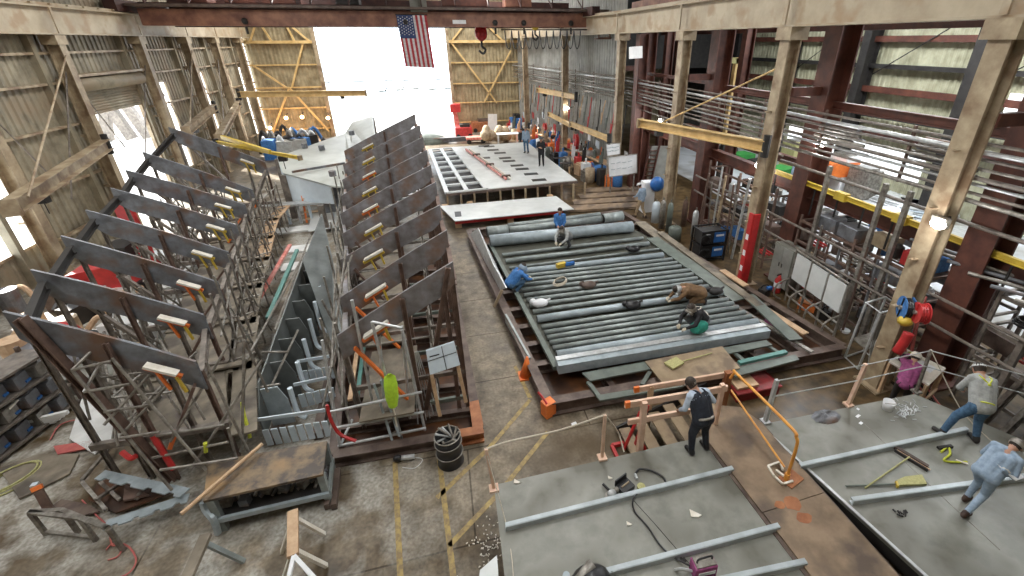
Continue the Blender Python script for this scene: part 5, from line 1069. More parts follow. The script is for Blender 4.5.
strap('small red rag on the tubes left of the bright red strap', [(122, 452, 7.6), (130, 458, 7.5), (136, 456, 7.5)], 'red', .05)
strap('red webbing on the near corner of the brown assembly frame', [(538, 392, 7.9), (543, 398, 7.8), (547, 404, 7.7)], 'red', .03)
# ================================================================ RIGHT SIDE: conduits, racks, machines, bay
t = thing('conduit_rack', 'long bank of parallel grey conduit pipes carried between the right-hand columns', 'pipe rack', (10.7, 20, 4.9))
zs = [4.95, 5.1, 5.27, 5.42, 5.6, 5.78, 5.94, 6.1]
for i, z in enumerate(zs):
    x = 10.62+.05*(i % 3); ys = [2, 14, 25.6, 35, 45.8]
    m = MB()
    for a, b in zip(ys, ys[1:]): m.tube((x-max(0, a-25.6)*.165, a, z), (x-max(0, b-25.6)*.165, b, z), .035 if i % 3 else .05, 8)
    obj('conduit', m, ('galv', 'post_grey', 'galv_light', 'post_grey')[i % 4], t, True)
for k in range(16):
    y = 3+2.7*k; x = 10.72-max(0, y-25.6)*.165; obj('hanger', MB().bar((x+.06, y, 4.85), (x+.06, y, 6.2), .06, .06), 'post_rust', t)
for (y0, y1, z0, l) in ((9.6, 11.7, 5.2, 'dark bundle of short conduits stored behind the second cream column'), (6.9, 8.6, 5.35, 'dark bundle of short conduits left of the nearest cream column'), (3.6, 5.8, 5.15, 'dark bundle of short conduits right of the nearest cream column')):
    t = thing('conduit_bundle', l, 'pipe bundle', (11.0, y0, z0))
    for a in range(6): obj('tube', MB().tube((11.0+.08*(a % 2), y0+.1*a, z0+.11*a), (11.0+.08*(a % 2), y1-.06*a, z0+.11*a), .05, 8), 'steel' if a % 2 else 'galv', t)
for (X, z, y0, y1, k, r, l) in ((10.9, 4.55, 12.6, 26, 'galv', .03, 'thin pipe under the conduit bank between second and fourth cream columns'), (11.2, 4.3, 2, 13, 'post_grey', .05, 'dark pipe rail below the conduits at the right'), (11.1, 2.45, 2, 18, 'post_grey', .04, 'upper guard rail pipe along the racks'), (11.1, 1.75, 2, 18, 'post_grey', .04, 'lower guard rail pipe along the racks')):
    obj('pipe_rail', MB().tube((X, y0, z), (X, y1, z), r, 8), k, label=l, cat='pipe')
t = thing('bay_crane_girder', 'yellow girder running low behind the columns beside the second bay', 'crane girder', (11.9, 8, 3.6))
obj('girder', MB().ibeam((11.6, 1, 3.72), (11.6, 13.6, 3.72), .10, .15, .02), 'yellow', t)
for y in (8.6, 10.6): obj('end_stop', MB().bar((11.6, y-.2, 3.72), (11.6, y+.2, 3.72), .2, .24), 'yellow', t)
for k in range(14): obj('hanger', MB().bar((11.6, 1.2+.95*k, 2.75), (11.6, 1.2+.95*k, 3.6), .04, .04), 'dark', t)
for y in (13.3, 10.9, 9.0, 8.3, 5.0, 4.2):
    obj('upright_post', MB().bar((11.2, y, 0), (11.2, y, 4.6), .11, .11), 'galv' if y > 8 else 'post_grey', label={13.3: 'grey square post just right of the second cream column', 10.9: 'pale grey square post carrying the racks, with a lamp above', 9.0: 'grey square post in the middle of the racks', 8.3: 'grey square post nearest left of the nearest cream column', 5.0: 'dark square post right of the nearest cream column', 4.2: 'dark square post at the right edge of the view'}[y], cat='post')
# storage racks along the columns
CW = dict(steel='dark grey', galv='grey', post_rust='brown', dark='black', cream='cream', galv_light='light grey', blue_white='pale blue', frame_rust='rust-brown', cloth_blue='blue', coil_red='red', white='white', green_steel='green-grey', wood='timber-coloured', orange='orange', tan_pile='tan', tarp='pale', black='black')
def rack(label, x, y0, y1, zs, d=.9, h=2.7, k='post_rust'):
    t = thing('storage_rack', label, 'rack', (x, (y0+y1)/2, 0)); n = max(2, int((y1-y0)/1.5)+1)
    for i in range(n):
        y = y0+(y1-y0)*i/(n-1)
        for dx in (0, d): obj('upright', MB().bar((x+dx, y, 0), (x+dx, y, h), .07, .07), k, t)
        for z in zs: obj('arm', MB().bar((x, y, z), (x+d, y, z), .06, .06), k, t)
    for z in zs:
        obj('shelf_beam', MB().bar((x, y0, z), (x, y1, z), .05, .08), k, t); obj('shelf_beam', MB().bar((x+d, y0, z), (x+d, y1, z), .05, .08), k, t)
    return t
def stock(x, y0, y1, zs, d, lab, ks=('steel', 'galv', 'post_rust', 'dark', 'cream', 'dark', 'galv_light', 'frame_rust', 'steel', 'cloth_blue', 'coil_red')):
    for z in zs:
        y = y0+.15
        while y < y1-.4:
            L = random.uniform(.35, .9); q = random.random(); k = random.choice(ks); xx = x+random.uniform(.2, d-.25); m = MB()
            if q < .35: m.box((xx, y+L/2, z+.22), (.5, L*.85, .38), random.uniform(-.2, .2)); nm, ct, lb = 'storage_box', 'box', 'box of parts stored'
            elif q < .6:
                nm, ct, lb = 'fitting_bundle', 'steel stock', 'bundle of short stock'
                for a in range(5): m.tube((xx+.09*a-.2, y, z+.09+.05*(a % 2)), (xx+.09*a-.2, y+L, z+.1+.05*(a % 2)), .035, 7)
            elif q < .8:
                nm, ct, lb = 'hose_coil', 'hose', 'coil of hose stored'
                for a in range(3): m.ring((xx, y+L/2, z+.07+.05*a), .24-.02*a, .028, n=14, m=5)
            else: m.lathe((xx, y+L/2, z+.04), [(0, 0), (.14, 0), (.15, .3), (.05, .38), (0, .38)], 12); nm, ct, lb = 'canister', 'canister', 'canister standing'
            obj(nm, m, k, label='%s %s %s' % (CW[k], lb, lab), cat=ct, group='%s %s %s' % (CW[k], nm.replace('_', ' '), lab))
            y += L+random.uniform(.0, .06)
rack('rusty storage rack between the nearest and second cream columns', 11.3, 7.3, 11.6, (.35, 1.15, 1.9, 2.6), 1.0, 2.8)
stock(11.3, 7.3, 11.6, (.35, 1.15, 1.9, 2.6), 1.0, 'on the rack between the nearest and second columns')
rack('rusty storage rack between the second and third cream columns', 11.5, 13.2, 17.6, (.35, 1.15, 2.0, 2.9), 1.0, 3.2)
stock(11.5, 13.2, 17.6, (.35, 1.15, 2.0), 1.0, 'on the rack between the second and third columns')
rack('dark storage rack at the right edge beyond the steel platform', 11.6, 2.4, 5.9, (.5, 1.3, 2.1, 2.9), 1.2, 3.1, 'post_grey')
stock(11.6, 2.4, 5.9, (.5, 1.3, 2.1, 2.9), 1.2, 'on the rack at the right edge')
rack('dark inner storage rack behind the one between nearest and second columns', 12.8, 6.6, 12.0, (.3, 1.0, 1.7, 2.4), 1.1, 2.6, 'post_grey')
stock(12.8, 6.6, 12.0, (.3, 1.0, 1.7, 2.4), 1.1, 'on the inner rack behind the white screens')
rack('dark inner storage rack behind the one between second and third columns', 13.0, 13.0, 17.5, (.3, 1.1, 1.9), 1.1, 2.4, 'post_grey')
stock(13.0, 13.0, 17.5, (.3, 1.1, 1.9), 1.1, 'on the inner rack beyond the second column')
for k in range(6):
    y = 3.0+.42*k; obj('steel_channel', MB().ibeam((11.0+.1*k, y+.35, .05), (11.5+.08*k, y+.1, 2.2+.1*(k % 3)), .14, .1, .02), 'galv' if k % 2 else 'post_grey', label='grey steel channel leaning on the rack at the right edge', cat='steel channel', group='channels leaning at the right edge')
for k in range(7):
    y = 2.4+.5*k; obj('pipe', MB().tube((12.6, y, 3.2), (11.3, y+2.6, 3.0+.07*k), .045, 8), 'galv' if k % 2 else 'steel', label='loose pipe lying across the top of the rack at the right edge', cat='pipe', group='pipes on top of the right edge rack')
# black cables and hoses draped around column bases
for k in range(9):
    y = 6.9+.25*(k % 3); x = 10.75+.1*(k//3); obj('cable', MB().path([(x, y, 2.2+.1*k % .4), (x-.15, y-.2, 1.2+.1*(k % 4)), (x+.05, y-.35, .5), (x-.1, y-.8-.1*k, .05)], .022, 6, 6), 'black' if k % 3 else 'hose_pink', smooth=True, label='cable hanging down beside the nearest cream column', cat='cable', group='cables at the nearest cream column')
# hose reels on the nearest column
def reel(label, u, v_, X, R, k, kc='dark', ax=(1, -.6, 0)):
    c = atX(u, v_, X); t = thing('hose_reel', label, 'hose reel', tuple(c-V((0, 0, R)))); ax = V(ax).normalized()
    for e in (-.09, .09): obj('flange', MB().tube(c+ax*e, c+ax*(e+.015), R, 22), k, t)
    for q in range(3): obj('hose_turn', MB().ring(c+ax*(-.05+.05*q), R*.78, .03, ax, 20, 6), kc, t)
    obj('hub', MB().tube(c-ax*.14, c+ax*.14, R*.22, 10), 'galv', t); obj('spoke', MB().bar(c-V((0, 0, R*.9))-ax*.1, c+V((0, 0, R*.9))-ax*.1, .04, .02), kc, t)
    return c
reel('bright red hose reel on the nearest cream column', 921, 313, 9.85, .24, 'coil_red', 'red')
reel('blue-black hose reel left of the red reel on the nearest column', 906, 308, 9.85, .27, 'cloth_blue', 'black')
obj('hard_hat', MB().sph(atX(905, 321, 9.75), (.17, .15, .12), 12, 6), 'yellow', smooth=True, label='round yellow cover hanging under the blue-black hose reel', cat='cover')
obj('tool_bag', MB().path([atX(909, 333, 9.7), atX(904, 342, 9.65), atX(897, 352, 9.6)], .11, 9, 5), 'red', smooth=True, label='red cloth bundle hanging at the nearest cream column', cat='bag')
for i, (u, v_) in enumerate(((576, 140), (545, 128), (524, 120))): reel('red hose reel on the grey partition, %s from the far door' % ('third', 'second', 'first')[i], u, v_, (8.9, 8.4, 8.0)[i], .42, 'coil_red', 'red', (1, 0, 0))
# red guard at second column
t = thing('column_guard', 'tall bright red guard bolted around the base of the second cream column', 'column guard', (9.9, 12.1, 0))
m = MB(); 
m.bar((9.86, 12.24, .1), (9.86, 12.24, 2.75), .22, .06, (1, 0, 0)); m.bar((9.98, 12.13, .1), (9.98, 12.13, 2.75), .06, .24, (1, 0, 0)); obj('plate', m, 'red', t)
for z in (.7, 1.3, 1.9): obj('notice', MB().box((9.825, 12.24, z), (.01, .13, .2)), 'white', t)
# fire extinguisher
t = thing('fire_extinguisher', 'red fire extinguisher on the floor right of the red column guard', 'extinguisher', tuple(at(776, 292, 0))); c = at(776, 292, 0)
obj('cylinder', MB().lathe(c, [(0, 0), (.12, 0), (.13, .05), (.13, .5), (.05, .6), (.04, .66), (0, .66)], 16), 'red', t, True); obj('handle', MB().bar(c+V((-.12, 0, .68)), c+V((.1, 0, .72)), .03, .04), 'black', t); obj('hose', MB().path([c+V((.05, 0, .66)), c+V((.18, 0, .5)), c+V((.16, 0, .2))], .015, 6, 5), 'black', t); obj('label_band', MB().lathe(c, [(.132, .22), (.134, .4), (.132, .4)], 16), 'white', t)
# welding machines
t = thing('welding_machine_rack', 'black rack holding two blue welding machines right of the pipes', 'welding machines', tuple(at(708, 262, 0))); c = at(706, 258, 0)
m = MB()
for a in (-.55, .55):
    for b in (-.35, .35): m.bar(c+V((a, b, 0)), c+V((a, b, 1.35)), .06, .06)
for z in (.1, .7, 1.32): m.bar(c+V((-.55, -.35, z)), c+V((.55, -.35, z)), .05, .05); m.bar(c+V((-.55, .35, z)), c+V((.55, .35, z)), .05, .05); m.bar(c+V((.55, -.35, z)), c+V((.55, .35, z)), .05, .05); m.bar(c+V((-.55, -.35, z)), c+V((-.55, .35, z)), .05, .05)
obj('frame', m, 'black', t)
for z in (.15, .76):
    mc = obj('machine', MB().box(c+V((0, 0, z+.26)), (1.0, .64, .5)), 'dark', t, bevel=.02); obj('blue_panel', MB().box(c+V((.24, -.33, z+.28)), (.48, .03, .42)), 'blue', mc); obj('label_strip', MB().box(c+V((.24, -.348, z+.36)), (.34, .008, .08)), 'white', mc)
    for q in range(3): obj('cable_coil', MB().ring(c+V((-.42+.05*q, -.42, z+.28)), .18, .03, (0, 1, 0), 14, 6), 'black', mc)
# white screens on pipe trolley
a, b = at(783, 296, 0), at(836, 330, 0); t = thing('screen_trolley', 'trolley of three white screen panels on curved grey pipe legs', 'trolley', tuple(lerp(a, b, .5)))
a, b = V((10.75, 10.9, 0)), V((10.55, 8.6, 0))
for k in range(3):
    p, q = lerp(a, b, .03+.325*k), lerp(a, b, .03+.325*k+.29); obj('panel', MB().bar(p+V((0, 0, 1.35)), q+V((0, 0, 1.35)), .05, .9), 'deck_white', t)
for k in range(4):
    p = lerp(a, b, k/3); obj('leg', MB().tube(p, p+V((0, 0, 1.9)), .035), 'galv', t); obj('foot', MB().path([p+V((-.05, 0, .85)), p+V((-.45, 0, .7)), p+V((-.5, 0, .3)), p+V((-.2, 0, .08))], .03, 7, 5), 'galv', t)
for z in (.25, .6, 1.9): obj('rail', MB().tube(a+V((-.02, 0, z)), b+V((-.02, 0, z)), .03), 'galv', t)
t = thing('grey_cabinet', 'grey sheet cabinet standing left of the white screen trolley', 'cabinet', (11.0, 11.75, 0)); obj('body', MB().box((11.15, 11.6, .95), (.5, .9, 1.5)), 'deck_grey', t, bevel=.02)
for dy in (-.22, .22): d_o = obj('door', MB().box((10.89, 11.6+dy, .95), (.02, .42, 1.42)), 'siding_grey', t); obj('handle', MB().box((10.87, 11.6+dy*.3, 1.0), (.02, .03, .14)), 'black', d_o)
# cage trolley
c = at(866, 364, 0); t = thing('wire_cage', 'white wire-framed folding cage leaning by the nearest cream column', 'cage', tuple(c))
def fr4(pts, r, par, nm, k='galv_light'): obj(nm, MB().path(pts, r, 7, 1, True), k, par)
p = [at(845, 357, .05), at(862, 368, .05), atY(872, 308, 7.7), atY(862, 296, 8.2)]
p = [at(845, 357, .05), at(858, 369, .05), at(858, 369, .05)+V((.1, 0, 1.75)), at(845, 357, .05)+V((.1, 0, 1.75))]
fr4(p, .03, t, 'side_frame'); q = [v_+V((.75, .1, 0)) for v_ in p]; fr4(q, .03, t, 'side_frame')
for i in range(4): obj('strut', MB().tube(p[i], q[i], .025), 'galv_light', t)
obj('mesh_panel', MB().poly([lerp(p[0], p[3], .35), lerp(p[1], p[2], .35), lerp(q[1], q[2], .35), lerp(q[0], q[3], .35)], .02), 'galv', t)
obj('mesh_panel', MB().poly([lerp(p[1], p[2], .5), lerp(q[1], q[2], .5), lerp(q[1], q[2], .95), lerp(p[1], p[2], .95)], (0, .015, 0)), 'siding_grey', t)
for i in range(5): a_ = lerp(p[1], q[1], .1+.18*i); obj('spoke', MB().tube(a_+V((0, 0, 1.2)), lerp(p[1], q[1], .5)+V((0, 0, .05)), .018, 6), 'galv_light', t)
# ply table
t = thing('plywood_table', 'pale plywood table on timber legs beyond the right platform', 'table', tuple(at(905, 395, 0))); zq = 1.0
S = [at(889, 361, zq), at(907, 349, zq), at(946, 368, zq), at(929, 385, zq)]
obj('table_top', MB().poly(S, -.04), 'wood_white', t)
for s_ in S: obj('leg', MB().bar(lerp(s_, (S[0]+S[2])/2, .08)-V((0, 0, .04)), dn(lerp(s_, (S[0]+S[2])/2, .08), 0), .09, .06), 'wood', t)
obj('stretcher', MB().bar(dn(S[3], .35), dn(S[2], .35), .05, .08), 'wood', t)
obj('drawing_sheet', MB().poly([at(912, 362, zq+.002), at(918, 358, zq+.002), at(936, 368, zq+.002), at(930, 373, zq+.002)], .004), 'white', label='white paper sheets lying on the pale plywood table', cat='paper')
obj('black_case', MB().lathe(at(905, 361, zq), [(0, .1), (.1, .1), (.12, 0), (.14, .0), (.13, .12), (0, .12)], 14), 'black', label='small round black item on the pale plywood table', cat='case')
t = thing('orange_crate', 'orange crate on the floor below the white screens', 'crate', tuple(at(806, 310, 0))); c = at(806, 309, 0)
obj('body', MB().box(c+V((0, 0, .14)), (.5, .34, .26), -.9), 'orange', t); obj('rim', MB().box(c+V((0, 0, .28)), (.54, .38, .03), -.9), 'frame_orange', t)
for i, (u, v_) in enumerate(((763, 296), (824, 318), (845, 332))):
    c = at(u, v_, 0); t = thing('tool_box', ('dark tool box with blue item by the frame edge near the red guard', 'small dark pump on the floor right of the orange crate', 'white round bucket lid on the floor left of the wire cage')[i], 'tool', tuple(c))
    if i < 2: obj('body', MB().box(c+V((0, 0, .16)), (.4, .3, .32), .5), 'dark', t, bevel=.02); obj('handle', MB().path([c+V((-.15, 0, .3)), c+V((-.1, 0, .42)), c+V((.1, 0, .42)), c+V((.15, 0, .3))], .02, 6, 4), 'black', t); obj('blue_box', MB().box(c+V((.1, -.1, .36)), (.16, .12, .1)), 'blue' if i == 0 else 'galv_light', t)
    else: obj('body', MB().lathe(c, [(0, 0), (.12, 0), (.13, .08), (0, .09)], 14), 'white', t)
# red box on wall, vertical hoses at screens
for i, (u, v_, L, k) in enumerate(((842, 330, 1.9, 'rope'), (848, 310, 1.5, 'wood_white'), (838, 300, 1.6, 'frame_orange'), (852, 300, 1.7, 'galv_light'), (757, 250, 2.2, 'wood'), (752, 262, 2.0, 'galv_light'))):
    c = at(u, v_, 0); obj('leaning_rod', MB().tube(c, c+V((.45, .25, L)), .03, 7), k, label='%s leaning against the racks on the right, %s' % (('pale rope', 'pale rod', 'orange rod', 'galvanized rod', 'timber', 'galvanized rod')[i], ('nearest', 'beside the rope', 'behind the pale rod', 'at the cage', 'beside the red guard', 'in front of the grey cabinet')[i]), cat='rod')
for k in range(10):
    y = 12.9+.45*k; obj('pipe_upright', MB().tube((10.9+.12*(k % 3), y, 0), (10.9+.1*(k % 2), y-.1, 2.6+.25*(k % 4)), .035 if k % 3 else .05, 8), ('galv', 'post_rust', 'cream', 'galv_light')[k % 4], label='upright length of pipe or rod standing between second and third columns', cat='pipe', group='upright stock between second and third columns')
for k in range(8):
    y = 7.6+.42*k; obj('pipe_upright', MB().tube((11.15, y, 0), (11.2, y+.1, 2.2+.2*(k % 4)), .035, 8), ('post_rust', 'galv', 'steel')[k % 3], label='upright length of pipe or rod standing behind the white screens', cat='pipe', group='upright stock behind the white screens')
# gas cylinders and gear near third/fourth columns
for i, (u, v_, h_, r, k) in enumerate(((668, 232, 1.5, .13, 'green_steel'), (661, 228, 1.45, .13, 'galv'), (674, 240, .7, .28, 'green_steel'), (655, 222, 1.1, .2, 'blue_white'), (683, 226, 1.4, .13, 'post_rust'), (600, 180, 1.0, .45, 'cloth_blue'), (693, 236, 1.3, .13, 'galv_light'))):
    c = at(u, v_, 0); t = thing('gas_cylinder', ('slim green-grey gas cylinder near the third cream column', 'slim grey gas cylinder near the third cream column', 'squat green drum beside the gas cylinders', 'pale blue barrel behind the walking worker', 'rusty gas cylinder right of the green one', 'dark blue barrel beside the whiteboard', 'pale gas cylinder nearest the welding machines')[i], 'cylinder', tuple(c))
    obj('body', MB().lathe(c, [(0, 0), (r, 0), (r, h_*.82), (r*.7, h_*.92), (r*.25, h_*.96), (0, h_*.96)], 16), k, t, True); obj('valve', MB().tube(c+V((0, 0, h_*.95)), c+V((0, 0, h_+.06)), .035, 8), 'galv', t)
t = thing('tool_stand', 'white stand with round blue cover near the third cream column', 'stand', tuple(at(658, 214, 0))); c = V((9.9, 20.4, 0))
obj('cabinet', MB().box(c+V((0, 0, .8)), (.6, .5, 1.6)), 'white', t, bevel=.02); obj('blue_cover', MB().sph(c+V((.35, -.3, 1.5)), (.38, .32, .38), 12, 8), 'blue', t, True)
# whiteboards
def board(label, pts, Y, th=.05, marks=()):
    P_ = [atY(u, v_, Y) for u, v_ in pts]; t = thing('whiteboard', label, 'whiteboard', tuple(V((P_[0].x, Y, 0)))); obj('panel', MB().poly(P_, (0, th, 0)), 'white', t)
    obj('frame', MB().path([p-V((0, .01, 0)) for p in P_], .03, 6, 1, True), 'galv', t)
    for f in (.08, .92): e = lerp(P_[3], P_[2], f); obj('leg', MB().bar((e.x, Y+th+.03, 0), (e.x, Y+th+.03, e.z+.4), .06, .06), 'galv', t)
    m = MB()
    for a in range(4):
        for b in range(2): e = lerp(lerp(P_[0], P_[1], .15+.2*a), lerp(P_[3], P_[2], .15+.2*a), .35+.3*b); m.bar(e-V((.12, .015, 0)), e+V((.12, -.015, .05*(a % 2))), .006, .03)
    obj('marker_writing', m, 'pipe_blue', t)
board('large whiteboard standing by the fourth cream column', [(608, 157), (637, 154), (637, 173), (609, 177)], 23.2)
board('small white notice board with a dark mark left of the large whiteboard', [(606, 144), (620, 143), (620, 154), (607, 156)], 24.6)
t = thing('door_sheet', 'tall pale sheet panel leaning beside the fourth red-brown column', 'panel', (12, 22.5, 0)); Yd = at(647, 186, 0).y; P_ = [atY(652, 146, Yd), atY(668, 146, Yd), atY(664, 188, Yd), atY(647, 186, Yd)]; obj('panel', MB().poly(P_, (0, .05, 0)), 'siding_grey', t); obj('edge_rail', MB().bar(P_[0], P_[3], .06, .06), 'galv', t)
t = thing('stair_ladder', 'dark red ladder stair left of the tall pale sheet', 'ladder', tuple(at(640, 187, 0))); Yd = at(641, 187, 0).y; a, b = atY(641, 187, Yd), atY(650, 146, Yd)
for dx in (0, .6): obj('rail', MB().bar(a+V((dx, 0, 0)), b+V((dx, 0, 0)), .06, .14), 'redbrown', t)
for k in range(9): e = lerp(a, b, .08+.1*k); obj('rung', MB().bar(e, e+V((.6, 0, 0)), .1, .04), 'redbrown', t)
obj('sign', MB().poly([atX(629, 47, 9.82), atX(642, 46, 9.82), atX(642, 58, 9.82), atX(629, 59, 9.82)], (.03, 0, 0)), 'white', label='small white sign high on the fourth cream column', cat='sign')
# lamps on the right (lit work lights)
for i, (u, v_, X) in enumerate(((938, 224, 9.75), (660, 121, 11.5), (758, 166, 11.6), (822, 143, 11.3), (568, 108, 9.2))):
    c = atX(u, v_, X); t = thing('work_light', 'lit white work light %s' % ('on the nearest cream column', 'between the third and fourth columns', 'behind the second cream column', 'on the grey post under the conduits', 'on the grey partition above the red reel')[i], 'lamp', tuple(c)); s_ = 1 if i < 4 else .8
    obj('housing', MB().box(c+V((.1, .04, .02)), (.16*s_, .3*s_, .22*s_)), 'galv', t); obj('arm', MB().bar(c+V((.05, .05, 0)), c+V((.5, .15, .05)), .04, .04), 'dark', t); obj('lens', MB().sph(c, (.07*s_, .16*s_, .11*s_), 10, 6), 'lamp', t)
    pl = bpy.data.lights.new('lamp_light', 'POINT'); pl.energy = 60; pl.shadow_soft_size = .15; po = bpy.data.objects.new('lamp_light', pl); col.objects.link(po); po.location = c+V((-.35, -.2, 0))
# clutter along the far right partition
for k in range(60):
    f = k/59; y = 24.5+19.5*f; x = 9.6-.17*(y-25)+random.uniform(-.7, .2); q = k % 5; ks = ('cloth_blue', 'coil_red', 'white', 'dark', 'green_steel', 'wood', 'galv', 'orange', 'tan_pile')[(k*7) % 9]; m = MB()
    if q == 0: m.lathe((x, y, 0), [(0, 0), (.3, 0), (.31, .45), (.3, .9), (0, .9)], 14); nm, ct = 'barrel', 'barrel'
    elif q == 1: m.box((x, y, .35), (.7, .6, .7), .3); m.box((x, y, .74), (.5, .4, .1), .3); nm, ct = 'equipment_box', 'box'
    elif q == 2: 
        for a in range(3): m.tube((x+.1*a, y, 0), (x+.15+.1*a, y+.1, 1.5+.2*a), .05, 7)
        nm, ct = 'rod_bundle', 'rods'
    elif q == 3: m.box((x, y, .5), (.5, .5, 1.0), .1); m.tube((x, y, 1.0), (x, y, 1.3), .06); nm, ct = 'machine', 'machine'
    else:
        for a in range(3): m.ring((x, y, .5+.05*a), .3, .04, (1, .2, 0), 14, 5)
        m.bar((x, y, 0), (x, y, .8), .05, .05); nm, ct = 'cable_stand', 'cable reel'
    obj(nm, m, ks, smooth=q == 0, label='%s %s standing in the crowded row along the grey partition' % (CW[ks], nm.replace('_', ' ')), cat=ct, group='%s %s row along the grey partition' % (CW[ks], nm.replace('_', ' ')))
for k in range(16):
    y = 25.5+1.2*k; x = 10.45-.165*(y-25.6); obj('wall_panel', MB().box((x+.28, y, 1.7+.3*(k % 3)), (.04, .5+.2*(k % 2), .5)), ('white', 'blue_white', 'cream', 'coil_red')[(k*3) % 4], label='small notice or panel on the grey partition', cat='panel', group='panels on the grey partition')
t = thing('wall_bench', 'long low bench against the grey partition on the right', 'bench', (9.5, 33, 0)); obj('top', MB().bar((10.1, 26.6, .95), (7.6, 42, .95), .7, .08), 'wood', t)
for k in range(8): e = lerp(V((10.1, 26.6, 0)), V((7.6, 42, 0)), k/7); obj('leg', MB().bar(e, e+V((0, 0, .9)), .1, .1), 'cream', t)
pc = V((10.75, 24.2, 0)); struct('column_roof_9', MB().ibeam(pc, pc+V((0, 0, 8.3)), .5, .55, .05, (1, 0, 0)), 'redbrown')
for k in range(70):
    f = random.random(); y = 26.8+15*f; x = 10.1-.163*(y-26.6)+random.uniform(-.25, .25); kk = ('coil_red', 'dark', 'white', 'galv', 'cloth_blue', 'wood', 'green_steel', 'orange', 'tan_pile', 'galv_light')[k % 10]; m = MB()
    if k % 3 == 0: m.box((x, y, 1.16), (.35, .4, .35), random.random())
    elif k % 3 == 1: m.lathe((x, y, .99), [(0, 0), (.14, 0), (.14, .4), (.05, .5), (0, .5)], 10)
    else: m.ring((x, y, 1.05), .22, .05, n=12, m=5); m.tube((x, y, 1.0), (x+.1, y, 1.7), .03, 6)
    nm = ('supply_box', 'supply_can', 'cable_coil')[k % 3]; obj(nm, m, kk, label='%s %s standing on the long bench along the grey partition' % (CW[kk], nm.replace('_', ' ')), cat=nm.split('_')[1], group='%s %s on the long bench' % (CW[kk], nm.replace('_', ' ')))
for k in range(30):
    y = 25.8+.62*k; x = 10.55-.165*(y-25.6)+.2; m = MB(); z = 2.1+.25*(k % 5); m.path([(x, y, 4.6), (x-.1, y+.1, z+.8), (x-.15, y+.3, z), (x-.05, y+.5, z+.7)], .035, 6, 5); kk = ('dark', 'galv', 'coil_red', 'green_steel', 'wood')[k % 5]
    obj('hanging_lead', m, kk, label='%s lead or hose hanging down the grey partition' % CW[kk], cat='hose', group='%s leads hanging on the grey partition' % CW[kk])
# far right corner
def simple_machine(name, label, cat, u, v_, sx, sy, sz, k, k2='dark', rz=0.):
    c = at(u, v_, 0); t = thing(name, label, cat, tuple(c)); obj('body', MB().box(c+V((0, 0, sz*.4)), (sx, sy, sz*.8), rz), k, t, bevel=.05); obj('top_cover', MB().box(c+V((sx*.1, 0, sz*.88)), (sx*.6, sy*.7, sz*.2), rz), k2, t)
    for a in (-1, 1): obj('wheel', MB().tube(c+V((a*sx*.35, -sy/2-.05, .2)), c+V((a*sx*.35, -sy/2+.05, .2)), .2, 12), 'black', t)
    return t
t = simple_machine('lift_machine', 'red boom lift machine at the right jamb of the far door', 'machine', 464, 137, 1.5, 1.4, 1.2, 'coil_red'); c = at(462, 135, 0)
obj('mast', MB().bar(c+V((-.3, 0, .9)), c+V((-.5, 0, 2.3)), .4, .4), 'red_white', t); obj('platform_basket', MB().box(c+V((-.4, -.3, 2.5)), (.9, .7, .7)), 'coil_red', t)
simple_machine('parts_bin', 'rust-orange metal bin right of the red boom lift', 'bin', 483, 131, 2.2, 1.2, 1.2, 'frame_orange', 'frame_rust')
simple_machine('parts_bin', 'tall rusty brown bin behind the rust-orange bin', 'bin', 474, 126, 1.4, 1.2, 2.2, 'frame_rust', 'redbrown')
simple_machine('parts_bin', 'yellow-tan crate stack in the far right corner', 'bin', 503, 128, 2.0, 1.2, 1.8, 'yellow_tan', 'yellow')
simple_machine('welding_cart', 'dark blue cart in the far right corner', 'cart', 516, 133, 1.0, 1.2, 1.8, 'cloth_blue', 'dark')
obj('notice_board', MB().poly([atY(488, 114, 43.5), atY(497, 114, 43.5), atY(497, 133, 43.5), atY(488, 133, 43.5)], (0, .05, 0)), 'white', label='white board standing in the far right corner', cat='board')
c = at(496, 143, 0); m = MB()
for k in range(7): m.sph(c+V((random.uniform(-1, 1), random.uniform(-.5, .5), .5+.1*k)), (.6-.04*k, .5, .5), 10, 7)
obj('burlap_pile', m, 'tan_pile', smooth=True, label='heap of tan burlap beside a white table near the far door', cat='pile')
t = thing('small_table', 'small white table in front of the tan burlap heap', 'table', tuple(at(506, 146, 0))); c = at(508, 145, 0); obj('top', MB().box(c+V((0, 0, .95)), (1.8, .8, .06)), 'white', t)
for a in (-.8, .8):
    for b in (-.3, .3): obj('leg', MB().bar(c+V((a, b, 0)), c+V((a, b, .93)), .06, .06), 'white', t)
t = thing('steel_cart', 'reddish cart with wheels on the floor just inside the far door', 'cart', tuple(at(475, 143, 0))); c = at(476, 143, 0); obj('tray', MB().box(c+V((0, 0, .45)), (1.6, .9, .2)), 'red_white', t)
for a in (-.6, .6): obj('wheel', MB().tube(c+V((a, -.45, .2)), c+V((a, -.35, .2)), .2, 12), 'black', t)
obj('sand_heap', MB().sph(at(428, 143, .0), (1.8, 1.0, .8), 14, 6, 0, 90), 'green_steel', label='low grey-green heap in front of the far door', cat='heap')
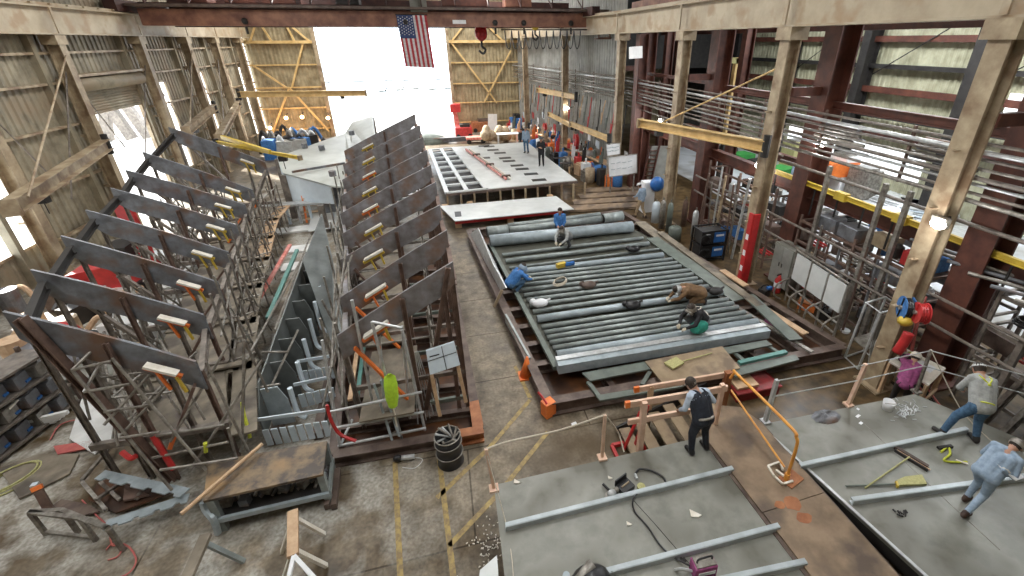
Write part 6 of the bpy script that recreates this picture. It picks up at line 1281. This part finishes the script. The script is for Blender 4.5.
# far-left heap of shiny stock with warm lamps
for k in range(26):
    c = at(random.uniform(268, 325), random.uniform(146, 160), 0); a = random.uniform(0, 3); m = MB(); 
    if k % 3: m.path([c+V((0, 0, .1)), c+V((.8*math.cos(a), .3, 1.4+.5*random.random())), c+V((1.5*math.cos(a), .5, .1))], .12, 7, 5)
    else: m.box(c+V((0, 0, .7)), (1.1, .8, 1.4), a)
    obj('duct_bend' if k % 3 else 'motor_block', m, ('galv_light', 'black', 'galv', 'cloth_blue', 'dark')[k % 5], smooth=bool(k % 3), label='%s in the jumbled heap at the far left corner' % ('shiny bent duct' if k % 3 else 'dark motor block'), cat='duct' if k % 3 else 'motor', group='jumble at the far left corner, '+('ducts' if k % 3 else 'motors'))
for i, (u, v_) in enumerate(((286, 118), (302, 117), (328, 118), (270, 128))):
    c = atY(u, v_, 45.2); t = thing('wall_lamp', 'warm orange lamp glowing at the far left wall, %s' % ('second from the left', 'third from the left', 'beside the far door', 'lowest and leftmost')[i], 'lamp', tuple(c)); obj('bulb', MB().sph(c, .16, 10, 6), 'lamp_warm', t); obj('bracket', MB().bar(c+V((0, .1, .1)), c+V((0, .7, .3)), .06, .06), 'dark', t)
    pl = bpy.data.lights.new('lamp_light', 'POINT'); pl.energy = 45; pl.color = (1, .55, .25); po = bpy.data.objects.new('lamp_light', pl); col.objects.link(po); po.location = c+V((0, -.4, 0))
# left side clutter
t = thing('parts_shelf', 'dark metal shelf with blue-trimmed bins at the left edge of the view', 'shelf', tuple(at(30, 440, 0)))
a, b = V((-9.9, 8.9, 0)), V((-9.3, 11.2, 0))
for z in (.1, .6, 1.1, 1.6): obj('shelf_board', MB().bar(a+V((-.3, 0, z)), b+V((-.3, 0, z)), .7, .05), 'post_grey', t)
for e in (a, b, a-V((.6, 0, 0)), b-V((.6, 0, 0))): obj('upright', MB().bar(e, e+V((0, 0, 1.75)), .07, .07), 'frame_rust', t)
for zi, z in enumerate((.13, .63, 1.13)):
    for k in range(5):
        e = lerp(a, b, .12+.19*k)+V((-.28, 0, z+.17)); t = thing('parts_bin', 'grey blue-edged parts bin on the left shelf, %s level, %s from the near end' % (('lowest', 'middle', 'top')[zi], ('first', 'second', 'third', 'fourth', 'fifth')[k]), 'bin', tuple(e-V((0, 0, .17))), 'bins on the left shelf'); obj('body', MB().box(e, (.5, .34, .3)), 'steel' if (k+zi) % 3 else 'galv', t); obj('blue_edge', MB().box(e+V((.26, .1, -.08)), (.03, .12, .05)), 'blue', t); obj('contents', MB().sph(e+V((0, 0, .13)), (.2, .14, .08), 8, 5), ('frame_rust', 'galv', 'dark')[k % 3], t)
t = thing('control_box', 'bright blue box at the bottom of the left edge shelf', 'box', tuple(at(4, 405, .9))); c = at(2, 425, .3); obj('body', MB().box(c, (.4, .3, .5)), 'blue', t); obj('lid', MB().box(c+V((0, 0, .27)), (.42, .32, .04)), 'white', t)
for i, (p, k, z) in enumerate(((((70, 440), (84, 395), (106, 372), (118, 395), (112, 440), (95, 455)), 'tarp', .05), (((0, 392), (20, 372), (34, 385), (10, 410)), 'wood_white', .9), (((0, 470), (40, 455), (80, 455), (70, 475), (20, 500)), 'ply_dirty', .02))):
    obj('sheet', MB().poly([at(u, v_, z) for u, v_ in p], .04), k, label=('pale crumpled sheet on the floor beneath the nearest left frame', 'pale worktop corner behind the left edge shelf', 'flat brown sheet on the floor at the left below the shelf')[i], cat='sheet')
obj('floor_mat', MB().poly([at(54, 447, .06), at(100, 440, .06), at(104, 446, .06), at(58, 455, .06)], .03), 'hose_pink', label='faded red mat on the floor beside the pale crumpled sheet', cat='mat')
# red telehandler-like machine behind the left row
c = at(132, 292, 0); t = thing('forklift', 'red machine with lifting mast half hidden behind the left row', 'forklift', tuple(c))
obj('body', MB().poly([c+V((-1.2, -.6, .3)), c+V((.9, -.6, .3)), c+V((.9, -.6, .9)), c+V((.1, -.6, 1.3)), c+V((-1.2, -.6, 1.1))], (0, 1.2, 0)), 'red', t)
obj('mast', MB().bar(c+V((.9, 0, .2)), c+V((.6, .4, 3.1)), .45, .2), 'red', t); obj('cab', MB().box(c+V((.3, 0, 1.6)), (.7, .9, .5)), 'dark', t)
for a_ in (-1, 1):
    for b_ in (-.9, .9): obj('wheel', MB().tube(c+V((a_, b_-.15, .4)), c+V((a_, b_+.15, .4)), .4, 16), 'black', t)
c = at(58, 390, 0); t = thing('red_drum', 'red rounded drum end behind the nearest left web frame', 'drum', tuple(at(58, 350, .8))); c = at(58, 335, .9); obj('body', MB().sph(c, (.5, .4, .35), 14, 8), 'red', t, True); obj('cap', MB().sph(c+V((0, 0, .3)), .12, 8, 6), 'black', t); obj('stand', MB().tube(V((c.x, c.y, 0)), c, .12, 8), 'dark', t)
for k in range(40):
    c = at(random.uniform(5, 200), random.uniform(250, 372), 0); 
    if c.y > 17 or c.x > -6.2: c = V((random.uniform(-13, -9.5), random.uniform(10, 22), 0))
    q = k % 4; a = random.uniform(0, 3); m = MB()
    if q == 0: m.box(c+V((0, 0, .3)), (.8, .5, .6), a); nm = 'storage_box'
    elif q == 1:
        for b_ in range(4): m.bar(c+V((.1*b_, 0, .1+.06*b_)), c+V((1.4*math.cos(a)+.1*b_, 1.4*math.sin(a), .12+.06*b_)), .08, .08)
        nm = 'timber_stack'
    elif q == 2: m.lathe(c, [(0, 0), (.28, 0), (.29, .8), (0, .8)], 14); nm = 'barrel'
    else: m.path([c+V((-.5, 0, .1)), c+V((0, .3, .7)), c+V((.5, 0, .2))], .08, 7, 6); nm = 'bent_pipe'
    kk = ('steel', 'wood', 'frame_rust', 'cream', 'dark', 'tarp', 'wood')[(k*5) % 7]; obj(nm, m, kk, label='%s %s in the clutter between left wall and left row' % (CW[kk], nm.replace('_', ' ')), cat=nm.split('_')[-1], group='%s %s clutter at the left wall' % (CW[kk], nm.replace('_', ' ')))
for i, (u, v_, k, s_) in enumerate(((150, 290, 'tarp', 1.3), (170, 270, 'deck_white', 1.2), (128, 372, 'deck_grey', 1.0), (150, 325, 'tarp', .9), (187, 262, 'wood', .8))):
    c = at(u, v_, 0); m = MB(); m.poly([c+V((-s_, -s_*.7, 0)), c+V((s_, -s_*.8, 0)), c+V((s_*.9, s_*.7, 0)), c+V((-s_*.8, s_*.8, 0))], .5 if i != 4 else .3); obj('covered_stack', m, k, label='%s between the posts of the left row, %s' % (('pale covered stack', 'white covered stack', 'grey steel box', 'small pale covered stack', 'low timber stack')[i], ('second from near', 'farthest', 'nearest', 'beside the grey steel box', 'behind the white stack')[i]), cat='stack')
# ---- second bay on the right
struct('floor_bay', MB().poly([V((15.0, 1, .01)), V((24.1, 1, .01)), V((24.1, 34, .01)), V((15.0, 34, .01))], .01), 'bay_floor')
for i, (u, v_, sx, sy, k) in enumerate(((905, 205, 2.6, 2.2, 'white'), (880, 222, 2.4, 2, 'deck_white'), (925, 215, 2, 2.4, 'blue_white'), (960, 245, 2.4, 2, 'deck_white'), (1005, 235, 2, 2, 'white'), (985, 268, 2.4, 2, 'blue_white'))):
    c = at(u, v_, 0); t = thing('plate_stack', 'stack of pale steel plates in the second bay, %s' % ('beside the blue drum', 'nearest the yellow girder', 'behind the leaning cream column', 'under the right conduit bundle', 'by the person in red', 'nearest the right edge')[i], 'plate stack', tuple(c))
    for q in range(4): obj('plate', MB().box(c+V((.15*q, .1*q, .1+.07*q)), (sx, sy, .04), .2*i+.1*q), k if q % 2 == 0 else 'galv_light', t)
c = at(832, 190, 0); t = thing('tool_cart', 'orange tool cart on thin legs in the second bay', 'cart', tuple(c)); obj('bin', MB().box(c+V((0, 0, 1.3)), (2.0, 1.0, .8)), 'orange', t)
for a in (-.9, .9):
    for b in (-.4, .4): obj('leg', MB().bar(c+V((a, b, 0)), c+V((a*.9, b, .95)), .07, .07), 'frame_orange', t)
for i, (u, v_, k, sx, sz, l) in enumerate(((812, 182, 'cloth_blue', 1.2, 1.6, 'blue machine left of the orange tool cart'), (856, 180, 'blue', .9, 1.2, 'blue drum right of the orange tool cart'), (873, 178, 'cream', 2.2, 1.4, 'cream crate against the bay wall'), (893, 183, 'white', 1.4, 2.0, 'white panel case against the bay wall'), (800, 170, 'straw', 1.2, 2.0, 'yellow-green machine at the bay wall'), (925, 190, 'galv', 1.4, 1.6, 'grey case at the bay wall left of the bright window'))):
    c = at(u, v_, 0); c.x = min(c.x, 22.6); t = thing('bay_machine' if i != 1 else 'blue_drum', l, 'machine' if i in (0, 4) else 'container', tuple(c))
    if i == 1: obj('body', MB().lathe(c, [(0, 0), (.5, 0), (.5, 1.3), (0, 1.3)], 16), k, t, True); obj('lid', MB().lathe(c, [(0, 1.36), (.52, 1.36), (.52, 1.3), (0, 1.3)], 16), 'white', t)
    else: obj('body', MB().box(c+V((0, 0, sz/2)), (sx*.7, sx, sz)), k, t, bevel=.04); obj('top', MB().box(c+V((0, 0, sz+.05)), (sx*.5, sx*.7, .1)), 'galv', t)
for k in range(5):
    c = at(690+14*k, 150+3*k, 0); c.x = 20; c.y = 29-2*k; obj('green_crate', MB().box(c+V((0, 0, .5)), (1.3, 1.1, 1.0), .1*k), 'green' if k % 2 else 'dark', label='crate in the row of green and dark crates deep in the second bay', cat='crate', group='crates deep in the second bay')
t = thing('bay_jib', 'yellow hoist post on the dark upper level of the second bay', 'hoist', (16.5, 24, 0)); c = atX(735, 75, 16.5); obj('post', MB().bar((c.x, c.y, 3.0), (c.x, c.y, c.z+.9), .3, .3), 'yellow_tan', t); obj('arm', MB().bar((c.x-.9, c.y, c.z+.8), (c.x+.6, c.y, c.z+.7), .3, .3), 'straw', t); obj('foot_post', MB().bar((c.x, c.y, 0), (c.x, c.y, 3.0), .3, .3), 'dark', t)
for i, (x, z, y0, y1) in enumerate(((15.5, 3.0, 16, 27), )):
    obj('girder', MB().ibeam((x, y0, z), (x, y1, z), .25, .35, .03), ('redbrown', 'crane', 'yellow_tan')[i], label=('red-brown girder deep in the second bay at mid height', 'thin brown girder behind the second cream column', 'tan girder high in the dark part of the second bay')[i], cat='girder')
for i, (x, y) in enumerate(((15.5, 22), (14.2, 28), (16.5, 31))): obj('bay_post', MB().ibeam((x, y, 0), (x, y, 9), .4, .5, .04, (1, 0, 0)), 'redbrown', label='red-brown steel post in the dark part of the second bay, %s' % ('nearest', 'middle', 'farthest')[i], cat='post')
# ================================================================ PEOPLE
def human(label, loc, rz, J, mats, vox=.016, extras=(), scale=1., build=1., torso=None):
    """one continuous remeshed body from tapered limbs; J overrides the standing joints (x right, y forward, z up)."""
    D = dict(pel=(0, 0, .95), chest=(0, .01, 1.28), neck=(0, 0, 1.46), head=(0, .03, 1.62), fwd=(0, 1, 0),
             shL=(-.18, 0, 1.41), elL=(-.25, -.03, 1.13), wrL=(-.25, .07, .89), shR=(.18, 0, 1.41), elR=(.25, -.03, 1.13), wrR=(.25, .07, .89),
             hiL=(-.09, 0, .92), knL=(-.11, .04, .5), anL=(-.12, -.02, .09), hiR=(.09, 0, .92), knR=(.11, .04, .5), anR=(.12, -.02, .09), toeL=None, toeR=None, handL=None, handR=None)
    D.update(J); D = {k: (V(v_) if v_ is not None else None) for k, v_ in D.items()}
    B = []; torso_k = torso or mats[0]
    def cone(p, q, r1, r2, k): B.append((V(p), V(q), r1*build, r2*build, k))
    top, bot, skin, boot, glove, hair = (mats+['hair'])[:6]
    pel, ch, nk, hd = D['pel'], D['chest'], D['neck'], D['head']; up = (hd-nk).normalized(); fw = (D['fwd']-up*D['fwd'].dot(up)).normalized(); rt = fw.cross(up)
    for s_, (hi, sh) in enumerate((('hiL', 'shL'), ('hiR', 'shR'))):
        h_, S_ = D[hi], D[sh]; cone(lerp(pel, h_, .8), lerp(ch, S_, .55), .118, .105, torso_k); cone(lerp(ch, S_, .55), lerp(nk, S_, .55)-V((0, 0, .03)), .105, .085, top)
        cone(pel, h_, .12, .112, bot); cone(lerp(nk, S_, .3), S_, .062, .068, top)
    cone(pel, ch, .125, .13, torso_k)
    cone(nk-up*.05, nk+up*.08, .062, .052, skin)
    cone(hd-up*.02+fw*.01, hd+up*.045-fw*.012, .084, .09, 'HEAD'); cone(hd-up*.02+fw*.03, hd-up*.085+fw*.045, .062, .04, skin); cone(hd+fw*.088+up*.01, hd+fw*.108-up*.02, .010, .016, skin)
    for sg in (-1, 1): cone(hd+rt*sg*.086+up*.015, hd+rt*sg*.09-up*.025, .016, .012, skin); cone(hd+rt*sg*.032+fw*.08+up*.028, hd+rt*sg*.034+fw*.082+up*.026, .013, .013, skin)
    for sg, x in ((-1, 'L'), (1, 'R')):
        cone(D['sh'+x], D['el'+x], .062, .046, top); cone(D['el'+x], D['wr'+x], .046, .033, top)
        wr = D['wr'+x]; hdr = (D['hand'+x] if D['hand'+x] is not None else (wr-D['el'+x])).normalized(); side = (V((0, 0, 1)).cross(hdr)); side = side.normalized() if side.length > .2 else V((1, 0, 0)); nrm = hdr.cross(side).normalized()
        cone(wr, wr+hdr*.03, .03, .03, glove); pc = wr+hdr*.03
        for o in (-.02, .02): cone(pc+side*o, pc+side*o+hdr*.055, .02, .019, glove)
        for q, (o, L) in enumerate(((-.034, .055), (-.012, .068), (.012, .064), (.034, .048))):
            a = pc+side*o+hdr*.055; b = a+hdr*L*.55-nrm*.012; c_ = b+hdr*L*.3-nrm*L*.4; cone(a, b, .0115, .0105, glove); cone(b, c_, .0105, .009, glove)
        a = pc-side*.03*sg+hdr*.005; b = a-side*.03*sg+hdr*.03; cone(a, b, .014, .012, glove); cone(b, b+hdr*.03, .012, .010, glove)
        hi, kn, an = D['hi'+x], D['kn'+x], D['an'+x]; cone(hi, kn, .098, .066, bot); cone(kn, an, .064, .048, bot)
        tf = D['toe'+x] if D['toe'+x] is not None else V((sg*.05, 1, 0)); tf = tf.normalized()
        cone(an-tf*.03-V((0, 0, .03)), an+V((0, 0, .02)), .05, .052, boot); cone(an-tf*.04-V((0, 0, .045)), an+tf*.15-V((0, 0, .05)), .042, .038, boot)
    m = MB()
    for p, q, r1, r2, k in B:
        m.sph(p, r1, 12, 8); m.sph(q, r2, 12, 8)
        if (q-p).length > .004: m.tube(p, q, r1, 12, r2)
    me = bpy.data.meshes.new('body'); me.from_pydata(m.v, [], m.f); o = bpy.data.objects.new('person', me); col.objects.link(o)
    rm = o.modifiers.new('r', 'REMESH'); rm.mode = 'VOXEL'; rm.voxel_size = vox; sm = o.modifiers.new('s', 'SMOOTH'); sm.factor = .5; sm.iterations = 3
    dg = bpy.context.evaluated_depsgraph_get(); dg.update(); bm_ = bpy.data.meshes.new_from_object(o.evaluated_get(dg)); o.modifiers.clear(); o.data = bm_
    ks = []
    for *_, k in B:
        for kk in ((skin, hair) if k == 'HEAD' else (k,)):
            if kk not in ks: ks.append(kk)
    bm_.materials.clear()
    for k in ks: bm_.materials.append(K[k])
    for p_ in bm_.polygons:
        c = p_.center; best, bk = 9, ks[0]
        for p, q, r1, r2, k in B:
            d = q-p; L2 = d.length_squared; tt = 0 if L2 < 1e-8 else max(0, min(1, (c-p).dot(d)/L2)); e = (c-p-d*tt).length-(r1+(r2-r1)*tt)
            if e < best: best, bk = e, k
        if bk == 'HEAD':
            l = c-hd; bk = hair if (l.dot(up) > .045 or l.dot(fw) < .01) and l.dot(up) > -.06 else skin
        p_.material_index = ks.index(bk); p_.use_smooth = True
    o.location = loc; o.rotation_euler.z = rz; o.scale = (scale,)*3; tag(o, label, 'person')
    def child(nm, mb, k, smooth=True):
        c_ = bpy.data.meshes.new(nm); c_.from_pydata(mb.v, [], mb.f); c_.materials.append(K[k]); 
        if smooth: c_.polygons.foreach_set('use_smooth', [True]*len(c_.polygons))
        oo = bpy.data.objects.new(nm, c_); col.objects.link(oo); oo.parent = o; return oo
    R3 = Matrix((rt, fw, up)).transposed()
    for nm, k in extras:
        mb = MB()
        if nm == 'hard_hat':
            mb.sph(hd+up*.05, (.118, .13, .10), 16, 6, 0, 90, R3); vs = [hd+up*.05+(rt*math.cos(t_)*.128+fw*(math.sin(t_)*.145+.02)) for t_ in [2*math.pi*i/18 for i in range(18)]]; mb.poly(vs, up*.012)
        elif nm == 'cap': mb.sph(hd+up*.025, (.112, .124, .10), 14, 7, -28, 90, R3); mb.bar(hd+up*.05+fw*.09, hd+up*.035+fw*.18, .14, .012, up)
        elif nm == 'welding_hood': mb.sph(hd, (.125, .135, .14), 14, 10, rot=R3); mb.bar(hd+fw*.12-up*.08, hd+fw*.13+up*.06, .2, .06, fw)
        elif nm == 'harness':
            for sg in (-1, 1):
                x = 'R' if sg > 0 else 'L'; bk_ = fw*-.125; mb.path([lerp(nk, D['sh'+x], .5)+fw*.06+up*.03, lerp(nk, D['sh'+x], .5)+up*.075, lerp(nk, D['sh'+x], .45)+bk_-up*.05, ch+bk_*1.12, lerp(pel, D['hi'+('L' if sg > 0 else 'R')], 1.1)+bk_*1.05], .016, 6, 5)
            mb.ring(lerp(pel, ch, .15), .165, .016, ch-pel, 18, 6); mb.sph(ch-fw*.145, (.045, .03, .05), 8, 6)
        elif nm == 'overall_straps':
            ax_ = (ch-pel).normalized(); Rm = Matrix((rt, ax_.cross(rt), ax_)).transposed()
            for sg in (-1, 1): x = 'R' if sg > 0 else 'L'; mb.path([lerp(nk, D['sh'+x], .55)+fw*.08, lerp(nk, D['sh'+x], .55)+up*.07, lerp(nk, D['sh'+x], .4)-fw*.115-up*.04, lerp(pel, ch, .55)-fw*.145+rt*sg*.03], .021, 6, 5)
            mb.sph(lerp(pel, ch, .75), (.19, .165, .2), 14, 8, rot=Rm)
        elif nm == 'tool_belt': mb.ring(pel+V((0, 0, .03)), .175, .028, ch-pel, 20, 6); mb.sph(pel+rt*.19, (.05, .07, .09), 8, 6)
        elif nm == 'goggle_strap': mb.ring(hd+up*.03, .10, .012, up, 18, 6)
        child(nm, mb, k)
    return o
Z3 = (0, 0, 1)
human('person in navy overalls and light blue shirt standing with back turned by the stair', tuple(G(696, 449)), .1,
      dict(pel=(0, -.06, .93), chest=(.0, .12, 1.22), neck=(-.02, .25, 1.38), head=(-.08, .36, 1.49), fwd=(-.5, 1, -.7), shL=(-.19, .2, 1.34), shR=(.18, .2, 1.33), elL=(-.30, .18, 1.06), wrL=(-.26, .36, .86), elR=(.34, .12, 1.12), wrR=(.24, .36, 1.0), hiL=(-.1, -.05, .9), hiR=(.1, -.05, .9), knL=(-.15, .02, .49), knR=(.17, .03, .49), anL=(-.17, -.06, .09), anR=(.2, -.05, .09)),
      ['shirt_blue', 'navy', 'skin', 'black', 'skin'], .012, (('cap', 'galv'), ('overall_straps', 'navy'), ('tool_belt', 'galv')), .9, 1.3, torso='navy')
human('person in grey shirt, jeans and yellow harness bending at the far right platform corner', tuple(G(962, 436)), -.35,
      dict(pel=(.0, -.1, .93), chest=(.08, .16, 1.2), neck=(.13, .36, 1.32), head=(.15, .48, 1.4), fwd=(0, 1, -.8), shL=(-.1, .28, 1.32), shR=(.30, .26, 1.27), elL=(-.2, .34, 1.02), wrL=(-.02, .46, .88), elR=(.42, .22, 1.0), wrR=(.40, .24, .75), hiL=(-.1, -.08, .9), hiR=(.1, -.08, .9), knL=(-.28, .03, .53), knR=(.16, .02, .5), anL=(-.42, .0, .09), anR=(.16, -.12, .09), toeL=(-.5, 1, 0)),
      ['shirt_grey', 'denim', 'skin', 'dark', 'skin'], .012, (('hard_hat', 'galv_light'), ('harness', 'harness')), .92, 1.3)
PW = at(1007, 470, 2.0); Rw = Matrix.Rotation(-1.45, 3, 'Z'); base = G(966, 508); PL = (Rw.inverted()@(PW-base))/.92
pw = human('person in pale denim walking bent forward with white papers at the lower right', tuple(G(966, 508)), -1.45,
      dict(pel=(0, .0, .9), chest=(0, .22, 1.15), neck=(0, .38, 1.28), head=(0, .52, 1.36), fwd=(0, 1, -.5), shL=(-.18, .33, 1.26), shR=(.18, .33, 1.24), elL=(-.26, .34, .98), wrL=(-.2, .55, .86), elR=(.26, .2, 1.0), wrR=tuple(PL+V((.0, -.14, .06))), handR=(0, 1, -.3), hiL=(-.1, .0, .88), hiR=(.1, .0, .88), knL=(-.1, .24, .5), knR=(.1, .05, .47), anL=(-.1, .14, .09), anR=(.1, -.26, .12), toeL=(0, 1, 0), toeR=(.05, 1, -.1), handL=(.1, .9, -.4)),
      ['denim_light', 'denim_light', 'skin', 'boot', 'glove'], .012, (('cap', 'galv'), ('goggle_strap', 'black')), .92, 1.02)
Rw = Matrix.Rotation(-1.45, 3, 'Z'); base = G(966, 508); hw = PW-Rw@V((0, .06, 0))
t = thing('paper_sheets', 'white papers held in the hand of the person in pale denim', 'papers', tuple(hw)); 
for q in range(3): a = hw+V((0, 0, .01*q)); obj('sheet', MB().poly([a+Rw@V((-.14, -.03, .04)), a+Rw@V((.16, -.03, -.02)), a+Rw@V((.14, .34, -.14-.02*q)), a+Rw@V((-.15, .32, -.06))], .006), 'white', t)
human('person in dark pink shirt and headscarf reaching over behind the right platform', tuple(at(893, 412, 0)), -1.0,
      dict(pel=(0, -.05, .88), chest=(0, .12, 1.17), neck=(0, .26, 1.32), head=(0, .36, 1.43), fwd=(0, 1, -.6), shL=(-.17, .2, 1.3), shR=(.17, .2, 1.28), elL=(-.22, .45, 1.2), wrL=(-.12, .68, 1.25), elR=(.2, .4, 1.05), wrR=(.1, .62, 1.02)),
      ['cloth_pink', 'dark', 'skin', 'boot', 'glove_yellow'], .014, (('cap', 'wood_white'),), 1.0, 1.0)
human('person in blue shirt and tan trousers walking beside the pale blue barrel', tuple(at(640, 218, 0)), .5,
      dict(chest=(.02, .05, 1.27), neck=(.02, .1, 1.45), head=(.0, .17, 1.6), knL=(-.1, .12, .5), anL=(-.1, .22, .1), anR=(.1, -.25, .12), knR=(.1, -.02, .5), elL=(-.26, .1, 1.15), wrL=(-.2, .3, 1.05)),
      ['denim_light', 'cloth_tan', 'skin', 'boot', 'skin'], .018, (('hard_hat', 'galv_light'),), 1.02, 1.1)
human('person in bright blue jacket standing behind the very large pipe', tuple(at(560, 246, 0)), 2.9, dict(elL=(-.22, .1, 1.15), wrL=(-.1, .28, 1.05), elR=(.22, .1, 1.15), wrR=(.1, .28, 1.05)), ['cloth_blue', 'navy', 'skin', 'black', 'skin'], .018, (), 1.0, 1.15)
crouch = dict(pel=(0, -.15, .38), chest=(0, .1, .62), neck=(0, .26, .74), head=(0, .36, .84), fwd=(0, 1, -.8), shL=(-.18, .22, .7), shR=(.18, .22, .7), elL=(-.24, .42, .48), wrL=(-.12, .6, .38), elR=(.24, .42, .48), wrR=(.12, .6, .38), hiL=(-.1, -.13, .36), hiR=(.1, -.13, .36), knL=(-.18, .28, .46), knR=(.18, .28, .42), anL=(-.16, .0, .09), anR=(.16, -.02, .09))
zc = .62
human('crouching welder in grey jacket and hood at the far end of the pipes', tuple(at(566, 246, zc)), 2.4, crouch, ['shirt_grey', 'steel', 'skin', 'black', 'glove'], .018, (('welding_hood', 'galv'),), 1.0, 1.25)
human('crouching person in blue work clothes at the left ends of the pipes', tuple(at(514, 292, .45)), -1.3, crouch, ['cloth_blue', 'denim', 'skin', 'black', 'glove'], .018, (('welding_hood', 'denim_light'),), 1.0, 1.25)
human('kneeling welder in brown jacket and silver hood over the pipes', tuple(at(690, 303, zc)), 1.45, dict(crouch, pel=(0, -.3, .36), chest=(0, .05, .48), neck=(0, .3, .5), head=(0, .44, .5), fwd=(0, 1, -1.2), shL=(-.18, .22, .5), shR=(.18, .22, .5), elL=(-.2, .45, .3), wrL=(-.1, .62, .2), elR=(.2, .45, .3), wrR=(.1, .62, .2), hiL=(-.1, -.3, .34), hiR=(.1, -.3, .34), knL=(-.14, .02, .14), knR=(.14, .02, .14), anL=(-.12, -.4, .1), anR=(.12, -.4, .1), toeL=(0, -.3, -1), toeR=(0, -.3, -1)), ['cloth_brown', 'cloth_brown', 'skin', 'black', 'glove'], .016, (('welding_hood', 'galv_light'),), 1.05, 1.3)
human('crouching worker in black and grey with teal bag near the pale box beam', tuple(at(697, 331, zc)), 1.9, crouch, ['cloth_black', 'steel', 'skin', 'black', 'glove'], .016, (('welding_hood', 'galv'), ('harness', 'wood_white')), 1.05, 1.25)
obj('shoulder_bag', MB().sph(at(699, 327, 1.0), (.28, .16, .2), 12, 8), 'cloth_teal', smooth=True, label='teal bag on the back of the worker nearest the box beam', cat='bag')
human('person in blue jacket and jeans standing on the white slotted platform', tuple(at(526.5, 153, .95)), 2.6, {}, ['denim_light', 'denim', 'skin', 'black', 'skin'], .02, (('hard_hat', 'galv'),), 1.02, 1.1)
human('person in black jacket standing with arms folded on the white slotted platform', tuple(at(541.5, 166, .95)), 2.8, dict(elL=(-.25, .08, 1.15), wrL=(-.02, .2, 1.18), elR=(.25, .08, 1.15), wrR=(.02, .24, 1.15)), ['cloth_black', 'cloth_black', 'skin', 'black', 'skin'], .02, (('hard_hat', 'steel'),), 1.02, 1.1)
human('person in dark clothes standing behind the one in blue jacket', tuple(at(522, 151, 0)), 2.6, {}, ['cloth_black', 'navy', 'skin', 'black', 'skin'], .02, (), 1.0, 1.1)
human('person in red shirt and dark trousers in the second bay', tuple(at(991, 250, 0)), 1.2, dict(elL=(-.3, .1, 1.2), wrL=(-.2, .3, 1.2)), ['cloth_red', 'navy', 'skin', 'black', 'skin'], .02, (('hard_hat', 'red'),), 1.05, 1.1)
human('person in pale blue clothes by the blue machine in the second bay', tuple(at(790, 190, 0)), .4, {}, ['denim_light', 'cloth_blue', 'skin', 'black', 'skin'], .02, (), 1., 1.1)
